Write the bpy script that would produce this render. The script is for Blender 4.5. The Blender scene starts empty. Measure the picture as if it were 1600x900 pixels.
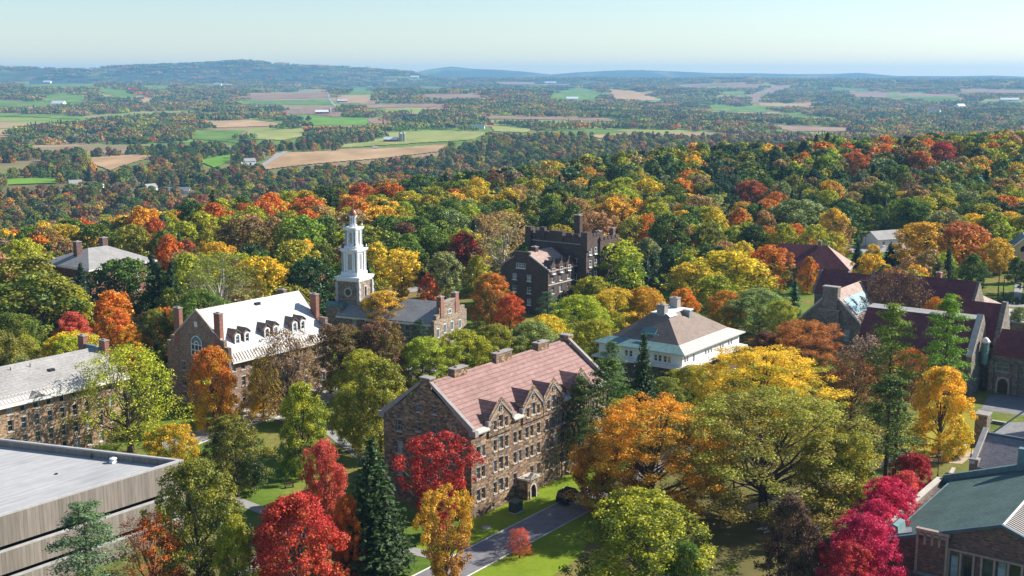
import bpy, bmesh, math, random
import numpy as np
from mathutils import Vector, Matrix, noise as mnoise
R = math.radians
SC = bpy.context.scene
COL = SC.collection

# ------------------------------------------------------------------ camera, sky, sun, exposure
F, HZ, PX, PY, CH = 1850.0, 118.0, 800.0, 450.0, 70.0
TILT = math.atan((PY - HZ) / F)
CT, ST = math.cos(TILT), math.sin(TILT)
cam_d = bpy.data.cameras.new('camera')
cam = bpy.data.objects.new('camera', cam_d)
COL.objects.link(cam)
cam.location = (0, 0, CH)
cam.rotation_euler = (math.pi / 2 - TILT, 0, 0)
cam_d.sensor_width = 36
cam_d.lens = 36 * F / 1600
cam_d.clip_start = 1
cam_d.clip_end = 80000
SC.camera = cam

SUN_AZ, SUN_EL = 73.0, 34.0
world = bpy.data.worlds.new('World')
SC.world = world
world.use_nodes = True
wn = world.node_tree
bg = wn.nodes['Background']
sky = wn.nodes.new('ShaderNodeTexSky')
sky.sky_type = 'NISHITA'
sky.sun_disc = False
sky.sun_elevation = R(SUN_EL)
sky.sun_rotation = R(SUN_AZ)
sky.altitude = 300
sky.air_density = 1.0
sky.dust_density = 0.3
sky.ozone_density = 2.6
wn.links.new(sky.outputs[0], bg.inputs[0])
bg.inputs[1].default_value = 0.083
sun_d = bpy.data.lights.new('sun', 'SUN')
sun_d.energy = 5.0
sun_d.angle = R(0.53)
sun_d.color = (1.0, 0.94, 0.84)
sun = bpy.data.objects.new('sun', sun_d)
COL.objects.link(sun)
sdir = Vector((math.sin(R(SUN_AZ)) * math.cos(R(SUN_EL)), math.cos(R(SUN_AZ)) * math.cos(R(SUN_EL)), math.sin(R(SUN_EL))))
sun.rotation_euler = sdir.to_track_quat('Z', 'Y').to_euler()
sun.location = (200, 0, 300)
SC.view_settings.view_transform = 'Standard'
SC.view_settings.look = 'None'
SC.view_settings.exposure = 0.88
SC.view_settings.gamma = 1
SC.cycles.max_bounces = 5
SC.cycles.diffuse_bounces = 2
SC.cycles.glossy_bounces = 2
SC.cycles.transmission_bounces = 3
SC.cycles.transparent_max_bounces = 6
SC.cycles.volume_bounces = 0
SC.cycles.use_denoising = True

# ------------------------------------------------------------------ lie of the land
def ray(px, py):
    a = (px - PX) / F
    b = (PY - py) / F
    return a, CT + b * ST, -ST + b * CT

def un(px, py, z=0.0):
    a, b, c = ray(px, py)
    t = (z - CH) / c
    return a * t, b * t

def proj(x, y, z):
    z = z - CH
    d = y * CT - z * ST
    if d < 1: d = 1
    return PX + F * x / d, PY - F * (y * ST + z * CT) / d

RX = [-400, 0, 400, 800, 1100, 1600, 2000]
RR = [400, 430, 520, 650, 800, 950, 1050]
RT = [-1, -1, 0, 2, 8, 13, 15]
VR = [0, 1200, 1700, 2500, 4000, 6000, 9000, 11000]
VZ = [-66, -66, -63, -58, -49, -32, 0, 8]
SKL = [-300, 0, 60, 110, 150, 190, 240, 300, 345, 385, 420, 470, 520, 560, 600, 640, 655, 700, 2200]
SKLY = [108, 106, 107, 109, 109.5, 105, 102, 101, 98, 95.5, 98.5, 103, 104.5, 107, 110, 113.5, 119, 124, 126]
SKR = [-300, 560, 640, 670, 705, 740, 780, 820, 860, 900, 960, 1000, 1060, 1120, 1180, 1240, 1300, 1335, 1390, 1480, 1540, 1600, 1900]
SKRY = [122, 119, 115, 109, 104, 107.5, 109, 112, 116.5, 113, 110, 109.5, 112, 114.5, 114.5, 116, 115, 113.5, 118.5, 119, 118, 120, 121]

def vnoise(x, y, s, seed=0.0):
    """smooth value noise on arrays"""
    x = np.asarray(x, float) / s + seed * 17.13
    y = np.asarray(y, float) / s + seed * 9.71
    xi, yi = np.floor(x), np.floor(y)
    xf, yf = x - xi, y - yi
    u, v = xf * xf * (3 - 2 * xf), yf * yf * (3 - 2 * yf)
    def h(a, b):
        q = np.sin(a * 127.1 + b * 311.7 + seed * 74.7) * 43758.5453
        return q - np.floor(q)
    return (h(xi, yi) * (1 - u) + h(xi + 1, yi) * u) * (1 - v) + (h(xi, yi + 1) * (1 - u) + h(xi + 1, yi + 1) * u) * v

def sst(a, b, x):
    t = np.clip((x - a) / (b - a), 0, 1)
    return t * t * (3 - 2 * t)

def height(x, y):
    x = np.asarray(x, float)
    y = np.asarray(y, float)
    r = np.hypot(x, y) + 1e-6
    s = np.where(y > 0.2 * r, x / np.maximum(y, 1e-6), np.sign(x) * 5)
    px = np.clip(PX + s * F / CT * 0.985, -400, 2200)
    Rr = np.interp(px, RX, RR)
    Rt = np.interp(px, RX, RT)
    plate = Rt * sst(0.55, 1.0, r / Rr)
    V = np.interp(r, VR, VZ)
    n = (vnoise(x, y, 900, 1) - .5) * 2 + (vnoise(x, y, 2300, 2) - .5) * 2.4 + (vnoise(x, y, 330, 3) - .5) * .7
    V = V + n * np.interp(r, [900, 2000, 5000, 9000, 12000], [2, 7, 19, 24, 14])
    k = sst(0, 1, (r - Rr) / (np.interp(px, RX, [350, 350, 350, 420, 450, 500, 500])))
    z = plate * (1 - k) + V * k
    # far skylines
    def skyz(tx, ty, rr):
        yy = np.interp(px, tx, ty)
        b = (PY - yy) / F
        return CH + (-ST + b * CT) / np.hypot(np.minimum(abs(px - PX), 1200) / F, CT + b * ST) * rr
    zl = skyz(SKL, SKLY, 11000.)
    zr = skyz(SKR, SKRY, 16000.)
    z = np.where(r > 9800, z * (1 - sst(9800, 11000, r)) + zl * sst(9800, 11000, r), z)
    z = np.where(r > 11000, zl * (1 - sst(11000, 12800, r)) + (-120) * sst(11000, 12800, r), z)
    z = np.where(r > 12800, (-120) * (1 - sst(12800, 16000, r)) + zr * sst(12800, 16000, r), z)
    z = np.where(r > 16000, zr * (1 - sst(16000, 19500, r)) - 300 * sst(16000, 19500, r), z)
    return z

def hz(x, y):
    return float(height(x, y))

def hit_ground(px, py, H=0.0, t0=60.0):
    """first point along the ray that is H above the ground"""
    a, b, c = ray(px, py)
    t = np.geomspace(t0, 26000, 3000)
    g = CH + c * t - height(a * t, b * t) - H
    i = np.argmax(g < 0)
    if g[i] >= 0: return a * t[-1], b * t[-1]
    lo, hi = t[max(i - 1, 0)], t[i]
    for _ in range(18):
        m = (lo + hi) / 2
        if CH + c * m - hz(a * m, b * m) - H < 0: hi = m
        else: lo = m
    return a * lo, b * lo

# ------------------------------------------------------------------ materials
MATS = {}
def newmat(name):
    m = bpy.data.materials.new(name)
    m.use_nodes = True
    nt = m.node_tree
    b = nt.nodes['Principled BSDF']
    b.inputs['Specular IOR Level'].default_value = 0.3
    MATS[name] = m
    return m, nt, b

def ramp(nt, stops, fac, mode='LINEAR'):
    r = nt.nodes.new('ShaderNodeValToRGB')
    r.color_ramp.interpolation = mode
    e = r.color_ramp.elements
    while len(e) > 1: e.remove(e[0])
    e[0].position, e[0].color = stops[0][0], (*stops[0][1], 1)
    for p, c in stops[1:]:
        q = e.new(p); q.color = (*c, 1)
    nt.links.new(fac, r.inputs[0])
    return r.outputs[0]

def mixc(nt, fac, a, b, mode='MIX'):
    n = nt.nodes.new('ShaderNodeMix')
    n.data_type = 'RGBA'; n.blend_type = mode
    for s, v in ((n.inputs[0], fac), (n.inputs[6], a), (n.inputs[7], b)):
        if isinstance(v, (int, float)): s.default_value = v
        elif isinstance(v, tuple): s.default_value = (*v, 1)
        else: nt.links.new(v, s)
    return n.outputs[2]

def mth(nt, op, a, b=None, c=None):
    n = nt.nodes.new('ShaderNodeMath'); n.operation = op
    for s, v in zip(n.inputs, (a, b, c)):
        if v is None: continue
        if isinstance(v, (int, float)): s.default_value = v
        else: nt.links.new(v, s)
    return n.outputs[0]

def coords(nt, scale=(1, 1, 1), kind='Object'):
    t = nt.nodes.new('ShaderNodeTexCoord'); m = nt.nodes.new('ShaderNodeMapping')
    m.inputs['Scale'].default_value = scale
    nt.links.new(t.outputs[kind], m.inputs[0])
    return m.outputs[0]

def noise(nt, vec, scale, detail=4, rough=.6):
    n = nt.nodes.new('ShaderNodeTexNoise')
    n.inputs['Scale'].default_value = scale; n.inputs['Detail'].default_value = detail; n.inputs['Roughness'].default_value = rough
    nt.links.new(vec, n.inputs['Vector'])
    return n.outputs['Fac']

def mat_plain(name, col, rough=.7, var=.25, scale=1.5, metal=0., spec=.3):
    m, nt, b = newmat(name)
    v = coords(nt)
    n = noise(nt, v, scale, 5)
    d = tuple(c * (1 - var) for c in col); l = tuple(min(1, c * (1 + var)) for c in col)
    nt.links.new(ramp(nt, [(.3, d), (.7, l)], n), b.inputs['Base Color'])
    b.inputs['Roughness'].default_value = rough; b.inputs['Metallic'].default_value = metal
    b.inputs['Specular IOR Level'].default_value = spec
    return m

def mat_stone(name, cols, joint, size=.55, stretch=1.7, bump=.5):
    m, nt, b = newmat(name)
    v = coords(nt, (1 / size / 1.5, 1 / size / 1.5, stretch / size / 1.2))
    vo = nt.nodes.new('ShaderNodeTexVoronoi'); vo.inputs['Randomness'].default_value = .85
    vo.inputs['Scale'].default_value = 1
    nt.links.new(v, vo.inputs['Vector'])
    sep = nt.nodes.new('ShaderNodeSeparateColor'); nt.links.new(vo.outputs['Color'], sep.inputs[0])
    k = len(cols)
    base = ramp(nt, [((i + .0) / k, c) for i, c in enumerate(cols)], sep.outputs[0], 'CONSTANT')
    big = noise(nt, coords(nt), .35, 5)
    base = mixc(nt, 1.0, base, ramp(nt, [(.3, (.72, .72, .74)), (.7, (1.15, 1.12, 1.05))], big), 'MULTIPLY')
    ve = nt.nodes.new('ShaderNodeTexVoronoi'); ve.feature = 'DISTANCE_TO_EDGE'; ve.inputs['Randomness'].default_value = .85
    ve.inputs['Scale'].default_value = 1
    nt.links.new(v, ve.inputs['Vector'])
    e = ramp(nt, [(.03, (1, 1, 1)), (.09, (0, 0, 0))], ve.outputs['Distance'])
    nt.links.new(mixc(nt, e, base, joint), b.inputs['Base Color'])
    b.inputs['Roughness'].default_value = .9
    bp = nt.nodes.new('ShaderNodeBump'); bp.inputs['Strength'].default_value = bump; bp.inputs['Distance'].default_value = .15
    hgt = mth(nt, 'ADD', mth(nt, 'MULTIPLY', sep.outputs[1], .8), mth(nt, 'MINIMUM', mth(nt, 'MULTIPLY', ve.outputs['Distance'], 3), .5))
    nt.links.new(hgt, bp.inputs['Height']); nt.links.new(bp.outputs[0], b.inputs['Normal'])
    return m

def mat_roof(name, cols, course=.3, axis='Z', rough=.7, line=.35, blotch=.3, cell=(1.2, 1.2, 2.2), spec=.3):
    """slates or tiles: cell colours plus a dark line per course"""
    m, nt, b = newmat(name)
    vo = nt.nodes.new('ShaderNodeTexVoronoi'); vo.inputs['Scale'].default_value = 1
    nt.links.new(coords(nt, cell), vo.inputs['Vector'])
    sep = nt.nodes.new('ShaderNodeSeparateColor'); nt.links.new(vo.outputs['Color'], sep.inputs[0])
    base = ramp(nt, [(i / max(1, len(cols) - 1), c) for i, c in enumerate(cols)], sep.outputs[0])
    big = noise(nt, coords(nt), .25, 6, .65)
    base = mixc(nt, 1.0, base, ramp(nt, [(.3, (1 - blotch,) * 3), (.7, (1 + blotch,) * 3)], big), 'MULTIPLY')
    s = nt.nodes.new('ShaderNodeSeparateXYZ'); nt.links.new(coords(nt), s.inputs[0])
    fr = mth(nt, 'FRACT', mth(nt, 'DIVIDE', s.outputs[axis], course))
    e = ramp(nt, [(0, (1, 1, 1)), (.28, (0, 0, 0))], fr)
    nt.links.new(mixc(nt, mth(nt, 'MULTIPLY', e, line), base, tuple(c * .35 for c in cols[0])), b.inputs['Base Color'])
    b.inputs['Roughness'].default_value = rough
    b.inputs['Specular IOR Level'].default_value = spec
    bp = nt.nodes.new('ShaderNodeBump'); bp.inputs['Strength'].default_value = .4; bp.inputs['Distance'].default_value = .05
    nt.links.new(mth(nt, 'ADD', fr, mth(nt, 'MULTIPLY', sep.outputs[1], .5)), bp.inputs['Height']); nt.links.new(bp.outputs[0], b.inputs['Normal'])
    return m

def mat_leaf(name, src):
    """two leaf colours per tree, mixed by clump and by leaf; src OBJECT or INSTANCER"""
    m, nt, b = newmat(name)
    out = nt.nodes['Material Output']
    nt.nodes.remove(b)
    def at(t, n):
        a = nt.nodes.new('ShaderNodeAttribute'); a.attribute_type = t; a.attribute_name = n
        return a
    if src == 'OBJECT':
        oi = nt.nodes.new('ShaderNodeObjectInfo'); ca = oi.outputs['Color']
        cb = at('OBJECT', 'second_colour').outputs['Color']
    else:
        ca = at('INSTANCER', 'tcol').outputs['Color']
        cb = at('INSTANCER', 'tcol2').outputs['Color']
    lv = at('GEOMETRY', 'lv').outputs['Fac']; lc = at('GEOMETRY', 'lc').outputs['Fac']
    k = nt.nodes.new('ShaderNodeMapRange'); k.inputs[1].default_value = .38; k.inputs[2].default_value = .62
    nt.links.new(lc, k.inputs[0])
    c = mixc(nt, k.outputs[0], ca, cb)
    c = mixc(nt, 1.0, c, ramp(nt, [(0, (.50, .52, .60)), (.5, (.95, .95, .95)), (.8, (1.35, 1.3, 1.1)), (1, (1.8, 1.75, 1.3))], lv), 'MULTIPLY')  # random leaf tones; the wide range also paints in sparkle and dark gaps
    d = nt.nodes.new('ShaderNodeBsdfDiffuse'); t = nt.nodes.new('ShaderNodeBsdfTranslucent')
    g = nt.nodes.new('ShaderNodeBsdfGlossy'); g.inputs['Roughness'].default_value = .55
    g.inputs['Color'].default_value = (.9, .93, 1, 1)
    nt.links.new(c, d.inputs[0]); nt.links.new(c, t.inputs[0])
    mx = nt.nodes.new('ShaderNodeMixShader'); mx.inputs[0].default_value = .30
    nt.links.new(d.outputs[0], mx.inputs[1]); nt.links.new(t.outputs[0], mx.inputs[2])
    mg = nt.nodes.new('ShaderNodeMixShader'); mg.inputs[0].default_value = .022
    nt.links.new(mx.outputs[0], mg.inputs[1]); nt.links.new(g.outputs[0], mg.inputs[2])
    nt.links.new(mg.outputs[0], out.inputs[0])
    return m

mat_leaf('leaf', 'OBJECT')
mat_leaf('leaf_far', 'INSTANCER')
mat_plain('bark', (.10, .075, .055), .9, .4, 3)
mat_plain('bark_pale', (.42, .39, .34), .85, .35, 2)
mat_stone('stone_dorm', [(.25, .15, .082), (.13, .08, .055), (.34, .21, .115), (.19, .115, .075), (.44, .30, .17), (.10, .068, .052)], (.20, .155, .12), .42)
mat_stone('stone_left', [(.40, .26, .15), (.28, .17, .10), (.50, .34, .20), (.34, .22, .13), (.22, .14, .10)], (.32, .25, .19), .40)
mat_stone('stone_hall', [(.30, .19, .13), (.22, .13, .10), (.38, .26, .18), (.26, .16, .12), (.18, .12, .10)], (.28, .22, .18), .36)
mat_stone('stone_chapel', [(.30, .21, .14), (.20, .15, .11), (.40, .30, .21), (.25, .19, .15), (.16, .12, .10)], (.28, .24, .2), .45)
mat_stone('stone_castle', [(.095, .062, .055), (.072, .05, .046), (.125, .085, .066), (.084, .057, .052)], (.10, .078, .07), .45)
mat_stone('stone_grey', [(.24, .19, .155), (.18, .15, .13), (.31, .25, .20), (.20, .16, .14), (.14, .12, .11)], (.21, .18, .16), .42)
mat_stone('brick_red', [(.30, .11, .075), (.24, .085, .06), (.36, .15, .10), (.27, .10, .07)], (.26, .17, .14), .30, 2.6, .2)
mat_stone('brick_brown', [(.17, .09, .075), (.12, .07, .065), (.23, .13, .10), (.15, .085, .08), (.095, .06, .06)], (.15, .11, .10), .45, 3.0, .25)
mat_roof('tile_red', [(.24, .13, .112), (.28, .155, .135), (.315, .185, .16)], .52, line=.8, blotch=.14)
mat_roof('tile_maroon', [(.13, .035, .045), (.16, .045, .05), (.19, .06, .06)], .4, line=.35, blotch=.15)
mat_roof('tile_brown', [(.30, .20, .17), (.36, .25, .21), (.42, .30, .25)], .4, line=.3, blotch=.15)
mat_roof('slate_glare', [(.46, .46, .45), (.58, .57, .56), (.40, .40, .40)], .35, line=.2, blotch=.2, rough=.5, cell=(1.3, 1.3, 2.5))  # slate whitened: the sun's glare is put into its base colour
mat_roof('slate_grey', [(.29, .275, .26), (.35, .335, .32), (.26, .25, .24)], .32, line=.3, blotch=.16, cell=(2.6, 2.6, 3.4))
mat_roof('slate_brown', [(.18, .13, .10), (.23, .17, .135), (.20, .15, .12)], .3, line=.25, blotch=.12)
mat_roof('slate_green', [(.052, .098, .086), (.075, .125, .108), (.045, .084, .076)], .22, line=.45, blotch=.25, cell=(2.4, 2.4, 3))
mat_roof('slate_purple', [(.20, .185, .19), (.26, .24, .245), (.17, .16, .165)], .3, line=.45, blotch=.2, cell=(2.6, 2.6, 3.4))
mat_plain('blue_trim', (.07, .10, .13), .6, .2)
mat_plain('rose_stone', (.33, .25, .21), .85, .15)
mat_plain('white_paint', (.78, .79, .80), .55, .05, .6)
mat_plain('white_trim', (.72, .70, .66), .6, .08, 1)
mat_plain('limestone', (.48, .44, .38), .8, .18, 1)
mat_plain('stone_trim', (.30, .27, .25), .85, .2, 1.2)
mat_plain('copper_green', (.13, .22, .22), .55, .25, .7)
mat_plain('copper_dome', (.30, .11, .07), .4, .3, 2, .3)
mat_plain('concrete_trim', (.42, .41, .40), .85, .15, 1)
mat_plain('dark_gap', (.035, .03, .03), .9, .2)
mat_plain('metal_grey', (.35, .36, .37), .45, .15, 1, .4)
mat_plain('iron_black', (.025, .027, .03), .5, .2)
mat_plain('box_green', (.045, .07, .068), .55, .2)
mat_plain('asphalt', (.19, .185, .195), .85, .2, .6)
mat_plain('path_grey', (.30, .29, .28), .9, .18, .8)
mat_plain('path_tan', (.42, .34, .26), .9, .15, .8)
mat_plain('kerb', (.50, .48, .45), .85, .15, 1)
mat_plain('seam_roof', (.50, .47, .43), .5, .12, 1)
mat_plain('skylight', (.12, .33, .42), .6, .05, 1, 0, .5)
mat_plain('door_wood', (.10, .055, .035), .6, .3, 3)
mat_plain('tyre', (.02, .02, .02), .8, .2)
mat_plain('paint_black', (.012, .015, .02), .22, .1, 1, 0, .6)
mat_plain('lamp_glass', (.7, .7, .66), .3, .1)
mat_plain('barn_red', (.25, .06, .05), .8, .2)
mat_plain('yellow_siding', (.52, .46, .30), .7, .1)

def mat_glass(name, col, rough=.12, spec=.6):
    m, nt, b = newmat(name)
    n = noise(nt, coords(nt), .45, 2)
    oi = nt.nodes.new('ShaderNodeObjectInfo')
    bl = ramp(nt, [(0, col), (.45, tuple(c * .4 for c in col)), (.72, tuple(c * 2.2 for c in col)), (.86, tuple(min(.45, c * 3.5 + .16) for c in col))], oi.outputs['Random'], 'CONSTANT')
    nt.links.new(mixc(nt, 1., bl, ramp(nt, [(.35, (.6, .6, .6)), (.65, (1.5, 1.5, 1.5))], n), 'MULTIPLY'), b.inputs['Base Color'])
    b.inputs['Roughness'].default_value = rough; b.inputs['Specular IOR Level'].default_value = spec
mat_glass('glass', (.035, .055, .075))
mat_glass('glass_warm', (.33, .17, .07))

def mat_concrete():
    m, nt, b = newmat('board_concrete')
    s = nt.nodes.new('ShaderNodeSeparateXYZ'); nt.links.new(coords(nt), s.inputs[0])
    along = mth(nt, 'ADD', s.outputs[0], mth(nt, 'MULTIPLY', s.outputs[1], .77))
    cb = nt.nodes.new('ShaderNodeCombineXYZ'); nt.links.new(mth(nt, 'FLOOR', mth(nt, 'MULTIPLY', along, 1.7)), cb.inputs[0])
    wn_ = nt.nodes.new('ShaderNodeTexWhiteNoise'); nt.links.new(cb.outputs[0], wn_.inputs[0])
    base = ramp(nt, [(0, (.20, .175, .15)), (.5, (.245, .215, .185)), (1, (.29, .255, .22))], wn_.outputs['Value'])
    streak = noise(nt, coords(nt, (2.2, 2.2, .16)), 1.5, 5)
    base = mixc(nt, 1., base, ramp(nt, [(.3, (.78, .77, .77)), (.7, (1.15, 1.14, 1.12))], streak), 'MULTIPLY')
    fr = mth(nt, 'FRACT', mth(nt, 'MULTIPLY', along, 1.7))
    e = ramp(nt, [(0, (1, 1, 1)), (.14, (0, 0, 0))], fr)
    nt.links.new(mixc(nt, mth(nt, 'MULTIPLY', e, .6), base, (.07, .065, .06)), b.inputs['Base Color'])
    b.inputs['Roughness'].default_value = .9
mat_concrete()

def mat_deck():
    m, nt, b = newmat('roof_deck')
    n = noise(nt, coords(nt, (.10, 1.2, 1)), 1.2, 6, .7)
    c = ramp(nt, [(.28, (.30, .30, .295)), (.5, (.42, .415, .41)), (.7, (.50, .495, .485))], n)
    n2 = noise(nt, coords(nt), .08, 5)
    c = mixc(nt, 1., c, ramp(nt, [(.3, (.8, .8, .82)), (.6, (1.05, 1.05, 1.05))], n2), 'MULTIPLY')
    nt.links.new(c, b.inputs['Base Color']); b.inputs['Roughness'].default_value = .8
mat_deck()

def mat_ground():
    m, nt, b = newmat('ground')
    at = nt.nodes.new('ShaderNodeAttribute'); at.attribute_name = 'cover'
    v = coords(nt)
    n1 = noise(nt, v, .05, 6, .65); n2 = noise(nt, v, .9, 5, .7); n3 = noise(nt, v, .018, 4)
    grass = ramp(nt, [(.3, (.055, .10, .016)), (.5, (.12, .19, .028)), (.72, (.22, .25, .05))], n1)
    grass = mixc(nt, 1., grass, ramp(nt, [(.3, (.75, .75, .75)), (.7, (1.2, 1.2, 1.1))], n2), 'MULTIPLY')
    litter = ramp(nt, [(.3, (.10, .06, .03)), (.5, (.22, .13, .06)), (.7, (.34, .22, .10))], n2)
    k = ramp(nt, [(.50, (0, 0, 0)), (.62, (1, 1, 1))], mth(nt, 'ADD', mth(nt, 'MULTIPLY', n3, .6), mth(nt, 'MULTIPLY', n1, .42)))
    camp = mixc(nt, mth(nt, 'MULTIPLY', k, .75), grass, litter)
    wood = ramp(nt, [(.32, (.09, .085, .03)), (.5, (.17, .125, .06)), (.68, (.27, .19, .10))], mth(nt, 'ADD', mth(nt, 'MULTIPLY', noise(nt, v, .012, 5), .5), mth(nt, 'MULTIPLY', noise(nt, v, .25, 6), .5)))
    vo = nt.nodes.new('ShaderNodeTexVoronoi'); vo.inputs['Scale'].default_value = .0034; nt.links.new(v, vo.inputs['Vector'])
    sc_ = nt.nodes.new('ShaderNodeSeparateColor'); nt.links.new(vo.outputs['Color'], sc_.inputs[0])
    patch = ramp(nt, [(0, (.13, .20, .04)), (.3, (.24, .28, .07)), (.5, (.34, .25, .14)), (.68, (.17, .26, .05)), (.84, (.27, .20, .12))], sc_.outputs[0], 'CONSTANT')
    patch = mixc(nt, 1., patch, ramp(nt, [(.3, (.8, .8, .8)), (.7, (1.15, 1.15, 1.1))], noise(nt, v, .01, 5)), 'MULTIPLY')
    ge = nt.nodes.new('ShaderNodeNewGeometry'); vm = nt.nodes.new('ShaderNodeVectorMath'); vm.operation = 'LENGTH'; nt.links.new(ge.outputs['Position'], vm.inputs[0])
    mr = nt.nodes.new('ShaderNodeMapRange'); mr.inputs[1].default_value = 1400; mr.inputs[2].default_value = 2100; nt.links.new(vm.outputs['Value'], mr.inputs[0])
    m2_ = nt.nodes.new('ShaderNodeMapRange'); m2_.inputs[1].default_value = 8500; m2_.inputs[2].default_value = 9600; nt.links.new(vm.outputs['Value'], m2_.inputs[0])
    patch = mixc(nt, m2_.outputs[0], patch, mixc(nt, ramp(nt, [(.5, (0, 0, 0)), (.68, (1, 1, 1))], noise(nt, v, .0012, 4)), (.045, .06, .03), patch))
    wood = mixc(nt, mr.outputs[0], wood, patch)
    nt.links.new(mixc(nt, at.outputs['Fac'], camp, wood), b.inputs['Base Color'])
    b.inputs['Roughness'].default_value = 1; b.inputs['Specular IOR Level'].default_value = .05
mat_ground()

def mat_field(name, a, c, th=40., w=60.):
    m, nt, b = newmat(name)
    t = nt.nodes.new('ShaderNodeTexCoord'); mp = nt.nodes.new('ShaderNodeMapping')
    mp.inputs['Rotation'].default_value = (0, 0, R(th)); mp.inputs['Scale'].default_value = (1 / w, .12 / w, 1)
    nt.links.new(t.outputs['Object'], mp.inputs[0])
    n = noise(nt, mp.outputs[0], 1., 5, .6)
    n2 = noise(nt, coords(nt), .004, 5, .6)
    k = mth(nt, 'ADD', mth(nt, 'MULTIPLY', n, .65), mth(nt, 'MULTIPLY', n2, .35))
    nt.links.new(ramp(nt, [(.36, tuple(q * .85 for q in a)), (.64, c)], k), b.inputs['Base Color'])
    b.inputs['Roughness'].default_value = 1; b.inputs['Specular IOR Level'].default_value = .05
mat_field('field_green', (.085, .16, .03), (.19, .29, .055))
mat_field('field_bright', (.11, .24, .02), (.17, .32, .035))
mat_field('field_pale', (.24, .27, .07), (.36, .36, .12))
mat_field('field_tan', (.36, .22, .11), (.50, .34, .19))
mat_field('field_brown', (.24, .15, .105), (.36, .24, .17))
def mat_lawn():
    m, nt, b = newmat('lawn_green')
    v = coords(nt)
    c = ramp(nt, [(.35, (.12, .18, .018)), (.52, (.185, .255, .022)), (.68, (.25, .29, .035))], mth(nt, 'ADD', mth(nt, 'MULTIPLY', noise(nt, v, .16, 6, .7), .55), mth(nt, 'MULTIPLY', noise(nt, v, 1.6, 5, .7), .45)))
    leaves = ramp(nt, [(.63, (0, 0, 0)), (.70, (1, 1, 1))], noise(nt, v, 2.6, 4, .8))
    nt.links.new(mixc(nt, mth(nt, 'MULTIPLY', leaves, .55), c, (.32, .18, .05)), b.inputs['Base Color'])
    b.inputs['Roughness'].default_value = 1; b.inputs['Specular IOR Level'].default_value = .05
mat_lawn()
mat_field('lawn_gold', (.22, .20, .03), (.33, .29, .045), 20, 5)

# ------------------------------------------------------------------ mesh helpers
class MB:
    def __init__(s): s.v = []; s.f = []; s.m = []
    def poly(s, pts, m=0):
        n = len(s.v); s.v += [tuple(p) for p in pts]; s.f.append(tuple(range(n, n + len(pts)))); s.m.append(m)
    def box(s, x0, x1, y0, y1, z0, z1, m=0):
        n = len(s.v)
        s.v += [(x, y, z) for z in (z0, z1) for x, y in ((x0, y0), (x1, y0), (x1, y1), (x0, y1))]
        for f in ((0, 3, 2, 1), (4, 5, 6, 7), (0, 1, 5, 4), (1, 2, 6, 5), (2, 3, 7, 6), (3, 0, 4, 7)):
            s.f.append(tuple(n + i for i in f)); s.m.append(m)
    def prism(s, pts, off, m=0):
        """closed solid: polygon pts swept by the vector off"""
        n = len(s.v); k = len(pts); o = Vector(off)
        s.v += [tuple(p) for p in pts] + [tuple(Vector(p) + o) for p in pts]
        s.f.append(tuple(range(n, n + k))); s.m.append(m)
        s.f.append(tuple(range(n + 2 * k - 1, n + k - 1, -1))); s.m.append(m)
        for i in range(k):
            j = (i + 1) % k
            s.f.append((n + i, n + k + i, n + k + j, n + j)); s.m.append(m)
    def ring(s, c, r0, r1, z0, z1, n=8, m=0, ph=0.):
        """tapered round column about c"""
        k = len(s.v)
        for r, z in ((r0, z0), (r1, z1)):
            for i in range(n):
                a = ph + 2 * math.pi * i / n
                s.v.append((c[0] + r * math.cos(a), c[1] + r * math.sin(a), z))
        for i in range(n):
            j = (i + 1) % n
            s.f.append((k + i, k + j, k + n + j, k + n + i)); s.m.append(m)
        s.f.append(tuple(range(k + n, k + 2 * n))); s.m.append(m)
        s.f.append(tuple(range(k + n - 1, k - 1, -1))); s.m.append(m)
    def lathe(s, c, prof, n=12, m=0):
        for (r0, z0), (r1, z1) in zip(prof[:-1], prof[1:]):
            s.ring(c, r0, r1, z0, z1, n, m)
    def tube(s, a, b, r0, r1, n=5, m=0):
        a, b = Vector(a), Vector(b); d = (b - a)
        if d.length < 1e-5: return
        q = d.to_track_quat('Z', 'Y'); k = len(s.v)
        for p, r in ((a, r0), (b, r1)):
            for i in range(n):
                t = 2 * math.pi * i / n
                s.v.append(tuple(p + q @ Vector((r * math.cos(t), r * math.sin(t), 0))))
        for i in range(n):
            j = (i + 1) % n
            s.f.append((k + i, k + j, k + n + j, k + n + i)); s.m.append(m)
        s.f.append(tuple(range(k + n, k + 2 * n))); s.m.append(m)
    def mesh(s, name, mats):
        me = bpy.data.meshes.new(name)
        me.from_pydata(s.v, [], s.f)
        for q in (mats if isinstance(mats, (list, tuple)) else [mats]): me.materials.append(MATS[q])
        if len(me.materials) > 1: me.polygons.foreach_set('material_index', s.m)
        me.update()
        return me
    def build(s, name, mats, parent=None, fix=True):
        me = s.mesh(name, mats)
        if fix:
            bm = bmesh.new(); bm.from_mesh(me)
            bmesh.ops.recalc_face_normals(bm, faces=bm.faces); bm.to_mesh(me); bm.free()
        return link(name, me, parent)

def link(name, data, parent=None, loc=None, rz=0.):
    o = bpy.data.objects.new(name, data); COL.objects.link(o)
    if parent is not None: o.parent = parent
    if loc is not None: o.location = loc
    if rz: o.rotation_euler = (0, 0, rz)
    return o

def tag(o, label=None, cat=None, group=None, kind=None):
    if label: o['label'] = label
    if cat: o['category'] = cat
    if group: o['group'] = group
    if kind: o['kind'] = kind
    return o

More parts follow.
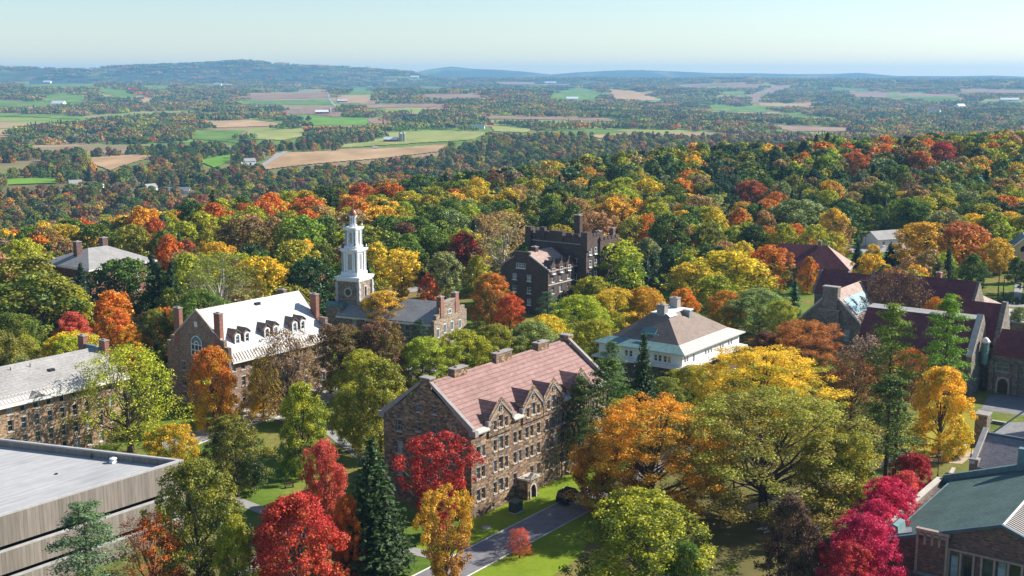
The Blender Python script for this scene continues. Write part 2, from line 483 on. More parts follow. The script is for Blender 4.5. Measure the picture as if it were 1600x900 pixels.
def thing(name, label, cat, xy, th=None, z=None, group=None):
    """Empty at the base; local x runs along heading th (degrees clockwise from +Y)"""
    o = link(name, None)
    o.location = (xy[0], xy[1], hz(*xy) if z is None else z)
    if th is not None: o.rotation_euler = (0, 0, R(90 - th))
    return tag(o, label, cat, group)

FOOT = []   # building footprints (origin, heading, u0, u1, v0, v1) where no tree may grow
def foot(xy, th, u0, u1, v0, v1): FOOT.append((xy, th, u0, u1, v0, v1))
def in_foot(x, y, pad=3.0):
    for (o, th, u0, u1, v0, v1) in FOOT:
        r = R(th); dx, dy = x - o[0], y - o[1]
        u = dx * math.sin(r) + dy * math.cos(r); v = -dx * math.cos(r) + dy * math.sin(r)
        if u0 - pad < u < u1 + pad and v0 - pad < v < v1 + pad: return True
    return False

# ---- walls with real openings; windows are parts with frame and sill
def wall(mb, side, k, a0, a1, z0, z1, holes, depth=.3, m=0):
    """side 'f': front, plane y=k facing -y, runs in x.  side 'e': end, plane x=k facing -x, runs in y."""
    P = (lambda a, z, d=0.: (a, k + d, z)) if side == 'f' else (lambda a, z, d=0.: (k + d, a, z))
    ca = sorted({a0, a1, *[h[0] for h in holes], *[h[1] for h in holes]})
    cz = sorted({z0, z1, *[h[2] for h in holes], *[h[3] for h in holes]})
    ca = [q for q in ca if a0 - 1e-6 <= q <= a1 + 1e-6]; cz = [q for q in cz if z0 - 1e-6 <= q <= z1 + 1e-6]
    for i in range(len(ca) - 1):
        for j in range(len(cz) - 1):
            ma, mz = (ca[i] + ca[i + 1]) / 2, (cz[j] + cz[j + 1]) / 2
            if any(h[0] < ma < h[1] and h[2] < mz < h[3] for h in holes): continue
            q = [P(ca[i], cz[j]), P(ca[i + 1], cz[j]), P(ca[i + 1], cz[j + 1]), P(ca[i], cz[j + 1])]
            mb.poly(q if side == 'f' else q[::-1], m)
    for h in holes:
        for (p, q) in (((h[0], h[2]), (h[1], h[2])), ((h[1], h[2]), (h[1], h[3])), ((h[1], h[3]), (h[0], h[3])), ((h[0], h[3]), (h[0], h[2]))):
            mb.poly([P(*p), P(*p, depth), P(*q, depth), P(*q)], m)

WCACHE = {}
def win_meshes(w, h, style):
    key = (round(w, 2), round(h, 2), style)
    if key in WCACHE: return WCACHE[key]
    fm = {'white': 'white_trim', 'stone': 'limestone', 'dark': 'stone_trim', 'whiteglass': 'white_paint', 'arch': 'limestone', 'warm': 'white_paint', 'mullion': 'limestone', 'plain': 'blue_trim'}[style]
    g = MB()
    g.poly([(-w / 2, .0, 0), (w / 2, .0, 0), (w / 2, .0, h), (-w / 2, .0, h)])
    f = MB(); t = .09 if style != 'mullion' else .16
    f.box(-w / 2, -w / 2 + t, -.1, .02, 0, h); f.box(w / 2 - t, w / 2, -.1, .02, 0, h)
    f.box(-w / 2 + t, w / 2 - t, -.1, .02, h - t, h); f.box(-w / 2 + t, w / 2 - t, -.1, .02, 0, t)
    if style != 'plain': f.box(-w / 2 + t, w / 2 - t, -.06, .02, h * .5 - .035, h * .5 + .035)
    if w > 1.05 and style != 'plain': f.box(-.03, .03, -.05, .021, t, h * .5 - .035)
    s = MB(); s.box(-w / 2 - .12, w / 2 + .12, -.42, .0, -.16, -.002)
    l = MB()
    if style == 'stone' or style == 'arch' or style == 'white':
        l.box(-w / 2 - .1, w / 2 + .1, -.31, -.02, h + .002, h + .2)
    gm = g.mesh('window', 'glass_warm' if style == 'warm' else 'glass'); fr = f.mesh('frame', fm)
    sl = s.mesh('sill', 'limestone' if style in ('stone', 'arch', 'white', 'dark', 'mullion') else fm)
    if l.v:
        lm = l.mesh('lintel', 'limestone' if style != 'arch' else 'stone_trim')
    else: lm = None
    WCACHE[key] = (gm, fr, sl, lm)
    return WCACHE[key]

def window(parent, side, k, a, z, w, h, style='stone', depth=.27, lintel=True, sill=True):
    gm, fm, sm, lm = win_meshes(w, h, style)
    loc = (a, k + depth, z) if side == 'f' else (k + depth, a, z)
    rz = 0 if side == 'f' else R(-90)
    o = link('window', gm, parent, loc, rz)
    link('frame', fm, o)
    if sill: link('sill', sm, o)
    if lm and lintel: link('lintel', lm, o)
    return o

def hole(a, z, w, h): return (a - w / 2, a + w / 2, z, z + h)

def gable_roof(root, x0, x1, y0, y1, ze, zr, mat, over=.35, t=.25, ym=None, name='roof', ox=0.):
    """ridge along x"""
    ym = (y0 + y1) / 2 if ym is None else ym
    s1 = (zr - ze) / (ym - y0); s2 = (zr - ze) / (y1 - ym)
    mb = MB()
    mb.prism([(x0 - ox, y0 - over, ze - over * s1), (x1 + ox, y0 - over, ze - over * s1), (x1 + ox, ym, zr), (x0 - ox, ym, zr)], (0, 0, t))
    mb.prism([(x0 - ox, ym, zr), (x1 + ox, ym, zr), (x1 + ox, y1 + over, ze - over * s2), (x0 - ox, y1 + over, ze - over * s2)], (0, 0, t))
    return mb.build(name, mat, root)

def hip_roof(root, x0, x1, y0, y1, ze, zr, mat, rx0, rx1, ym=None, over=.6, t=.15, name='roof'):
    ym = (y0 + y1) / 2 if ym is None else ym
    mb = MB(); a, b, c, d = (x0 - over, y0 - over, ze), (x1 + over, y0 - over, ze), (x1 + over, y1 + over, ze), (x0 - over, y1 + over, ze)
    p, q = (rx0, ym, zr), (rx1, ym, zr)
    for f in ((a, b, q, p), (b, c, q), (c, d, p, q), (d, a, p)): mb.poly(f)
    lo = [(v[0], v[1], ze - t) for v in (a, b, c, d)]
    up = (a, b, c, d)
    for i in range(4): mb.poly([up[i], up[(i + 1) % 4], lo[(i + 1) % 4], lo[i]])
    mb.poly(lo[::-1])
    return mb.build(name, mat, root, fix=False)

def chimney(root, x, y, w, d, z0, z1, mat='brick_red', cap='stone_trim', name='chimney'):
    mb = MB(); mb.box(x - w / 2, x + w / 2, y - d / 2, y + d / 2, z0, z1)
    mb.box(x - w / 2 - .12, x + w / 2 + .12, y - d / 2 - .12, y + d / 2 + .12, z1, z1 + .18, 1)
    mb.box(x - w * .2, x + w * .2, y - d * .2, y + d * .2, z1 + .18, z1 + .4, 1)
    return mb.build(name, [mat, cap], root)

# ================================================================== BUILDINGS
def dormitory():
    xy = un(737, 812); TH = 36.5
    foot(xy, TH, -3, 44, -3, 22)
    L, W, ZE, ZR = 40.5, 18.7, 14.4, 20.9
    g = thing('stone_dormitory', 'brown stone dormitory with red tiled roof and four front gables beside the drive', 'building', xy, TH, 0)
    ym = W / 2; sl = (ZR - ZE) / ym
    cols = []  # (u, z, w, h)
    for z, h in ((9.8, 1.9), (6.3, 1.9), (2.6, 1.9)):
        for u in (1.8, 3.1, 11.7, 13.1, 15.1, 16.5, 18.5, 20.9, 26.4, 27.7, 35.6, 36.9, 39.0): cols.append((u, z, .85, h))
        for c in (7.8, 24.0, 31.0):
            for q, w in ((-1.55, .8), (0, 1.15), (1.55, .8)):
                cols.append((c + q, z, w, h + (.25 if q == 0 else 0)))
    cols = [c for c in cols if not (12.2 < c[0] < 15.7 and c[1] < 5)]
    for u in (1.8, 5.6, 9.2, 17.6, 20.9, 24.2, 27.7, 31., 36.): cols.append((u, .35, .9, .75))
    for u in (18.5, 20.9): pass
    mb = MB()
    wall(mb, 'f', 0, 0, L, -1.5, ZE, [hole(*c) for c in cols])
    ew = [(15.2, 12.0, 1.2, 1.9), (15.2, 8.2, 1.2, 1.9), (15.2, 4.4, 1.2, 1.9), (3.6, 12.9, 1.2, 1.9), (11.0, 12.7, .85, 1.5), (7.7, 12.8, .85, 1.5), (3.6, 8.6, 1.2, 1.9), (7.7, 8.8, .85, 1.5)]
    wall(mb, 'e', 0, 0, W, -1.5, ZE, [hole(*c) for c in ew if c[1] + c[3] < ZE])
    gw = [(10.9, 16.0, .8, 1.3), (7.5, 16.2, .8, 1.3)]
    # gable triangle cut in strips so that it can hold openings
    wall(mb, 'e', 0, 5.6, 13.1, ZE, 17.9, [hole(*c) for c in gw] + [hole(7.7, ZE, .85, .0), ])
    z_at = lambda v: ZE + sl * min(v, W - v)
    for pts in ([(0, 0, ZE), (0, 0, ZE), (0, 5.6, ZE), (0, 5.6, z_at(5.6))], [(0, 13.1, ZE), (0, W, ZE), (0, 13.1, z_at(13.1))], [(0, 5.6, 17.9), (0, 13.1, 17.9), (0, 13.1, z_at(13.1)), (0, ym, ZR), (0, 5.6, z_at(5.6))]):
        q = []
        for p in pts:
            if p not in q: q.append(p)
        mb.poly(q)
    mb.poly([(L, 0, -1.5), (L, W, -1.5), (L, W, ZE), (L, ym, ZR), (L, 0, ZE)])
    mb.poly([(0, W, -1.5), (L, W, -1.5), (L, W, ZE), (0, W, ZE)])
    # plinth course
    mb.box(-.12, L + .1, -.14, -.002, -1.5, .25)
    # wall gables
    gabs = [(7.4, 6.2), (16.5, 5.8), (22.5, 5.8), (31.0, 6.4)]
    for c, w in gabs:
        a, b, zs, za = c - w / 2, c + w / 2, 16.0, 19.0
        win = [(c, 13.6, 1.15, 2.1), (c - 1.5, 13.5, .75, 1.6), (c + 1.5, 13.5, .75, 1.6), (c, 16.5, .55, .95)]
        wall(mb, 'f', -.28, a, b, 12.6, zs, [hole(*q) for q in win[:3]])
        mb.poly([(a, -.28, zs), (b, -.28, zs), (c, -.28, za)])
        for s_ in (a, b):
            mb.poly([(s_, -.28, 12.6), (s_, 0, 12.6), (s_, 0, ZE), (s_, (zs - ZE) / sl, zs), (s_, -.28, zs)])
        mb.poly([(a, -.28, 12.6), (b, -.28, 12.6), (b, .0, 12.6), (a, .0, 12.6)])
        for q in win[:3]: window(g, 'f', -.28, *q[:2], q[2], q[3], 'arch')
        window(g, 'f', -.34, *win[3][:2], win[3][2], win[3][3], 'dark', depth=.03, sill=False)
    mb.build('wall', 'stone_dorm', g, fix=False)
    for c in cols: window(g, 'f', 0, c[0], c[1], c[2], c[3], 'arch' if c[3] > 1 else 'dark', sill=c[3] > 1)
    for c in ew + gw: window(g, 'e', 0, *c, 'arch', depth=.27 if c in gw or c[1] + c[3] < ZE else .02)
    gable_roof(g, .55, L - .5, 0, W, ZE, ZR, 'tile_red', over=.02)
    # gable roofs
    for c, w in gabs:
        mb = MB(); a, b, zs, za = c - w / 2, c + w / 2, 15.3, 17.5
        bk = (za - ZE) / sl; bs = (zs - ZE) / sl
        for s_ in (a + .25, b - .25):
            mb.prism([(s_, -.2, zs + .08), (s_, bs + .3, zs + .08), (c, bk + .3, za), (c, -.2, za)], (0, 0, .2))
        mb.build('gable_roof', 'tile_maroon' if False else 'tile_red', g)
        mb = MB()
        for s_ in (a, b):
            d = 1 if s_ == a else -1
            mb.prism([(s_ - d * .18, -.42, zs - .15), (s_ + d * .25, -.42, zs - .15), (c + d * .0, -.42, za + .28), (c, -.42, za + .62)], (0, .55, 0))
            mb.box(s_ - .42 if d > 0 else s_ - .18, s_ + .18 if d > 0 else s_ + .42, -.5, .3, zs - .75, zs + .05)
        mb.build('gable_coping', 'stone_trim', g)
    # end copings with kneelers and apex blocks
    for x in (-.12, L - .55):
        mb = MB()
        for d in (0, 1):
            e = lambda v: v if d == 0 else W - v
            mb.prism([(x, e(-.4), ZE + .1), (x, e(.35), ZE + .1), (x, e(ym - .9), ZR - .3 + .35), (x, e(ym - .9), ZR - .3 + .85), (x, e(-.4), ZE + .75)], (.7, 0, 0))
            mb.box(x - .08, x + .78, min(e(-1.0), e(.3)), max(e(-1.0), e(.3)), ZE - .6, ZE + .35)
        mb.build('coping', 'stone_trim', g)
        mb = MB(); mb.box(x - .1, x + 1.3, ym - 1.0, ym + 1.0, ZR - .8, ZR + .9); mb.box(x - .22, x + 1.42, ym - 1.15, ym + 1.15, ZR + .9, ZR + 1.12, 1)
        mb.build('apex_block', ['stone_dorm', 'stone_trim'], g)
    for x in (8.2, 20.4, 32.2):
        chimney(g, x, ym - .1, 3.4 if x != 20.4 else 4.6, 1.3 if x != 20.4 else 1.0, ZR - .8, ZR + (1.1 if x != 20.4 else 1.5), 'stone_dorm', 'stone_trim')
    for a, b in ((.3, 4.0), (10.7, 13.4), (25.6, 27.6), (34.4, 40.)):
        mb = MB(); mb.box(a, b, -.72, -.05, ZE - .42, ZE - .2)
        mb.prism([(a, -.75, ZE - .3), (b, -.75, ZE - .3), (b, -.03, ZE + .2), (a, -.03, ZE + .2)], (0, 0, .1))
        for i in range(int((b - a) / .5)): mb.box(a + i * .5, a + i * .5 + .22, -.5, -.02, ZE - .66, ZE - .42)
        mb.build('gutter', 'limestone', g)
    # porch
    mb = MB()
    wall(mb, 'f', -2.1, 12.4, 15.6, -.2, 3.3, [hole(14.0, -.2, 1.5, 2.5)], depth=.5)
    wall(mb, 'e', 12.4, -2.1, 0, -.2, 3.3, [])
    mb.poly([(15.6, -2.1, -.2), (15.6, 0, -.2), (15.6, 0, 3.3), (15.6, -2.1, 3.3)])
    mb.poly([(12.4, -2.1, 3.3), (15.6, -2.1, 3.3), (15.6, 0, 3.3), (12.4, 0, 3.3)])
    p = mb.build('porch', 'stone_dorm', g, fix=False)
    mb = MB(); mb.box(12.2, 15.8, -2.3, -.05, 3.302, 3.6); mb.prism([(13., -2.3, 3.6), (15., -2.3, 3.6), (14., -2.3, 4.3)], (0, .7, 0))
    mb.build('parapet', 'limestone', p)
    mb = MB(); mb.box(13.2, 14.8, -1.75, -1.65, -.2, 2.3); mb.build('door', 'door_wood', p)
    mb = MB()
    pts = [(14 + .98 * math.cos(t), -2.14, 1.5 + 1.2 * math.sin(t)) for t in np.linspace(0, math.pi, 9)]
    pin = [(14 + .72 * math.cos(t), -2.14, 1.5 + .85 * math.sin(t)) for t in np.linspace(0, math.pi, 9)]
    for i in range(8): mb.prism([pts[i], pts[i + 1], pin[i + 1], pin[i]], (0, .1, 0))
    for s_ in (-1, 1): mb.box(14 + s_ * .85 - .13, 14 + s_ * .85 + .13, -2.24, -2.14, -.2, 1.5)
    mb.build('door_arch', 'limestone', p)
    mb = MB()
    mb.tube((25.3, -.25, -1), (25.3, -.25, ZE - .4), .08, .08, 6)
    mb.tube((34.6, -.25, -1), (34.6, -.25, ZE - .4), .08, .08, 6)
    mb.build('downpipe', 'iron_black', g)
    return g

def white_roof_hall():
    xy = un(357, 648); TH = 37.5
    foot(xy, TH, -3, 34, -5, 22)
    L, W, ZE, ZR = 29.5, 18.6, 12.0, 21.0
    g = thing('slate_roofed_hall', 'stone hall with sunlit whitish slate roof, paired dormers and tall brick chimneys', 'building', xy, TH, 0)
    ym = W / 2; sl = (ZR - ZE) / ym
    cols = [(u, z, 1.05, 2.0) for z in (1.8, 5.4, 8.9) for u in (1.9, 4.4, 6.9 if z > 3 else 99, 9.4, 12.0, 14.5, 17.0, 19.5 if z > 3 else 99, 22.0, 24.6, 27.2) if u < 40]
    mb = MB()
    wall(mb, 'f', 0, 0, L, -1.5, ZE, [hole(*c) for c in cols])
    ew = [(14.2, 7.5, 1.05, 1.9), (14.2, 4.0, 1.05, 1.9), (4.4, 7.5, 1.05, 1.9), (4.4, 4.0, 1.05, 1.9), (9.3, 4.0, 1.05, 1.9), (14.2, .9, 1.05, 1.7), (4.4, .9, 1.05, 1.7)]
    wall(mb, 'e', 0, -.9, W + 1.2, -1.5, ZE, [hole(*c) for c in ew])
    # stepped gable end
    mb.poly([(0, -.9, ZE), (0, W + 1.2, ZE), (0, W + 1.2, 13.4), (0, W - .2, 13.4), (0, W - .2, 14.7), (0, W - 1.6, 14.7), (0, ym, ZR), (0, 1.6, 14.7 + 1.), (0, .5, 15.7), (0, .5, 14.4), (0, -.9, 14.4)][::-1])
    mb.poly([(.8, -.9, -1.5), (.8, -.9, 14.4), (0, -.9, 14.4), (0, -.9, -1.5)])
    mb.box(.003, .8, -.9, 1.6, ZE - .5, 14.398); mb.box(.003, .8, .5, 1.9, 14.4, 15.698)
    mb.box(.003, .8, W - 1.6, W + 1.2, ZE - .5, 13.398); mb.box(.003, .8, W - 1.6, W - .2, 13.4, 14.698)
    mb.poly([(L, 0, -1.5), (L, W, -1.5), (L, W, ZE), (L, ym, ZR), (L, 0, ZE)])
    mb.poly([(0, W, -1.5), (L, W, -1.5), (L, W, ZE), (0, W, ZE)])
    mb.box(L - .8, L + .05, -.8, 1.6, ZE - .5, 14.6); mb.box(L - .8, L + .05, .5, 2.6, 14.6, 16.0)
    mb.box(-.15, L, -.12, -.002, -1.5, .9)
    mb.build('wall', 'stone_hall', g, fix=False)
    for c in cols: window(g, 'f', 0, *c, 'stone')
    for c in ew: window(g, 'e', 0, *c, 'stone')
    gable_roof(g, .45, L - .4, 0, W, ZE, ZR, 'slate_glare', over=.3)
    mb = MB(); mb.prism([(-.1, -.2 + 1.6, 15.8), (-.1, ym, ZR + .05), (-.1, ym, ZR + .5), (-.1, 1.4, 16.0)], (.6, 0, 0)); mb.prism([(-.1, W - 1.6, 15.0), (-.1, ym, ZR + .05), (-.1, ym, ZR + .5), (-.1, W - 1.4, 15.2)], (.6, 0, 0))
    mb.build('coping', 'limestone', g)
    # seamed eave strip
    mb = MB(); mb.prism([(.9, -1.1, ZE - .85), (L - .9, -1.1, ZE - .85), (L - .9, .25, ZE + .62), (.9, .25, ZE + .62)], (0, 0, .16))
    for i in range(36): mb.prism([(1.2 + i * .77, -1.12, ZE - .65), (1.32 + i * .77, -1.12, ZE - .65), (1.32 + i * .77, .2, ZE + .78), (1.2 + i * .77, .2, ZE + .78)], (0, 0, .08), 1)
    mb.build('eave', ['seam_roof', 'slate_brown'], g)
    mb = MB(); mb.box(.9, L - .9, -1.15, -.3, ZE - 1.15, ZE - .87); mb.build('cornice', 'white_trim', g)
    for u in (4.8, 7.4, 12.9, 15.4, 20.9, 23.3):
        mb = MB(); v0 = 2.0; w = .95; zb = ZE + v0 * sl - .1; zt = 16.2
        wall(mb, 'f', v0, u - w, u + w, zb, zt, [hole(u, zb + .35, .95, 1.6)], depth=.2)
        for s_ in (-w, w): mb.poly([(u + s_, v0, zb), (u + s_, v0, zt), (u + s_, (zt - ZE) / sl + .2, zt)])
        bk = (17.1 - ZE) / sl + .3
        d = mb.build('dormer', 'slate_brown', g, fix=False)
        mb = MB()
        for s_ in (-w - .12, w + .12): mb.prism([(u + s_, v0 - .25, zt - .05), (u + s_, (zt - ZE) / sl + .3, zt - .05), (u, bk, 17.05), (u, v0 - .25, 17.05)], (0, 0, .14))
        mb.poly([(u - w, v0 - .02, zt), (u + w, v0 - .02, zt), (u, v0 - .02, 16.98)])
        mb.build('dormer_roof', 'slate_brown', d, fix=False)
        mb = MB()
        for s_ in (-1, 1): mb.box(u + s_ * .62 - .14, u + s_ * .62 + .14, v0 - .12, v0 - .01, zb + .15, zb + 1.95)
        arc = [(u + .76 * math.cos(t), v0 - .12, zb + 1.9 + .55 * math.sin(t)) for t in np.linspace(0, math.pi, 7)]
        ain = [(u + .48 * math.cos(t), v0 - .12, zb + 1.9 + .28 * math.sin(t)) for t in np.linspace(0, math.pi, 7)]
        for i in range(6): mb.prism([arc[i], arc[i + 1], ain[i + 1], ain[i]], (0, .1, 0))
        mb.build('surround', 'white_paint', d)
        gm, fm, sm, lm = win_meshes(.95, 1.6, 'whiteglass')
        o = link('window', gm, d, (u, v0 + .1, zb + .35)); link('frame', fm, o)
    # big arched window in the gable
    mb = MB(); x = -.05; c = 9.4
    arc = [(x, c + 1.85 * math.cos(t), 13.9 + 1.95 * math.sin(t)) for t in np.linspace(0, math.pi, 13)]
    mb.prism([(x, c + 1.85, 11.3)] + arc + [(x, c - 1.85, 11.3)], (.04, 0, 0))
    o = mb.build('arched_window', 'copper_green', g)
    mb = MB(); mb.box(-.075, -.052, c - 1.65, c + 1.65, 11.5, 13.7); mb.build('pane', 'glass', o)
    mb = MB()
    for q in (-1.78, -.6, .6, 1.78): mb.box(-.16, -.08, c + q - .1, c + q + .1, 11.3, 13.8)
    for z in (11.25, 12.5, 13.75): mb.box(-.158, -.078, c - 1.88, c + 1.88, z - .09, z + .09)
    for rr, n in ((1.9, 12), (.78, 8)):
        A = [(-.16, c + rr * math.cos(t), 13.8 + rr * math.sin(t)) for t in np.linspace(0, math.pi, n + 1)]
        I = [(-.16, c + (rr - .17) * math.cos(t), 13.8 + (rr - .17) * math.sin(t)) for t in np.linspace(0, math.pi, n + 1)]
        for i in range(n): mb.prism([A[i], A[i + 1], I[i + 1], I[i]], (.08, 0, 0))
    mb.build('frame', 'white_paint', o)
    mb = MB(); mb.box(-.1, .02, c - .5, c + .5, 17.6, 18.7); mb.build('attic_vent', 'white_trim', g)
    for y, zt in ((2.5, 21.2), (16.0, 20.8)): chimney(g, .45, y, .95, 1.9, 13.2, zt)
    for y, zt in ((4.0, 21.0), (14.8, 20.8)): chimney(g, L - .55, y, .95, 1.9, 13.5, zt)
    mb = MB(); mb.box(15.2, 16.6, ym - 1.3, ym - .7, 19.8, 20.6); mb.build('roof_hatch', 'iron_black', g)
    # terrace and steps
    mb = MB(); mb.box(2.0, 12.5, -3.2, -.15, -.6, .7); mb.box(16, 28, -2.8, -.15, -.6, .7); mb.build('terrace', 'limestone', g)
    mb = MB()
    for i in range(5): mb.box(6.0, 9.6, -3.2 - .38 * (i + 1), -3.2 - .38 * i, -.6, .56 - i * .14)
    st = mb.build('steps', 'limestone', g)
    for x in (5.5, 9.65):
        mb = MB(); mb.prism([(x, -3.1, 1.3), (x, -4.9, .75), (x, -5.8, .75), (x, -5.8, -.4), (x, -3.1, -.4)], (.5, 0, 0)); mb.build('step_wall', 'limestone', st)
    return g

def left_hall():
    xy = un(140, 700); TH = 36.5
    foot(xy, TH, -45, 12, -3, 20)
    U0, U1, W, ZE, ZR = -40.0, 9.0, 16.0, 13.2, 17.0
    g = thing('grey_roofed_hall', 'long tan stone hall with pale grey slate roof behind the concrete building', 'building', xy, TH, 0)
    us = [8.05 - 2.62 * i for i in range(18)]
    cols = [(u, z, 1.05, 2.1) for z in (10.3, 7.1, 3.8, .6) for u in us]
    mb = MB(); wall(mb, 'f', 0, U0, U1, -1.5, ZE, [hole(*c) for c in cols])
    mb.poly([(U1, 0, -1.5), (U1, W, -1.5), (U1, W, ZE), (U1, W / 2, ZR), (U1, 0, ZE)])
    mb.poly([(U0, 0, -1.5), (U0, W, -1.5), (U0, W, ZE), (U0, W / 2, ZR), (U0, 0, ZE)])
    mb.poly([(U0, W, -1.5), (U1, W, -1.5), (U1, W, ZE), (U0, W, ZE)])
    mb.box(U1 - .6, U1 + .1, -.6, W + .6, 12.2, 14.2); mb.box(U1 - .6, U1 + .1, 1.9, W - 1.9, 14.2, 15.6)
    mb.build('wall', 'stone_left', g, fix=False)
    for c in cols:
        if c[0] > -22: window(g, 'f', 0, *c, 'white', lintel=True)
    gable_roof(g, U0, U1 - .5, 0, W, ZE, ZR, 'slate_grey', over=.2)
    mb = MB(); mb.prism([(U0, -1.2, ZE - .62), (U1 - .6, -1.2, ZE - .62), (U1 - .6, .5, ZE + .36), (U0, .5, ZE + .36)], (0, 0, .14))
    for i in range(70): mb.prism([(U0 + i * .7, -1.2, ZE - .48), (U0 + i * .7 + .1, -1.2, ZE - .48), (U0 + i * .7 + .1, .5, ZE + .5), (U0 + i * .7, .5, ZE + .5)], (0, 0, .06))
    mb.build('eave', 'seam_roof', g)
    mb = MB(); mb.box(U0, U1, -1.22, -.02, ZE - 1.3, ZE - .66); mb.build('fascia', 'white_trim', g)
    mb = MB(); mb.prism([(-12.4, -1.3, ZE - .5), (-9.2, -1.3, ZE - .5), (-10.8, -1.3, ZE + .45)], (0, 2.4, 0)); mb.build('small_pediment', 'slate_grey', g)
    for y, zt in ((13.3, 18.6), (6.2, 18.6)): chimney(g, U1 - .3, y, .95, 1.9, 13, zt)
    mb = MB(); mb.box(U1 - .55, U1 + .05, 7.2, 12.3, 15.6, 17.15); mb.build('parapet', 'copper_green', g)
    mb = MB(); mb.box(-4.8, -3.6, 3.9, 4.8, 15.2, 15.75); mb.build('roof_hatch', 'iron_black', g)
    for u, v in ((-7.2, 6.3), (-11.0, 6.5)):
        mb = MB(); mb.tube((u, v, 16), (u, v, 17.1), .09, .09, 6); mb.build('vent_pipe', 'iron_black', g)
    return g

def chapel():
    xy = un(527, 528); TH = 114
    foot(xy, TH, -5, 34, -2, 18)
    g = thing('chapel', 'stone chapel with tall white tiered steeple and small copper red dome', 'chapel', xy, TH, 0)
    L, W, ZE, ZR = 30.0, 13.0, 6.6, 10.9
    mb = MB(); cols = [(u, 2.2, 1.3, 3.2) for u in (5.5, 9.5, 13.5, 17.5, 21.5, 25.5)]
    wall(mb, 'f', 0, 0, L, -1.5, ZE, [hole(*c) for c in cols])
    for x in (0, L): mb.poly([(x, 0, -1.5), (x, W, -1.5), (x, W, ZE), (x, W / 2, ZR), (x, 0, ZE)])
    mb.poly([(0, W, -1.5), (L, W, -1.5), (L, W, ZE), (0, W, ZE)])
    mb.build('wall', 'stone_chapel', g, fix=False)
    for c in cols: window(g, 'f', 0, *c, 'white')
    gable_roof(g, 0, L - .4, 0, W, ZE, ZR, 'slate_grey', over=.5)
    mb = MB(); mb.box(0, L - .5, -.62, -.02, ZE - .8, ZE - .37); mb.build('cornice', 'white_trim', g)
    # right end wall, stepped, with twin chimneys; its face (x = L+) catches the sun
    mb = MB()
    mb.box(L - .1, L + .8, -2.2, 16.8, -1.5, 7.6); mb.box(L - .1, L + .8, -1.0, 15.6, 7.602, 8.9); mb.box(L - .1, L + .8, .8, 12.6, 8.902, 10.6)
    mb.build('end_wall', 'stone_chapel', g)
    mb = MB(); mb.box(L - .2, L + .9, 3.3, 9.8, 10.602, 11.6, 0); mb.box(L - .25, L + .95, 3.3, 9.8, 11.602, 11.8, 1); mb.build('parapet', ['stone_chapel', 'stone_trim'], g)
    for y, zt in ((2.3, 13.2), (10.8, 12.9)): chimney(g, L + .35, y, 1.3, 1.9, 7.9, zt)
    for y, z in ((-.2, 3.0), (3.8, 3.5), (7.8, 3.5), (12.5, 3.0), (6.6, 8.2)):
        w, h = (1.4, 2.2) if z < 8 else (1.6, 1.0)
        m2 = MB(); m2.box(L + .8, L + .85, y - w / 2, y + w / 2, z, z + h); o = m2.build('window', 'glass', g)
        m2 = MB()
        for a, b, c_, d_ in ((y - w / 2 - .12, y - w / 2, z, z + h), (y + w / 2, y + w / 2 + .12, z, z + h), (y - w / 2, y + w / 2, z - .15, z), (y - w / 2, y + w / 2, z + h, z + h + .12), (y - .05, y + .05, z, z + h)): m2.box(L + .8, L + .93, a, b, c_, d_)
        m2.build('frame', 'white_paint', o)
    # low entrance wing beside the tower
    mb = MB(); mb.box(-3.6, 1.6, .4, 3.0, -1.5, 8.3, 0); mb.box(-3.8, 1.8, .2, 3.0, 8.302, 9.4, 1); mb.build('entrance_wing', ['stone_chapel', 'copper_green'], g)
    # tower
    cx, cy, s = 1.9, 6.4, 3.4
    t = MB(); t.box(cx - s, cx + s, cy - s, cy + s, -1.5, 15.2); tw = t.build('tower', 'stone_chapel', g)
    for a in (-1, 1):
        for b in (-1, 1):
            q = MB()
            for k in range(7):
                e_ = .35 + .12 * (k % 2); q.box(cx + a * s - e_, cx + a * s + e_, cy + b * s - e_, cy + b * s + e_, 9.0 + k * .86, 9.0 + k * .86 + .86)
            q.build('quoin_strip', 'concrete_trim', tw)
    def disc(face, r0, r1, z, name, mt, off):
        m = MB(); n = 20
        for i in range(n):
            a, b = 2 * math.pi * i / n, 2 * math.pi * (i + 1) / n
            f = (lambda aa, r: (cx + r * math.cos(aa), cy - s - off, z + r * math.sin(aa))) if face == 'f' else (lambda aa, r: (cx + s + off, cy + r * math.cos(aa), z + r * math.sin(aa)))
            m.prism([f(a, r0), f(a, r1), f(b, r1), f(b, r0)] if r0 > 0 else [f(a, r1), f(b, r1), f(0, 0)], (0, .08, 0) if face == 'f' else (-.08, 0, 0))
        return m.build(name, mt, tw)
    disc('f', 0, .95, 12.2, 'round_window', 'glass', .03); disc('f', .9, 1.3, 12.2, 'window_ring', 'limestone', .1)
    m = MB(); m.box(cx + s, cx + s + .05, cy - .5, cy + .5, 10.6, 13.4); m.build('tower_window', 'glass', tw)
    m = MB(); m.box(cx + s, cx + s + .1, cy - .75, cy - .5, 10.4, 13.6); m.box(cx + s, cx + s + .1, cy + .5, cy + .75, 10.4, 13.6); m.box(cx + s, cx + s + .12, cy - .75, cy + .75, 13.6, 13.9); m.build('tower_window_frame', 'limestone', tw)
    st = link('steeple', None, g)
    bpy.data.objects.remove(st)
    def sq(m, h, z0, z1): m.box(cx - h, cx + h, cy - h, cy + h, z0, z1)
    m = MB(); sq(m, 3.55, 15.202, 15.6); sq(m, 3.8, 15.6, 16.1); sq(m, 4.0, 16.1, 16.35)
    m.prism([(cx - 3.7, cy - 3.7, 16.35), (cx + 3.7, cy - 3.7, 16.35), (cx + 3.7, cy + 3.7, 16.35), (cx - 3.7, cy + 3.7, 16.35)], (0, 0, .12))
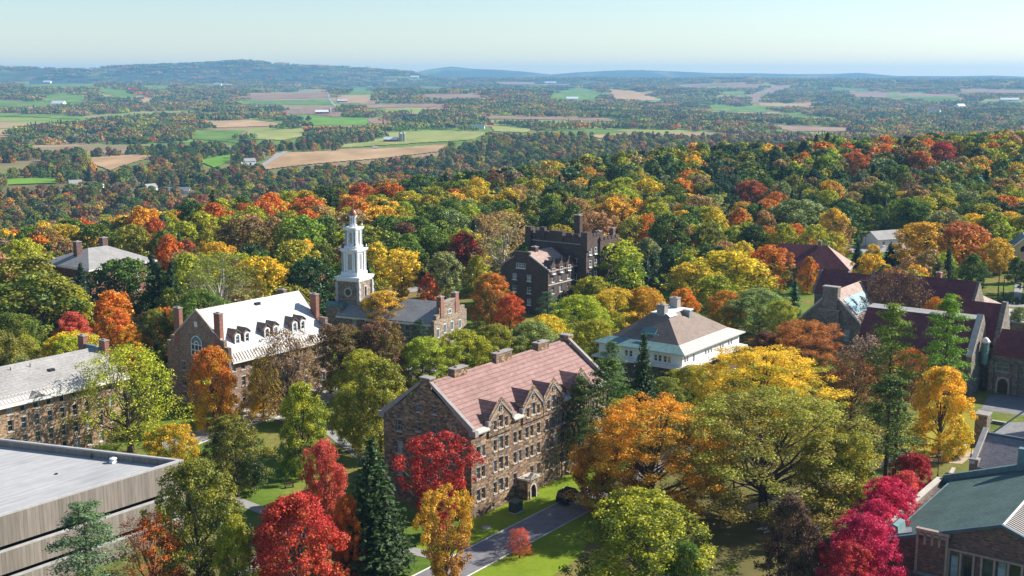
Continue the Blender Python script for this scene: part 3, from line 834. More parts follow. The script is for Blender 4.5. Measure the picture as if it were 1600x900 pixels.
    stp = m.build('steeple', 'white_paint', g)
    def tier(h, z0, z1, name, cols_, wn, ww, base):
        m = MB(); sq(m, h + .25, z0, z0 + base); sq(m, h - .25, z0 + base, z1 - .002)
        for a in (-1, 1):
            for b in (-1, 1):
                for k in range(cols_):
                    off = k * .62
                    for dx, dy in ((a * (h - .12 - off), b * (h - .12)), (a * (h - .12), b * (h - .12 - off))):
                        m.box(cx + dx - .2, cx + dx + .2, cy + dy - .2, cy + dy + .2, z0 + base, z1 - .35)
        sq(m, h + .08, z1 - .5, z1 - .2); sq(m, h + .35, z1 - .2, z1 + .18); sq(m, h + .55, z1 + .18, z1 + .42)
        o = m.build(name, 'white_paint', stp)
        for f_ in range(4):
            w = MB(); zz = z0 + base + .6; zt = z1 - 1.0
            hh = h - .25 + .03
            if f_ == 0: w.box(cx - ww, cx + ww, cy - hh, cy - hh + .05, zz, zt)
            if f_ == 1: w.box(cx - ww, cx + ww, cy + hh - .05, cy + hh, zz, zt)
            if f_ == 2: w.box(cx + hh - .05, cx + hh, cy - ww, cy + ww, zz, zt)
            if f_ == 3: w.box(cx - hh, cx - hh + .05, cy - ww, cy + ww, zz, zt)
            w.build('louvre', 'metal_grey', stp)
        m = MB()
        for a in (-1, 1):
            for b in (-1, 1):
                c = (cx + a * (h + .15), cy + b * (h + .15))
                m.lathe(c, [(.16, z1 + .42), (.1, z1 + .7), (.22, z1 + .95), (.17, z1 + 1.2), (.05, z1 + 1.5)], 6)
        m.build('urn', 'white_paint', stp)
    tier(2.35, 16.47, 23.4, 'lower_tier', 2, 1, .62, 1.1)
    tier(1.62, 23.83, 29.2, 'middle_tier', 2, 1, .42, .8)
    m = MB(); m.ring((cx, cy), 1.15, 1.1, 29.6, 30.2, 8, 0, math.pi / 8); m.ring((cx, cy), .95, .92, 30.2, 32.5, 8, 0, math.pi / 8); m.ring((cx, cy), 1.15, 1.2, 32.5, 32.8, 8, 0, math.pi / 8)
    lt = m.build('lantern', 'white_paint', stp)
    m = MB()
    for k in range(8):
        a = k * math.pi / 4; x, y = cx + .9 * math.cos(a), cy + .9 * math.sin(a)
        m.tube((x, y, 30.5), (x, y, 32.2), .17, .17, 4)
    m.build('lantern_opening', 'metal_grey', stp)
    m = MB(); m.lathe((cx, cy), [(1.12, 32.8), (1.1, 33.15), (.92, 33.7), (.6, 34.15), (.22, 34.4), (.14, 34.8)], 14); m.build('dome', 'copper_dome', stp)
    m = MB(); m.tube((cx, cy, 34.7), (cx, cy, 36.6), .05, .03, 5); m.lathe((cx, cy), [(.05, 34.75), (.2, 34.95), (.05, 35.15)], 8); m.tube((cx - .5, cy, 36.0), (cx + .5, cy, 36.0), .035, .035, 4)
    m.build('finial', 'iron_black', stp)
    return g

def castle_hall():
    xy = un(856, 495); TH = 36.5
    foot(xy, TH, -3, 40, -14, 24)
    g = thing('castle_like_hall', 'dark stone hall with battlemented tower block and tall single chimney behind', 'building', xy, TH, 0)
    L, W, ZE, ZR = 14.0, 17.2, 13.4, 18.2
    mb = MB(); ym = W / 2
    cols = [(u, z, 1.25, 2.0) for z in (6.6, 3.1, 10.0, .2) for u in (2.5, 6.6, 10.7)]
    wall(mb, 'f', 0, 0, L, -1.5, ZE, [hole(*c) for c in cols])
    ew = [(6.9, 9.9, 1.6, 1.9), (6.9, 6.2, 1.6, 1.9), (6.9, 2.7, 1.6, 1.9), (12.2, 9.9, 1.6, 1.9), (12.2, 6.2, 1.6, 1.9), (12.2, 2.7, 1.6, 1.9)]
    wall(mb, 'e', 0, 0, W, -1.5, ZE, [hole(*c) for c in ew])
    mb.poly([(0, 0, ZE), (0, W, ZE), (0, 12.2, 17.3), (0, 7.0, 17.3)][::-1])
    mb.poly([(L, 0, -1.5), (L, W, -1.5), (L, W, ZE), (L, ym, ZR), (L, 0, ZE)])
    mb.poly([(0, W, -1.5), (L, W, -1.5), (L, W, ZE), (0, W, ZE)])
    mb.box(-.1, .6, 6.6, 12.4, 16.6, 18.6)
    mb.build('wall', 'stone_castle', g, fix=False)
    for c in cols: window(g, 'f', 0, *c, 'whiteglass')
    for c in ew: window(g, 'e', 0, *c, 'whiteglass')
    for a in (8.6, 9.8, 11.0): window(g, 'e', -.06, a, 13.6, .8, 1.5, 'whiteglass', depth=.03)
    gable_roof(g, .5, L, 0, W, ZE, ZR, 'tile_brown', over=.3)
    mb = MB(); mb.prism([(-.15, -.5, ZE), (-.15, 7., 17.5), (-.15, 7., 18.0), (-.15, -.5, ZE + .5)], (.7, 0, 0)); mb.prism([(-.15, W + .5, ZE), (-.15, 12.2, 16.8), (-.15, 12.2, 17.3), (-.15, W + .5, ZE + .5)], (.7, 0, 0)); mb.build('coping', 'stone_trim', g)
    for u in (2.5, 6.6, 10.7):
        m = MB(); a, b = u - 1.5, u + 1.5
        m.box(a, b, -.22, 1.6, 12.2, 14.6); m.prism([(a, -.22, 14.6), (b, -.22, 14.6), (u, -.22, 16.4)], (0, 3.2, 0))
        m.box(a - .25, a + .15, -.4, .2, 14.3, 15.1); m.box(b - .15, b + .25, -.4, .2, 14.3, 15.1); m.box(u - .2, u + .2, -.35, .15, 16.2, 16.9)
        d = m.build('gable', 'stone_castle', g); window(d, 'f', -.28, u, 12.5, 1.3, 1.7, 'whiteglass', depth=.03)
    chimney(g, 5.4, ym, 1.5, 1.6, 17, 19.4, 'stone_castle')
    mb = MB(); mb.box(0, L, -.2, -.002, 9.2, 9.5); mb.build('string_course', 'limestone', g)
    # wing beyond and battlemented block
    mb = MB(); mb.box(14, 22, 1.2, 9, -1.5, 16.0); mb.build('stair_turret', 'stone_castle', g)
    m = MB(); m.box(16.0, 23, -2.9, 18.6, -1.5, 22.0)
    tb = m.build('tower_block', 'stone_castle', g)
    m = MB()
    def cren(x0, y0, x1, y1, z, n, h=.9):
        for i in range(n):
            if i % 2: continue
            a, b = i / n, (i + 1) / n
            m.box(min(x0 + (x1 - x0) * a, x0 + (x1 - x0) * b) - .25, max(x0 + (x1 - x0) * a, x0 + (x1 - x0) * b) + .25, min(y0 + (y1 - y0) * a, y0 + (y1 - y0) * b) - .25, max(y0 + (y1 - y0) * a, y0 + (y1 - y0) * b) + .25, z, z + h)
    cren(16.1, -2.7, 16.1, 18.4, 22.0, 15); cren(16.2, -2.75, 23, -2.75, 22.0, 7); cren(16.2, 18.45, 23, 18.45, 22, 7)
    m.box(15.3, 17.6, 17.2, 19.4, 18, 23.8); m.box(15.3, 17.6, -3.6, -1.3, 18, 23.6); m.box(15.5, 17.4, 5.5, 10.5, 20, 23.3); m.box(15.7, 17.2, 12.4, 14.2, 20.5, 24.0)
    m.build('battlement', 'stone_castle', tb)
    m = MB(); m.box(15.85, 16.0, -2.9, 18.6, 19.6, 19.9); m.build('tower_course', 'stone_trim', tb)
    for a, z in ((1.2, 13.2), (1.2, 8.6)):
        window(tb, 'e', 15.9, a, z, 1.6, 2.2, 'whiteglass', depth=.04)
    for x in (18, 21):
        for z in (16.5, 12.8, 9.2): window(tb, 'f', -2.98, x, z, 1.2, 2.0, 'whiteglass', depth=.03)
    chimney(g, 18.4, 1.7, 1.5, 2.1, 20, 28.2, 'stone_castle')
    chimney(g, 25.5, -1.2, 1.6, 1.6, 18, 22.8, 'stone_castle')
    m = MB(); m.box(23.02, 33, -3.4, 10, -1.5, 20.4); w2 = m.build('rear_wing', 'stone_castle', g)
    m = MB(); cren(23.2, -3.3, 33, -3.3, 20.4, 9); m.build('battlement', 'stone_castle', w2)
    chimney(g, 31.5, -2.4, 1.4, 1.4, 18, 23.2, 'brick_brown')
    mb = MB(); mb.prism([(L, 0, ZE + .2), (16.0, 0, ZE + .2), (16.0, ym, ZR), (L, ym, ZR)], (0, 0, .2)); mb.build('linking_roof', 'tile_maroon', g)
    return g

def georgian_house():
    xy = un(144, 480); TH = 36
    foot(xy, TH, -3, 26, -3, 27)
    g = thing('hip_roofed_brick_house', 'red brick house with low hipped grey roof and two square chimneys', 'house', xy, TH, 0)
    L, W, ZE = 23., 24., 11.2
    mb = MB(); cols = [(u, z, 1.3, 2.4) for z in (7.2, 3.0) for u in (2.5, 6.2, 9.9, 13.6, 17.3, 20.8)]; ew = [(a, z, 1.5, 3.0 if z > 5 else 2.6) for z in (6.8, 2.6) for a in (2.6, 7.6, 12.6, 17.6, 22.0)]
    wall(mb, 'f', 0, 0, L, -1.5, ZE, [hole(*c) for c in cols]); wall(mb, 'e', 0, 0, W, -1.5, ZE, [hole(*c) for c in ew])
    mb.poly([(L, 0, -1.5), (L, W, -1.5), (L, W, ZE), (L, 0, ZE)]); mb.poly([(0, W, -1.5), (L, W, -1.5), (L, W, ZE), (0, W, ZE)])
    mb.build('wall', 'brick_red', g, fix=False)
    for c in cols: window(g, 'f', 0, *c, 'whiteglass')
    for c in ew: window(g, 'e', 0, *c, 'whiteglass')
    mb = MB(); mb.box(-1.1, L + 1.1, -1.1, W + 1.1, ZE, ZE + .55); mb.build('cornice', 'white_trim', g)
    hip_roof(g, 0, L, 0, W, ZE + .72, ZE + 5.2, 'slate_grey', 8, L - 8, over=.8)
    chimney(g, 4.6, 12.5, 1.9, 1.9, 13, 18.7, 'brick_brown'); chimney(g, 15.5, 14.5, 1.9, 1.9, 14, 18.6, 'brick_brown')
    return g

def white_walled_hall():
    xy = un(1065, 615); TH = 36.5
    foot(xy, TH, -3, 33, -3, 24)
    g = thing('white_walled_hall', 'hall with white upper storey, brick base and brown pyramid roof with flat top', 'building', xy, TH, 0)
    L, W, ZE = 28.6, 22., 9.1
    mb = MB(); wall(mb, 'f', 0, 0, L, -1.5, 5.5, [hole(u, 1.6, 1.6, 2.6) for u in (3, 8, 13, 18, 23)]); wall(mb, 'e', 0, 0, W, -1.5, 5.5, [hole(a, 1.2, 2.4, 3.0) for a in (4.3, 10, 16)])
    mb.poly([(L, 0, -1.5), (L, W, -1.5), (L, W, 5.5), (L, 0, 5.5)]); mb.poly([(0, W, -1.5), (L, W, -1.5), (L, W, 5.5), (0, W, 5.5)])
    mb.build('brick_base', 'brick_brown', g, fix=False)
    for u in (3, 8, 13, 18, 23): window(g, 'f', 0, u, 1.6, 1.6, 2.6, 'stone')
    for a in (4.3, 10, 16): window(g, 'e', 0, a, 1.2, 2.4, 3.0, 'stone')
    mb = MB(); mb.box(-1.2, L + 1.4, -1.6, W + 1.2, 5.5, 5.9); mb.box(-.6, L + .7, -.8, W + .6, 5.9, 6.15); mb.build('ledge', 'white_trim', g)
    wf = [(u, 6.75, .85, 1.4) for u in (1.5, 2.6, 11.4, 12.8, 14.2, 18.8, 20.1, 23.2, 24.5)] + [(5.6, 6.2, .9, 1.9)]
    we = [(a, 6.5, .85, 1.45) for a in (3.4, 4.5, 5.8, 6.9, 13.4, 14.6, 18.2, 19.4)]
    mb = MB(); wall(mb, 'f', .1, .1, L, 6.15, ZE, [hole(*c) for c in wf]); wall(mb, 'e', .1, .1, W, 6.15, ZE, [hole(*c) for c in we])
    mb.poly([(L, .1, 5.5), (L, W, 5.5), (L, W, ZE), (L, .1, ZE)]); mb.poly([(.1, W, 5.5), (L, W, 5.5), (L, W, ZE), (.1, W, ZE)])
    mb.build('white_wall', 'white_paint', g, fix=False)
    for c in wf: window(g, 'f', .1, *c, 'whiteglass')
    for c in we: window(g, 'e', .1, *c, 'warm' if c[0] < 8 else 'whiteglass')
    # flared seamed eave below the main pitches
    mb = MB()
    o, i_ = 1.1, 2.1
    A = [(-o, -o, ZE), (L + o, -o, ZE), (L + o, W + o, ZE), (-o, W + o, ZE)]; B_ = [(i_, i_, ZE + 1.25), (L - i_, i_, ZE + 1.25), (L - i_, W - i_, ZE + 1.25), (i_, W - i_, ZE + 1.25)]
    mats = [0, 0, 1, 1]
    for k in range(4): mb.poly([A[k], A[(k + 1) % 4], B_[(k + 1) % 4], B_[k]], mats[k])
    lo = [(p[0], p[1], p[2] - .2) for p in A]
    for k in range(4): mb.poly([A[k], A[(k + 1) % 4], lo[(k + 1) % 4], lo[k]][::-1], 0)
    mb.poly(lo, 0)
    mb.build('eave', ['seam_roof', 'copper_green'], g, fix=False)
    T = [(9.0, 9.0, 15.4), (18.2, 9.0, 15.4), (18.2, 13.2, 15.4), (9.0, 13.2, 15.4)]
    mb = MB()
    for k in range(4): mb.poly([B_[k], B_[(k + 1) % 4], T[(k + 1) % 4], T[k]])
    mb.build('roof', 'slate_brown', g, fix=False)
    mb = MB(); mb.box(8.9, 18.3, 8.9, 13.3, 15.4, 15.62); mb.prism([(8.4, 8.0, 15.0), (12, 8.0, 15.0), (12, 9.1, 15.5), (8.8, 9.1, 15.5)], (0, 0, .1)); mb.build('roof_deck', 'white_paint', g)
    chimney(g, 9.4, 10.6, 1.7, 2.0, 14.6, 17.5, 'stone_trim'); chimney(g, 17.0, 11.4, 1.7, 2.0, 14.6, 17.9, 'stone_trim')
    mb = MB(); mb.box(15.6, 17.0, 6.8, 8.3, 13.6, 15.6, 0); mb.box(15.4, 17.2, 6.6, 8.5, 15.6, 15.85, 1); mb.build('roof_vent', ['metal_grey', 'white_paint'], g)
    mb = MB(); mb.box(3.0, 3.2, 8.0, 11.4, 11.6, 11.9); mb.prism([(3.4, 9.2, 11.3), (5.0, 9.2, 12.7), (5.0, 13, 12.7), (3.4, 13, 11.3)], (-.12, 0, .1)); mb.build('roof_skylight', 'copper_green', g)
    return g

def concrete_building():
    a = un(287, 718, 12.0); TH = 37.9
    foot(a, TH, -75, 5, -3, 60)
    g = thing('flat_roofed_concrete_building', 'flat roofed board-marked concrete building with dark horizontal window gaps', 'building', a, TH, 0)
    back = Vector((-.949, .313, 0)); r = R(TH); X = Vector((math.sin(r), math.cos(r))); Y = Vector((-math.cos(r), math.sin(r)))
    bd = Vector((back.x * X.x + back.y * X.y, back.x * Y.x + back.y * Y.y, 0)).normalized()
    LN, LB = 62., 70.
    p0, p1, p3 = Vector((0, 0, 0)), Vector((-LN, 0, 0)), bd * LB
    p2 = p1 + p3
    def band(name, mat, z0, z1, ins, cap=False):
        q = [p0 + (bd - Vector((1, 0, 0))).normalized() * 0, p1, p2, p3]
        m = MB()
        inn = [Vector((-ins * 1.2, ins, 0)), Vector((-LN + ins * 1.2, ins, 0)), p2 + Vector((ins, -ins, 0)), p3 + Vector((-ins * .4, -ins, 0))] if ins else q
        P = inn if ins else q
        for k in range(4):
            a_, b_ = P[k], P[(k + 1) % 4]
            m.poly([(a_.x, a_.y, z0), (b_.x, b_.y, z0), (b_.x, b_.y, z1), (a_.x, a_.y, z1)])
        m.poly([(v.x, v.y, z0) for v in P]); 
        if cap: m.poly([(v.x, v.y, z1) for v in P])
        return m.build(name, mat, g)
    def parapet(z0, z1, w, name, mat):
        m = MB(); P = [p0, p1, p2, p3]; cen = (p0 + p2) / 2
        I = [Vector((-w * 1.3, w, 0)), Vector((-LN + w, w, 0)), p2 + Vector((w, -w, 0)), p3 + Vector((-w * .2, -w, 0))]
        for k in range(4):
            a_, b_, c_, d_ = P[k], P[(k + 1) % 4], I[(k + 1) % 4], I[k]
            m.prism([(a_.x, a_.y, z0), (b_.x, b_.y, z0), (c_.x, c_.y, z0), (d_.x, d_.y, z0)], (0, 0, z1 - z0))
        return m.build(name, mat, g)
    parapet(7.6, 11.75, .5, 'upper_fascia', 'board_concrete')
    parapet(11.752, 12.0, .62, 'coping', 'concrete_trim')
    band('glazing', 'dark_gap', 6.6, 7.7, 1.5)
    parapet(3.6, 6.7, .5, 'middle_fascia', 'board_concrete'); parapet(6.702, 6.85, .7, 'ledge', 'concrete_trim')
    band('glazing', 'dark_gap', 2.6, 3.7, 1.5)
    parapet(-.6, 2.7, .5, 'lower_fascia', 'board_concrete'); parapet(2.702, 2.85, .7, 'ledge', 'concrete_trim')
    band('glazing', 'dark_gap', -1.5, 2.6, 1.6)
    m = MB(); P = [Vector((-.6, .5, 0)), Vector((-LN + .5, .5, 0)), p2 + Vector((.5, -.5, 0)), p3 + Vector((-.1, -.5, 0))]
    m.poly([(v.x, v.y, 10.75) for v in P][::-1]); m.poly([(v.x, v.y, 10.4) for v in P]); m.build('roof_deck', 'roof_deck', g)
    def loc(px, py):
        x, y = un(px, py, 10.75); d = Vector((x - a[0], y - a[1])); return d.dot(X), d.dot(Y)
    u, v = loc(143, 716); m = MB(); m.tube((u, v, 10.75), (u, v, 11.4), .12, .12, 6); m.build('vent_pipe', 'iron_black', g)
    u, v = loc(177, 723); m = MB(); m.box(u - .45, u + .45, v - .45, v + .45, 10.75, 11.05, 0); m.lathe((u, v), [(.3, 11.05), (.3, 11.3), (.6, 11.35), (.55, 11.5), (.15, 11.65)], 10, 0); m.build('roof_fan', 'white_paint', g)
    u, v = loc(88, 741); m = MB(); m.lathe((u, v), [(.25, 10.75), (.25, 10.9), (.1, 10.95)], 8); m.build('roof_drain', 'iron_black', g)
    return g

def chimney_gable_hall():
    """north range of the right-hand complex with its great chimney and roof lights"""
    xy = un(1255, 540); TH = 36.5
    foot(xy, TH, -3, 34, -42, 8)
    g = thing('great_chimney_hall', 'grey stone gabled hall with broad end chimney, blue roof lights and maroon ridge', 'building', xy, TH, 0)
    ZE, ZR, Y0, Y1 = 7.8, 15.0, -14.7, .5
    ym = -6.9; mb = MB()
    wall(mb, 'e', 0, Y0, Y1, -1.5, ZE, [hole(-2.2, 3.0, 1.4, 2.4), hole(-11.5, 3.0, 1.4, 2.4)])
    mb.poly([(0, Y0, ZE), (0, Y1, ZE), (0, ym, ZR)][::-1])
    mb.poly([(0, Y0, -1.5), (22, Y0, -1.5), (22, Y0, ZE), (0, Y0, ZE)]); mb.poly([(0, Y1, -1.5), (22, Y1, -1.5), (22, Y1, ZE), (0, Y1, ZE)])
    mb.build('wall', 'stone_grey', g)
    for a in (-2.2, -11.5): window(g, 'e', 0, a, 3.0, 1.4, 2.4, 'stone')
    gable_roof(g, .5, 22, Y0, Y1, ZE, ZR, 'tile_brown', over=.2)
    mb = MB()
    for s_, y in ((1, Y0 - .2), (-1, Y1 + .2)):
        mb.prism([(-.15, y, ZE - .2), (-.15, y, ZE + .4), (-.15, ym, ZR + .75), (-.15, ym, ZR + .15)], (.75, 0, 0))
    mb.build('coping', 'limestone', g)
    m = MB(); m.box(-.6, 1.3, -8.9, -4.9, 8, 16.3, 0); m.box(-.9, 1.3, -9.6, -4.2, 5, 10.4, 0); m.box(-.75, 1.45, -9.05, -4.75, 16.3, 16.6, 1); m.box(-1.0, .1, -9.7, -4.1, 10.4, 10.65, 1); m.build('chimney', ['stone_grey', 'stone_trim'], g)
    sl = (ZR - ZE) / (ym - Y0)
    zf = lambda y: ZE + sl * (y - Y0)
    m = MB(); m.prism([(2.2, -13.2, zf(-13.2) + .28), (16.4, -13.2, zf(-13.2) + .28), (16.4, -9.3, zf(-9.3) + .28), (2.2, -9.3, zf(-9.3) + .28)], (0, -.05, .18))
    sk = m.build('roof_lights', 'skylight', g)
    m = MB()
    for i in range(19):
        x = 2.3 + i * .77; m.prism([(x, -13.2, zf(-13.2) + .48), (x + .12, -13.2, zf(-13.2) + .48), (x + .12, -9.3, zf(-9.3) + .48), (x, -9.3, zf(-9.3) + .48)], (0, 0, .08))
    m.build('glazing_bars', 'white_trim', sk)
    m = MB()
    for x in (6.1, 11.8): m.prism([(x, -11.7, zf(-11.7) + .58), (x + .9, -11.7, zf(-11.7) + .58), (x + .9, -10.2, zf(-10.2) + .58), (x, -10.2, zf(-10.2) + .58)], (0, 0, .05))
    m.build('open_vent', 'dark_gap', sk)
    # the long cross range behind, its maroon slope turned to the camera
    m = MB(); m.box(17.5, 27.5, -37, 4.6, -1.5, 11.2); m.build('cross_range_wall', 'stone_grey', g)
    m = MB()
    for a, b, za, zb in ((-37.2, -10.0, 17.6, 17.6), (-9.998, 4.8, 16.6, 16.6)):
        m.prism([(16.9, a, 11.1), (16.9, b, 11.1), (22.3, b, zb), (22.3, a, za)], (0, 0, .25)); m.prism([(22.3, a, za), (22.3, b, zb), (28, b, 11.1), (28, a, 11.1)], (0, 0, .25))
    m.build('cross_range_roof', 'tile_maroon', g)
    for y, z in ((-10, 18.1), (-37.4, 18.0), (4.8, 17.1)):
        m = MB(); m.prism([(16.7, y - .3, 11.2), (22.3, y - .3, z), (28.2, y - .3, 11.2)], (0, .7, 0)); m.build('cross_range_gable', 'stone_grey', g)
    chimney(g, 24.5, -26.6, 1.3, 1.3, 15, 18.8, 'brick_red')
    return g

def chapel_range():
    """front range with maroon slope, gable parapets, lantern and arched doorway"""
    xy = un(1535, 610); TH = 36.5
    foot(xy, TH, -9, 12, -32, 30)
    g = thing('maroon_roofed_range', 'stone range with steep maroon roof, gable parapet and arched doorway onto the court', 'building', xy, TH, 0)
    m = MB(); wall(m, 'e', -6.5, 2.0, 27, -1.5, 8.6, [hole(a, 3.4, 2.2, 2.6) for a in (5.5, 10.5, 15.5, 20.5, 25)])
    m.poly([(-6.5, 27, -1.5), (5, 27, -1.5), (5, 27, 8.6), (-.2, 27, 16), (-6.5, 27, 8.6)]); m.poly([(5, 1.4, -1.5), (5, 27, -1.5), (5, 27, 8.6), (5, 1.4, 8.6)])
    m.build('wall', 'stone_grey', g)
    for a in (5.5, 10.5, 15.5, 20.5, 25): window(g, 'e', -6.5, a, 3.4, 2.2, 2.6, 'mullion')
    m = MB(); m.prism([(-6.9, 2, 8.2), (-6.9, 27.2, 8.2), (-.6, 27.2, 15.9), (-.6, 2, 15.9)], (0, 0, .25)); m.build('roof', 'tile_maroon', g)
    m = MB(); m.prism([(-.6, 2, 16.0), (-.6, 27.2, 16.0), (3.4, 27.2, 16.25), (3.4, 2, 16.25)], (0, 0, .2)); m.prism([(3.4, 2, 16.2), (3.4, 27.2, 16.2), (6, 27.2, 8.4), (6, 2, 8.4)], (0, 0, .2)); m.build('ridge_strip', 'slate_grey', g)
    m = MB(); m.prism([(-7.2, .9, 7.6), (-7.2, .9, 9.0), (-.4, .9, 17.1), (.6, .9, 17.1), (5.8, .9, 9.0), (5.8, .9, -1.5), (-7.2, .9, -1.5)], (0, 1.1, 0)); gp = m.build('gable_parapet', 'stone_grey', g)
    m = MB(); m.prism([(-7.4, .75, 8.9), (-7.4, .75, 9.3), (-.4, .75, 17.5), (-.4, .75, 17.1)], (0, 1.4, 0)); m.build('coping', 'limestone', gp)
    # second roof behind with its gable
    m = MB(); m.prism([(2.0, -1.0, 10.4), (2.0, 9, 10.4), (7.5, 9, 18.6), (7.5, -1, 18.6)], (0, 0, .25)); m.prism([(7.5, -1.0, 18.6), (7.5, 9, 18.6), (12, 9, 10.4), (12, -1, 10.4)], (0, 0, .25)); m.build('rear_roof', 'tile_maroon', g)
    m = MB(); m.prism([(1.8, -2.2, -1.5), (1.8, -2.2, 11.0), (6.9, -2.2, 19.4), (8.1, -2.2, 19.4), (12.2, -2.2, 11.), (12.2, -2.2, -1.5)], (0, 1.1, 0)); m.build('rear_gable', 'stone_grey', g)
    # doorway block
    m = MB(); wall(m, 'e', 0, -30, -1.4, -1.5, 8.9, [hole(-4.2, -1.5, 2.5, 5.1), hole(-3.8, 4.9, 2.9, 2.1), hole(-10.5, 2.2, 2.4, 3.2), hole(-16, 2.2, 2.4, 3.2), hole(-21.5, 2.2, 2.4, 3.2)], depth=.6)
    for y in (-1.7, -6.9, -13, -19): m.box(-.9, -.003, y - .5, y + .5, -1.5, 7.4)
    m.poly([(0, -1.4, -1.5), (9, -1.4, -1.5), (9, -1.4, 8.9), (0, -1.4, 8.9)]); m.box(2.2, 8.8, -1.38, .88, -1.5, 9.5)
    m.build('doorway_block', 'stone_grey', g, fix=False)
    window(g, 'e', 0, -3.8, 4.9, 2.9, 2.1, 'mullion', depth=.4)
    for y in (-10.5, -16, -21.5): window(g, 'e', 0, y, 2.2, 2.4, 3.2, 'mullion', depth=.4)
    m = MB(); m.box(.35, .5, -5.45, -2.95, -1.5, 3.6); dr = m.build('door', 'door_wood', g)
    m = MB(); c = -4.2
    A = [(-.12, c + 1.5 * math.cos(t), 1.9 + 1.9 * math.sin(t)) for t in np.linspace(0, math.pi, 11)]; I = [(-.12, c + 1.15 * math.cos(t), 1.9 + 1.5 * math.sin(t)) for t in np.linspace(0, math.pi, 11)]
    for i in range(10): m.prism([A[i], A[i + 1], I[i + 1], I[i]], (.5, 0, 0))
    for s_ in (-1, 1): m.box(-.12, .38, c + s_ * 1.32 - .18, c + s_ * 1.32 + .18, -1.5, 1.9)
    # spandrels closing the square opening above the arch
    Q = [(-.02, c + 1.3 * math.cos(t), 1.9 + 1.7 * math.sin(t)) for t in np.linspace(0, math.pi, 11)]
    for i in range(10): m.prism([Q[i], Q[i + 1], (-.02, Q[i + 1][1], 3.62), (-.02, Q[i][1], 3.62)], (.3, 0, 0))
    m.build('door_arch', 'limestone', g)
    m = MB(); m.prism([(-.5, -30, 8.6), (-.5, -1.8, 8.6), (4.2, -1.8, 13.6), (4.2, -30, 13.6)], (0, 0, .25)); m.build('front_roof', 'tile_maroon', g)
    m = MB(); m.prism([(4.2, -30, 13.6), (4.2, -1.8, 13.6), (9, -1.8, 9.4), (9, -30, 9.4)], (0, 0, .25)); m.build('back_roof', 'slate_grey', g)
    m = MB(); m.lathe((-1.4, -.3), [(.75, 6.5), (.75, 9.4), (.85, 9.5), (.85, 11.4)], 8); m.lathe((-1.4, -.3), [(1.0, 11.4), (1.05, 11.7), (.6, 12.3), (.1, 12.6)], 8, 1); m.build('lantern_turret', ['copper_green', 'white_trim'], g)
    return g

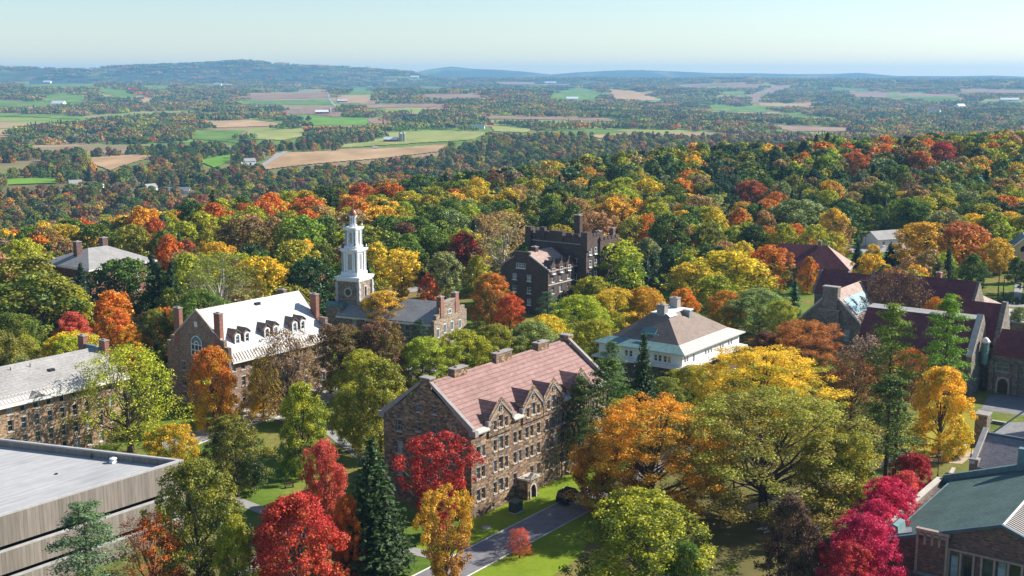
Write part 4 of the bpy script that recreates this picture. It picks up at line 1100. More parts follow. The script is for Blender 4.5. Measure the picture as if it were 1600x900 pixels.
def green_roof_building():
    xy = un(1566, 822, 13.0); TH = 36.5
    foot(xy, TH, -3, 34, -40, 19)
    g = thing('green_slate_building', 'brown brick building with broad low blue-green slate roof and tall stone-framed windows', 'building', xy, TH, 0)
    K = .36; YL = 14.4; ZA = 13.0
    z = lambda y: ZA - K * abs(y)
    m = MB()
    wn_ = [(5.65, 4.4, 1.1, 3.2), (3.9, 4.4, 1.2, 3.4), (1.4, 4.4, 1.15, 3.6), (-.3, 4.4, 1.15, 3.7), (-2.0, 4.4, 1.15, 3.7), (-3.7, 4.4, 1.15, 3.7), (-5.4, 4.4, 1.15, 3.6)]
    wall(m, 'e', 0, -16, 6.5, -1.5, 8.6, [hole(*c) for c in wn_], depth=.35)
    m.poly([(0, -16, 8.6), (0, 6.5, 8.6), (0, 6.5, z(6.5)), (0, 0, ZA), (0, -12.2, 8.6)][::-1])
    wall(m, 'e', 0, 10.5, 16.6, -1.5, 6.9, [])
    m.poly([(0, 10.5, 6.9), (0, 16.6, 6.9), (0, 10.5, z(10.5))][::-1])
    m.poly([(0, 16.6, -1.5), (30, 16.6, -1.5), (30, 16.6, 7.0), (0, 16.6, 7.0)]); m.poly([(0, 14.6, 7.0), (0, 16.6, 7.0), (30, 16.6, 7.0), (30, 14.6, 7.0)])
    m.poly([(30, -16, -1.5), (30, 16.6, -1.5), (30, 16.6, 7), (30, 0, 13), (30, -16, 7.3)])
    m.build('wall', 'brick_brown', g, fix=False)
    for c in wn_: window(g, 'e', 0, *c, 'plain', depth=.3)
    m = MB()
    for a in (6.35, 4.8, 3.15, 2.15, .55, -1.15, -2.85, -4.55, -6.2): m.box(-.28, -.002, a - .13, a + .13, 3.9, 8.3)
    m.box(-.3, -.002, -6.4, 6.5, 3.7, 3.95); m.box(-.34, -.002, -6.5, 6.5, 8.3, 8.55)
    m.build('window_surround', 'rose_stone', g)
    # projecting bay with tracery
    m = MB(); m.box(-.5, .0, 6.5, 10.5, -1.5, 10.1); b = m.build('bay', 'brick_brown', g)
    m = MB(); m.box(-.68, -.02, 6.3, 10.7, 10.1, 10.5)
    for y in (6.55, 7.55, 8.5, 9.45, 10.45): m.box(-.62, -.5, y - .16, y + .16, 8.4 if 6.6 < y < 10.4 else 4.4, 10.1)
    for c in (7.05, 8.02, 8.97, 9.95):
        A = [(-.62, c + .5 * math.cos(t), 9.1 + .55 * math.sin(t)) for t in np.linspace(0, math.pi, 7)]
        for i in range(6): m.prism([A[i], A[i + 1], (-.62, A[i + 1][1], 9.95), (-.62, A[i][1], 9.95)], (.1, 0, 0))
    m.build('tracery', 'rose_stone', b)
    m = MB(); m.box(-.72, -.02, 6.3, 10.7, 4.1, 4.45); m.build('bay_ledge', 'copper_green', b)
    m = MB()
    m.prism([(-.35, YL, z(YL)), (29.6, YL, z(YL)), (29.6, 0, ZA), (-.35, 0, ZA)][::-1], (0, 0, .2)); m.build('roof', 'slate_green', g)
    m = MB(); m.prism([(-.35, -YL, z(YL)), (-.35, 0, ZA), (29.6, 0, ZA), (29.6, -YL, z(YL))], (0, 0, .2))
    for i in range(50): m.prism([(.0 + i * .6, -YL, z(YL) + .2), (.16 + i * .6, -YL, z(YL) + .2), (.16 + i * .6, -.3, ZA + .1), (.0 + i * .6, -.3, ZA + .1)], (0, 0, .1), 1)
    m.build('seamed_roof', ['white_trim', 'slate_brown'], g)
    m = MB()
    for s_ in (-1, 1): m.prism([(-.5, s_ * 16.6, z(16.6) - .35), (-.5, 0, ZA - .05), (-.5, 0, ZA + .34), (-.5, s_ * 16.6, z(16.6) + .3)], (.55, 0, 0))
    m.build('verge_coping', 'blue_trim', g)
    m = MB()
    for s_ in (1,): m.prism([(29.2, 16, z(16) - .3), (29.2, 5.2, z(5.2) - .3), (29.2, 5.2, z(5.2) + 1.1), (29.2, 16, z(16) + 1.1)], (.7, 0, 0)); m.box(28.9, 30, -2.5, 5.2, ZA - 1.8, ZA + 1.9)
    m.build('rear_parapet', 'copper_green', g)
    # eave hood and gutter
    m = MB(); A = [(1.2 + 0, 15.0, 7.6), (1.2, 15.0, 9.0), (1.2, 14.4, 9.5), (1.2, 13.7, 9.3), (1.2, 13.5, 8.1)]; m.prism(A, (3.0, 0, 0)); m.build('eave_hood', 'copper_green', g)
    m = MB(); m.prism([(.9, 11.6, z(11.6) + .21), (3.6, 12.6, z(12.6) + .21), (3.6, 14.3, z(14.3) + .21), (.9, 14.3, z(14.3) + .21)], (0, 0, .12)); m.build('flashing', 'metal_grey', g)
    m = MB(); m.box(0, 29.5, 14.42, 14.75, 7.55, 7.85); m.build('gutter', 'copper_green', g)
    m = MB()
    m.box(3.5, 29.5, 16.1, 16.9, 6.9, 7.7); m.box(3.4, 29.6, 16.0, 17.0, 7.702, 7.85, 1)
    m.build('side_parapet', ['stone_grey', 'limestone'], g)
    return g

def grey_slate_ranges():
    xy = un(1525, 727, 9.0); TH = 36.5
    foot(xy, TH, -3, 16, -40, 2)
    g = thing('grey_slate_range', 'purple-grey slate roofed range with stone gable parapet behind the green roof', 'building', xy, TH, 0)
    m = MB(); m.box(.3, 11.7, -34, -.3, -1.5, 8.8); m.build('wall', 'stone_grey', g)
    m = MB(); m.prism([(-.5, -34, 8.7), (-.5, .0, 8.7), (6, .0, 12.6), (6, -34, 12.6)], (0, 0, .2)); m.prism([(6, -34, 12.6), (6, 0, 12.6), (12.5, 0, 8.7), (12.5, -34, 8.7)], (0, 0, .2)); m.build('roof', 'slate_purple', g)
    m = MB(); m.box(5.75, 6.25, -34, 0, 12.6, 13.0); m.build('ridge_cap', 'blue_trim', g)
    m = MB(); m.prism([(-.9, .0, 9.4), (6, .0, 13.4), (6, .0, 13.75), (-.9, .0, 9.75)], (0, .8, 0)); m.build('coping', 'limestone', g)
    m = MB(); m.prism([(-.7, .02, -1.5), (-.7, .02, 9.4), (6, .02, 13.4), (12.7, .02, 9.4), (12.7, .02, -1.5)], (0, .7, 0)); m.build('gable_parapet', 'stone_grey', g)
    m = MB(); m.box(-.6, .5, -.4, .9, 6, 9.9); m.box(-.7, .6, -.5, 1.0, 9.9, 10.15, 1); m.build('end_pier', ['stone_grey', 'stone_trim'], g)
    xy = un(1553, 681, 9.0)
    foot(xy, TH, -2, 12, -40, 3)
    h = thing('pale_slate_range', 'pale grey slate hipped roof with stone piers at edge of the paved court', 'building', xy, TH, 0)
    m = MB(); m.box(.5, 8.5, -30, -.5, -1.5, 8.9); m.build('wall', 'stone_grey', h)
    hip_roof(h, 0, 9, -30, 0, 9.0, 13.4, 'slate_grey', 4, 5, over=.5)
    m = MB(); m.box(9.0, 11.2, -10.5, -7.5, -1.5, 12.3); m.box(8.8, 11.4, -10.7, -7.3, 12.3, 12.6, 1); m.build('chimney', ['stone_grey', 'stone_trim'], h)
    m = MB(); m.prism([(-.4, .4, 9.15), (.1, .5, 9.2), (4.3, -4.3, 13.75), (3.8, -4.5, 13.75)], (0, 0, .2)); m.build('hip_flashing', 'copper_green', h)
    m = MB(); m.box(-.9, .3, -30, .3, 8.4, 9.15); m.build('gutter', 'copper_green', h)
    return g

def small_buildings():
    # small pinkish hipped block by the court
    xy = un(1550, 487, 6.0); TH = 30
    foot(xy, TH, -2, 14, -2, 12)
    g = thing('small_hipped_block', 'small stone block with pinkish-brown hipped roof beside the flat white roof', 'building', xy, TH, 0)
    mb = MB(); mb.box(0, 12, 0, 11, -1.5, 6); mb.build('wall', 'stone_grey', g)
    hip_roof(g, 0, 12, 0, 11, 6, 9.6, 'tile_brown', 4, 8, over=1.0)
    for a in (2.5, 5.5, 8.5): window(g, 'e', -.05, a, 2.4, 1.1, 1.8, 'whiteglass', depth=.02)
    for a in (3, 6, 9): window(g, 'f', -.05, a, 2.4, 1.1, 1.8, 'whiteglass', depth=.02)
    xy = un(1560, 500, 5.5)
    foot(xy, 30, -2, 20, -16, 1)
    g = thing('flat_white_roofed_annexe', 'low annexe with flat pale roof and small roof fan at the right', 'building', xy, 30, 0)
    mb = MB(); mb.box(0, 18, -14, -.5, -1.5, 5.2); mb.build('wall', 'stone_grey', g)
    mb = MB(); mb.box(-.3, 18.3, -14.3, -.2, 5.2, 5.55); mb.build('roof', 'roof_deck', g)
    mb = MB(); mb.lathe((8, -6), [(.5, 5.55), (.5, 6.2), (1.0, 6.3), (1.0, 7.0), (.3, 7.4)], 10); mb.build('roof_fan', 'metal_grey', g)
    # maroon hipped hall
    xy = un(1325, 422, 6.0); TH = 22
    foot(xy, TH, -2, 16, -2, 28)
    g = thing('maroon_hipped_hall', 'hall with big dark maroon hipped roof and one small ridge chimney', 'building', xy, TH, 0)
    mb = MB(); mb.box(0, 14, 0, 26, -1.5, 6); mb.build('wall', 'stone_grey', g)
    mb = MB(); P = [(-.8, -.8, 6), (14.8, -.8, 6), (14.8, 26.8, 6), (-.8, 26.8, 6)]; q = [(7, 8, 13.0), (7, 24, 13.0)]
    mb.poly([P[3], P[0], q[0], q[1]], 0); mb.poly([P[0], P[1], q[0]], 1); mb.poly([P[1], P[2], q[1], q[0]], 1); mb.poly([P[2], P[3], q[1]], 0); mb.poly(P[::-1], 0)
    mb.build('roof', ['tile_maroon', 'tile_brown'], g, fix=False)  # one roof: paler tile painted on the sun-facing slopes, dark on the shaded
    for a in (4, 9, 14, 19): window(g, 'e', -.05, a, 2.2, 1.3, 2.0, 'whiteglass', depth=.02)
    chimney(g, 7, 10.5, 1.2, 1.2, 12.4, 14.2, 'stone_grey')
    # pale cottage at the right edge
    xy = un(1594, 425); TH = 200
    foot(xy, 20, -14, 14, -14, 14)
    g = thing('cream_cottage', 'cream gabled cottage with green-grey roof and arched gable window at right edge', 'house', (xy[0] + 3, xy[1] + 6), 20, None)
    mb = MB(); wall(mb, 'e', -5, -5.5, 5.5, -1.5, 7.5, [hole(-2.6, 1, 1.1, 2.2), hole(2.6, 1, 1.1, 2.2)]); mb.poly([(-5, -5.5, 7.5), (-5, 5.5, 7.5), (-5, 0, 12.5)][::-1]); mb.poly([(-5, -5.5, -1.5), (9, -5.5, -1.5), (9, -5.5, 7.5), (-5, -5.5, 7.5)]); mb.poly([(-5, 5.5, -1.5), (9, 5.5, -1.5), (9, 5.5, 7.5), (-5, 5.5, 7.5)]); mb.poly([(9, -5.5, -1.5), (9, 5.5, -1.5), (9, 5.5, 7.5), (9, 0, 12.5), (9, -5.5, 7.5)])
    mb.build('wall', 'yellow_siding', g, fix=False)
    gable_roof(g, -5.6, 9.4, -5.5, 5.5, 7.5, 12.5, 'copper_green', over=.6)
    mb = MB(); mb.prism([(-5.65, -6.2, 6.9), (-5.65, 0, 12.6), (-5.65, 0, 12.0), (-5.65, -5.6, 6.9)], (.06, 0, 0)); mb.prism([(-5.65, 6.2, 6.9), (-5.65, 0, 12.6), (-5.65, 0, 12.0), (-5.65, 5.6, 6.9)], (.06, 0, 0)); mb.build('bargeboard', 'white_paint', g)
    mb = MB(); A = [(-5.06, 1.1 * math.cos(t), 8.2 + 1.1 * math.sin(t)) for t in np.linspace(0, math.pi, 9)]; mb.prism([(-5.06, 1.1, 7.2)] + A + [(-5.06, -1.1, 7.2)], (.05, 0, 0)); mb.build('arched_window', 'glass', g)
    for a in (-2.6, 2.6): window(g, 'e', -5, a, 1, 1.1, 2.2, 'whiteglass')
    for x in (-4.5, -2.2, .2): 
        mb = MB(); mb.box(-5.4, -5.1, x, x + .3, -.5, 4); mb.build('porch_post', 'white_paint', g)
    # small grey-roofed house among the trees by the parking
    xy = un(1380, 400)
    xy = (xy[0] + 8, xy[1] + 26); foot(xy, 20, -10, 10, -10, 10)
    g = thing('grey_bungalow', 'small grey-roofed bungalow half hidden by evergreens near parked cars', 'house', xy, 65, None)
    mb = MB(); mb.box(-7, 7, -4.5, 4.5, -1.5, 3.6); mb.prism([(-7, -4.5, 3.6), (-7, 4.5, 3.6), (-7, 0, 6.3)], (14, 0, 0)); mb.build('wall', 'white_trim', g)
    gable_roof(g, -7.5, 7.5, -4.5, 4.5, 3.7, 6.5, 'slate_grey', over=.5)
    for x in (-4, 0, 4): window(g, 'f', -4.55, x, 1.2, 1.2, 1.4, 'whiteglass', depth=.02)

for fn in (dormitory, white_roof_hall, left_hall, chapel, castle_hall, georgian_house, white_walled_hall, concrete_building, chimney_gable_hall, chapel_range, green_roof_building, grey_slate_ranges, small_buildings):
    fn()

# ================================================================== GROUND, FIELDS, ROADS
def in_poly(px, py, poly):
    px = np.asarray(px); py = np.asarray(py); c = np.zeros(px.shape, bool)
    n = len(poly)
    for i in range(n):
        x0, y0 = poly[i]; x1, y1 = poly[(i + 1) % n]
        m = ((y0 > py) != (y1 > py))
        xi = (x1 - x0) * (py - y0) / ((y1 - y0) if y1 != y0 else 1e-9) + x0
        c ^= m & (px < xi)
    return c

FIELDS = [
 ('field_tan', 'tan harvested field in the woods', [(135,248),(200,243),(256,243),(218,252),(172,267),(150,259)]),
 ('field_bright', '', [(5,281),(90,279),(92,287),(8,290)]),
 ('field_tan', '', [(-60,202),(30,203),(22,215),(-60,218)]),
 ('field_green', '', [(-60,177),(122,182),(125,187),(-60,181)]),
 ('field_green', '', [(-60,156),(84,161),(86,167),(-60,167)]),
 ('field_green', '', [(60,150),(101,146),(142,154),(136,161),(70,159)]),
 ('field_green', '', [(148,141),(172,137),(220,150),(180,152)]),
 ('field_tan', '', [(212,152),(246,154),(220,165)]),
 ('field_green', '', [(205,133),(275,135),(252,141)]),
 ('field_brown', '', [(381,146),(503,144),(514,154),(385,156)]),
 ('field_green', '', [(383,156.5),(518,154.5),(522,164),(355,163)]),
 ('field_brown', '', [(438,168),(527,166),(538,185),(440,178)]),
 ('field_bright', '', [(463,184),(572,184),(578,195),(486,197)]),
 ('field_tan', '', [(317,190),(392,188),(452,196),(337,200)]),
 ('field_green', '', [(396,187),(454,190),(446,195)]),
 ('field_pale', '', [(388,205),(472,202),(488,210),(442,220),(385,217)]),
 ('field_green', '', [(310,204),(381,204),(368,223),(290,217)]),
 ('field_bright', '', [(308,252),(360,242),(360,251),(337,264)]),
 ('field_tan', '', [(430,240),(530,236),(600,233),(700,226),(684,238),(600,248),(500,256),(405,267)]),
 ('field_pale', '', [(594,208),(712,204),(765,207),(740,219),(612,227),(530,232),(530,227),(582,222)]),
 ('field_green', '', [(854,154),(881,140),(912,137),(944,146),(943,156),(896,158)]),
 ('field_tan', '', [(945,139),(975,141),(1052,158),(956,154)]),
 ('field_green', '', [(631,136),(706,136),(690,140)]),
 ('field_brown', '', [(643,147),(748,147),(768,153),(689,155)]),
 ('field_tan', '', [(526,149),(580,149),(596,162),(528,162)]),
 ('field_green', '', [(548,137),(576,138),(590,149),(537,148)]),
 ('field_green', '', [(594,150),(620,149),(612,161)]),
 ('field_brown', '', [(572,163),(702,163),(697,168),(567,170)]),
 ('field_tan', '', [(598,175),(670,177),(666,182)]),
 ('field_bright', '', [(520,187),(570,187),(576,196),(524,196)]),
 ('field_brown', '', [(572,185),(610,185),(606,193),(579,193)]),
 ('field_brown', '', [(749,181),(960,186),(960,190),(764,186)]),
 ('field_pale', '', [(766,197),(846,203),(836,208),(773,206)]),
 ('field_tan', '', [(914,211),(950,212),(946,219)]),
 ('field_brown', '', [(1176,194),(1330,200),(1349,206),(1240,206)]),
 ('field_green', '', [(1098,167),(1207,167),(1197,176),(1112,173)]),
 ('field_brown', '', [(1163,162),(1170,148),(1205,133),(1237,136),(1197,149),(1186,162)]),
 ('field_brown', '', [(1058,131),(1196,132),(1188,137),(1058,137)]),
 ('field_green', '', [(1122,144),(1170,143),(1166,149),(1126,149)]),
 ('field_tan', '', [(1185,161),(1281,161),(1277,166),(1187,166)]),
 ('field_brown', '', [(1321,143),(1511,150),(1504,156),(1384,153),(1328,150)]),
 ('field_green', '', [(1384,148),(1500,153),(1496,156),(1386,153)]),
 ('field_green', '', [(1264,138),(1342,138),(1369,143)]),
 ('field_green', '', [(1541,180),(1640,181),(1640,187)]),
 ('field_brown', '', [(1498,139),(1640,142),(1640,146),(1508,146)]),
 ('field_brown', '', [(770,128),(900,131),(898,134),(780,132)]),
 ('field_green', '', [(20,126),(160,131),(150,136),(30,134)]),
]

def terrain():
    az = np.concatenate([np.arange(-180, -32, 4.0), np.arange(-32, -27, .5), np.arange(-27, 27.001, .07), np.arange(27.5, 32, .5), np.arange(32, 180, 4.0)])
    rs = [6.0]
    while rs[-1] < 1100: rs.append(rs[-1] + max(6, min(14, rs[-1] * .03)))
    while rs[-1] < 9500: rs.append(rs[-1] + rs[-1] ** 2 / (F * 170))
    while rs[-1] < 17000: rs.append(rs[-1] + 200)
    rs = np.array(rs)
    A, RRr = np.meshgrid(np.radians(az), rs)
    X, Y = RRr * np.sin(A), RRr * np.cos(A)
    Z = height(X, Y)
    nr, na = X.shape
    V = np.stack([X, Y, Z], -1).reshape(-1, 3)
    V = np.vstack([V, [[0, 0, 0]]])
    i = np.arange(nr - 1)[:, None]; j = np.arange(na)[None, :]; j2 = (j + 1) % na
    Q = np.stack([i * na + j, i * na + j2, (i + 1) * na + j2, (i + 1) * na + j], -1)
    # centres in azimuth / range for the field test
    ca = (A[:-1] + np.roll(A[:-1], -1, 1)) / 2; cr = (RRr[:-1] + RRr[1:]) / 2
    owner = -np.ones((nr - 1, na), int)
    polys = []
    for k, (m, lab, P) in enumerate(FIELDS):
        W = [hit_ground(*p, 0, 900) for p in P]
        pr = [(math.atan2(x, y), math.hypot(x, y)) for x, y in W]
        # keep edges straight by densifying in the picture's rows
        polys.append(pr)
        owner[in_poly(ca, cr, pr)] = k
    tri0 = [(len(V) - 1, (j_ + 1) % na, j_) for j_ in range(na)]
    def mk(name, quads, mat, dz, tris=None):
        u, inv = np.unique(quads.reshape(-1), return_inverse=True)
        vv = V[u].copy(); vv[:, 2] += dz
        q = inv.reshape(-1, 4)[:, ::-1]
        me = bpy.data.meshes.new(name)
        me.vertices.add(len(vv)); me.vertices.foreach_set('co', vv.ravel())
        me.loops.add(q.size); me.loops.foreach_set('vertex_index', q.ravel().astype(np.int32))
        me.polygons.add(len(q)); me.polygons.foreach_set('loop_start', np.arange(0, q.size, 4, dtype=np.int32))
        me.materials.append(MATS[mat]); me.update(calc_edges=True); me.validate()
        if name == 'ground':
            a = me.attributes.new('cover', 'FLOAT', 'POINT')
            x, y = vv[:, 0], vv[:, 1]; r = np.hypot(x, y)
            px = np.clip(PX + x / np.maximum(y, 1) * F / CT, -400, 2200)
            c = sst(.62, .8, r / np.interp(px, RX, RR))
            for (cx_, cy_, rr_, k_) in ((45, 170, 42, .8), (30, 205, 30, .7), (-40, 160, 22, .7), (70, 225, 25, .5), (-20, 240, 30, .4)):
                c = np.maximum(c, k_ * (1 - sst(.6, 1.15, np.hypot(x - cx_, y - cy_) / rr_)))
            a.data.foreach_set('value', c.astype(np.float32))
        return tag(link(name, me), kind='structure')
    mk('ground', Q.reshape(-1, 4), 'ground', 0.)
    m = MB(); m.v = [tuple(v) for v in V[:na]] + [(0, 0, 0)]
    m.f = [(na, (j_ + 1) % na, j_) for j_ in range(na)]; m.m = [0] * na
    tag(m.build('ground_centre', 'ground', fix=False), kind='structure')
    for k, (mm, lab, P) in enumerate(FIELDS):
        q = Q[owner == k]
        if len(q): mk('field', q, mm, 1.2)
    return polys
FPOLY = terrain()

def strip(name, pts, w, mat, dz=.03, kerbs=False):
    """road along world points"""
    P = []
    for a, b in zip(pts[:-1], pts[1:]):
        n = max(1, int(math.dist(a, b) / 6))
        P += [(a[0] + (b[0] - a[0]) * i / n, a[1] + (b[1] - a[1]) * i / n) for i in range(n)]
    P.append(pts[-1]); m = MB(); L = []; Rr = []
    for i, p in enumerate(P):
        a = P[max(i - 1, 0)]; b = P[min(i + 1, len(P) - 1)]
        d = Vector((b[0] - a[0], b[1] - a[1])).normalized(); n = Vector((-d.y, d.x))
        L.append((p[0] + n.x * w / 2, p[1] + n.y * w / 2)); Rr.append((p[0] - n.x * w / 2, p[1] - n.y * w / 2))
    for i in range(len(P) - 1):
        q = [Rr[i], Rr[i + 1], L[i + 1], L[i]]
        m.poly([(x, y, hz(x, y) + dz) for x, y in q])
    tag(m.build(name, mat, fix=False), kind='structure')
    if kerbs:
        for side in (L, Rr):
            m = MB()
            for a, b in zip(side[:-1], side[1:]):
                m.tube((a[0], a[1], hz(*a) + .06), (b[0], b[1], hz(*b) + .06), .13, .13, 4)
            tag(m.build('kerb', 'kerb'), kind='structure')
    for p in P: ROADP.append((p[0], p[1], w / 2))
ROADP = []

class Fr:
    def __init__(s, xy, th):
        s.o = xy; r = R(th); s.X = (math.sin(r), math.cos(r)); s.Y = (-math.cos(r), math.sin(r))
    def w(s, u, v): return (s.o[0] + s.X[0] * u + s.Y[0] * v, s.o[1] + s.X[1] * u + s.Y[1] * v)
DF = Fr(un(737, 812), 36.5); WF = Fr(un(357, 648), 37.5)
def sheet(name, pts, mat, dz):
    m = MB(); m.poly([(x, y, dz) for x, y in pts]); return tag(m.build(name, mat, fix=False), kind='structure')
sheet('lawn', [DF.w(-14, -6.7), DF.w(46, -6.7), DF.w(46, 0), DF.w(-14, 0)], 'lawn_green', .012)
sheet('lawn', [DF.w(-24, -24), DF.w(-2, -22), DF.w(20, -13.3), DF.w(-24, -13.3)], 'lawn_green', .012)
strip('drive', [DF.w(-42, -10), DF.w(60, -10)], 6.3, 'asphalt', .03, True)
strip('drive', [WF.w(-22, -9), WF.w(-4, -6.6), WF.w(60, -6.6)], 6.4, 'path_grey', .03, True)
strip('path', [WF.w(4, -7), WF.w(6, -22), WF.w(-6, -48), WF.w(-14, -75)], 2.2, 'path_grey', .05)
strip('path', [DF.w(-14, -10), DF.w(-18, 20), DF.w(-16, 45)], 2.4, 'path_grey', .05)
strip('path', [un(370, 905), un(450, 830), un(640, 880)], 2.4, 'path_grey', .05)
strip('path', [un(1600, 760), un(1520, 705), un(1497, 722), un(1400, 715), un(1290, 760), un(1150, 800)], 2.4, 'path_tan', .05)
sheet('court', [un(1532, 640), un(1640, 655), un(1660, 612), un(1545, 618)], 'asphalt', .02)  # darker asphalt here puts the court's shadow into its colour
sheet('lawn', [un(1400, 700), un(1520, 712), un(1545, 672), un(1515, 645), un(1400, 650)], 'lawn_gold', .014)
strip('road', [un(1180, 391), un(1330, 391), un(1420, 388), un(1480, 384)], 16, 'path_grey', .1)
strip('road', [un(1530, 474), un(1700, 480)], 9, 'path_grey', .1)
strip('path', [un(1590, 470), un(1592, 440)], 2.5, 'path_grey', .12)
strip('path', [un(440, 478), un(530, 468), un(640, 455), un(700, 440), un(760, 436)], 6, 'path_grey', .12)
for a, b in (((396, 268), (446, 238)), ((503, 144), (531, 171)), ((1168, 150), (1209, 133))):
    A, B_ = hit_ground(*a, 0, 900), hit_ground(*b, 0, 900)
    strip('country_road', [A, B_], 9, 'path_grey', 1.6)

# ================================================================== TREES
rng = np.random.default_rng(7)
def leafset(C, N, S, lv, lc, asp=.62):
    """quads at C facing N; returns verts"""
    n = len(C); N = N / np.linalg.norm(N, axis=1, keepdims=True)
    t = np.cross(N, rng.normal(size=(n, 3))); t /= np.linalg.norm(t, axis=1, keepdims=True) + 1e-9
    b = np.cross(N, t)
    S = S[:, None]
    k = .5 + rng.uniform(-.12, .12, (n, 4, 1))
    v = np.stack([C - t * S * k[:, 0], C - b * S * asp * k[:, 1], C + t * S * k[:, 2] - N * S * .12, C + b * S * asp * k[:, 3]], 1)
    return v.reshape(-1, 3), np.repeat(lv, 1), np.repeat(lc, 1)

def crown_clusters(kind, W, H, n):
    """cluster centres and radii"""
    zb = {'round': .12, 'wide': .16, 'great': .13, 'upright': .08, 'vase': .08, 'sparse': .16, 'oval': .08, 'young': .3}[kind]
    ph = rng.uniform(0, 6.28, 6); out = []
    golden = 2.39996
    for i in range(n):
        t = (i + .5) / n; t = t ** .85
        a = i * golden + rng.normal(0, .25)
        if kind in ('wide', 'great'): rp = math.sqrt(max(0, 1 - (abs(t - .42) / .62) ** 2.4))
        elif kind == 'vase': rp = (.22 + .95 * t ** .9) if t < .72 else .96 * math.sqrt(max(0, 1 - ((t - .72) / .33) ** 2))
        elif kind == 'upright': rp = math.sqrt(max(0, 1 - (abs(t - .4) / .62) ** 2))
        elif kind == 'oval': rp = math.sqrt(max(0, 1 - (abs(t - .38) / .64) ** 2)) * (1 - .12 * t)
        else: rp = math.sqrt(max(0, 1 - (abs(t - .45) / .58) ** 2.2))
        lob = 1 + .16 * math.sin(2 * a + ph[0]) * math.sin(4 * t + ph[1]) + .13 * math.sin(3 * a + ph[2] + 5 * t) + rng.normal(0, .13)
        if rng.random() < (.24 if kind == 'great' else .14): continue
        rr = W / 2 * rp * lob
        fr = 1 - .45 * rng.random() ** 1.8
        rc = W / 2 * rng.uniform(.17, .31) * (84. / max(n, 60)) ** .42 * (.8 if kind in ('upright', 'vase') else 1)
        rad = max(0, rr * fr - rc * .55)
        z = H * (zb + (1 - zb) * t) - rc * .5
        out.append((rad * math.cos(a), rad * math.sin(a), z, rc))
    return np.array(out)

def limb_mesh(mb, H, W, cl, nl, r0, kind, sides=5):
    zt = H * (.62 if kind not in ('vase',) else .4)
    lean = rng.normal(0, .02 * H, 2)
    tp = lambda z: Vector((lean[0] * z / H, lean[1] * z / H, z))
    segs = 5
    for i in range(segs):
        a, b = zt * i / segs, zt * (i + 1) / segs
        mb.tube(tp(a), tp(b), r0 * (1 - .65 * i / segs) * (1.35 if i == 0 else 1), r0 * (1 - .65 * (i + 1) / segs), 7)
    idx = np.argsort(-cl[:, 3])[:nl]
    for i in idx:
        c = Vector(cl[i, :3]); zs = min(zt * .98, max(H * (.18 if kind != 'vase' else .1), c.z * rng.uniform(.3, .55)))
        s = tp(zs); mid = s.lerp(c, .5) + Vector((rng.normal(0, .03 * W), rng.normal(0, .03 * W), -.04 * H + rng.normal(0, .02) * H))
        rr = r0 * rng.uniform(.28, .42)
        mb.tube(s, mid, rr, rr * .6, sides); mb.tube(mid, c, rr * .6, rr * .22, sides)
        for _ in range(3):
            e = c + Vector(rng.normal(0, 1, 3)) * cl[i, 3] * .7
            mb.tube(mid.lerp(c, rng.uniform(.3, .9)), e, rr * .25, rr * .08, 3)

def mk_leaves(parts, name, mats, extra=None):
    """parts: (verts, lv, lc) lists; extra: MB of bark faces joined in as material 1"""
    V = np.vstack([p[0] for p in parts]).astype(np.float32); lv = np.concatenate([p[1] for p in parts]); lc = np.concatenate([p[2] for p in parts])
    nq = len(V) // 4; me = bpy.data.meshes.new(name)
    ev = np.array(extra.v, np.float32).reshape(-1, 3) if extra else np.zeros((0, 3), np.float32)
    ef = extra.f if extra else []
    me.vertices.add(len(V) + len(ev)); me.vertices.foreach_set('co', np.vstack([V, ev]).ravel())
    li = [np.arange(nq * 4, dtype=np.int32)]; ls = list(range(0, nq * 4, 4)); pos = nq * 4
    if ef:
        flat = []
        for f in ef: ls.append(pos); pos += len(f); flat += [k + len(V) for k in f]
        li.append(np.array(flat, np.int32))
    li = np.concatenate(li)
    me.loops.add(len(li)); me.loops.foreach_set('vertex_index', li)
    me.polygons.add(len(ls)); me.polygons.foreach_set('loop_start', np.array(ls, np.int32))
    for q in mats: me.materials.append(MATS[q])
    ne = len(ls) - nq
    if ne: me.polygons.foreach_set('material_index', np.array([0] * nq + [1] * ne, np.int32))
    me.update(calc_edges=True)
    for nm, ar in (('lv', lv), ('lc', lc)):
        a = me.attributes.new(nm, 'FLOAT', 'FACE'); a.data.foreach_set('value', np.concatenate([ar, np.zeros(ne)]).astype(np.float32))
    return me

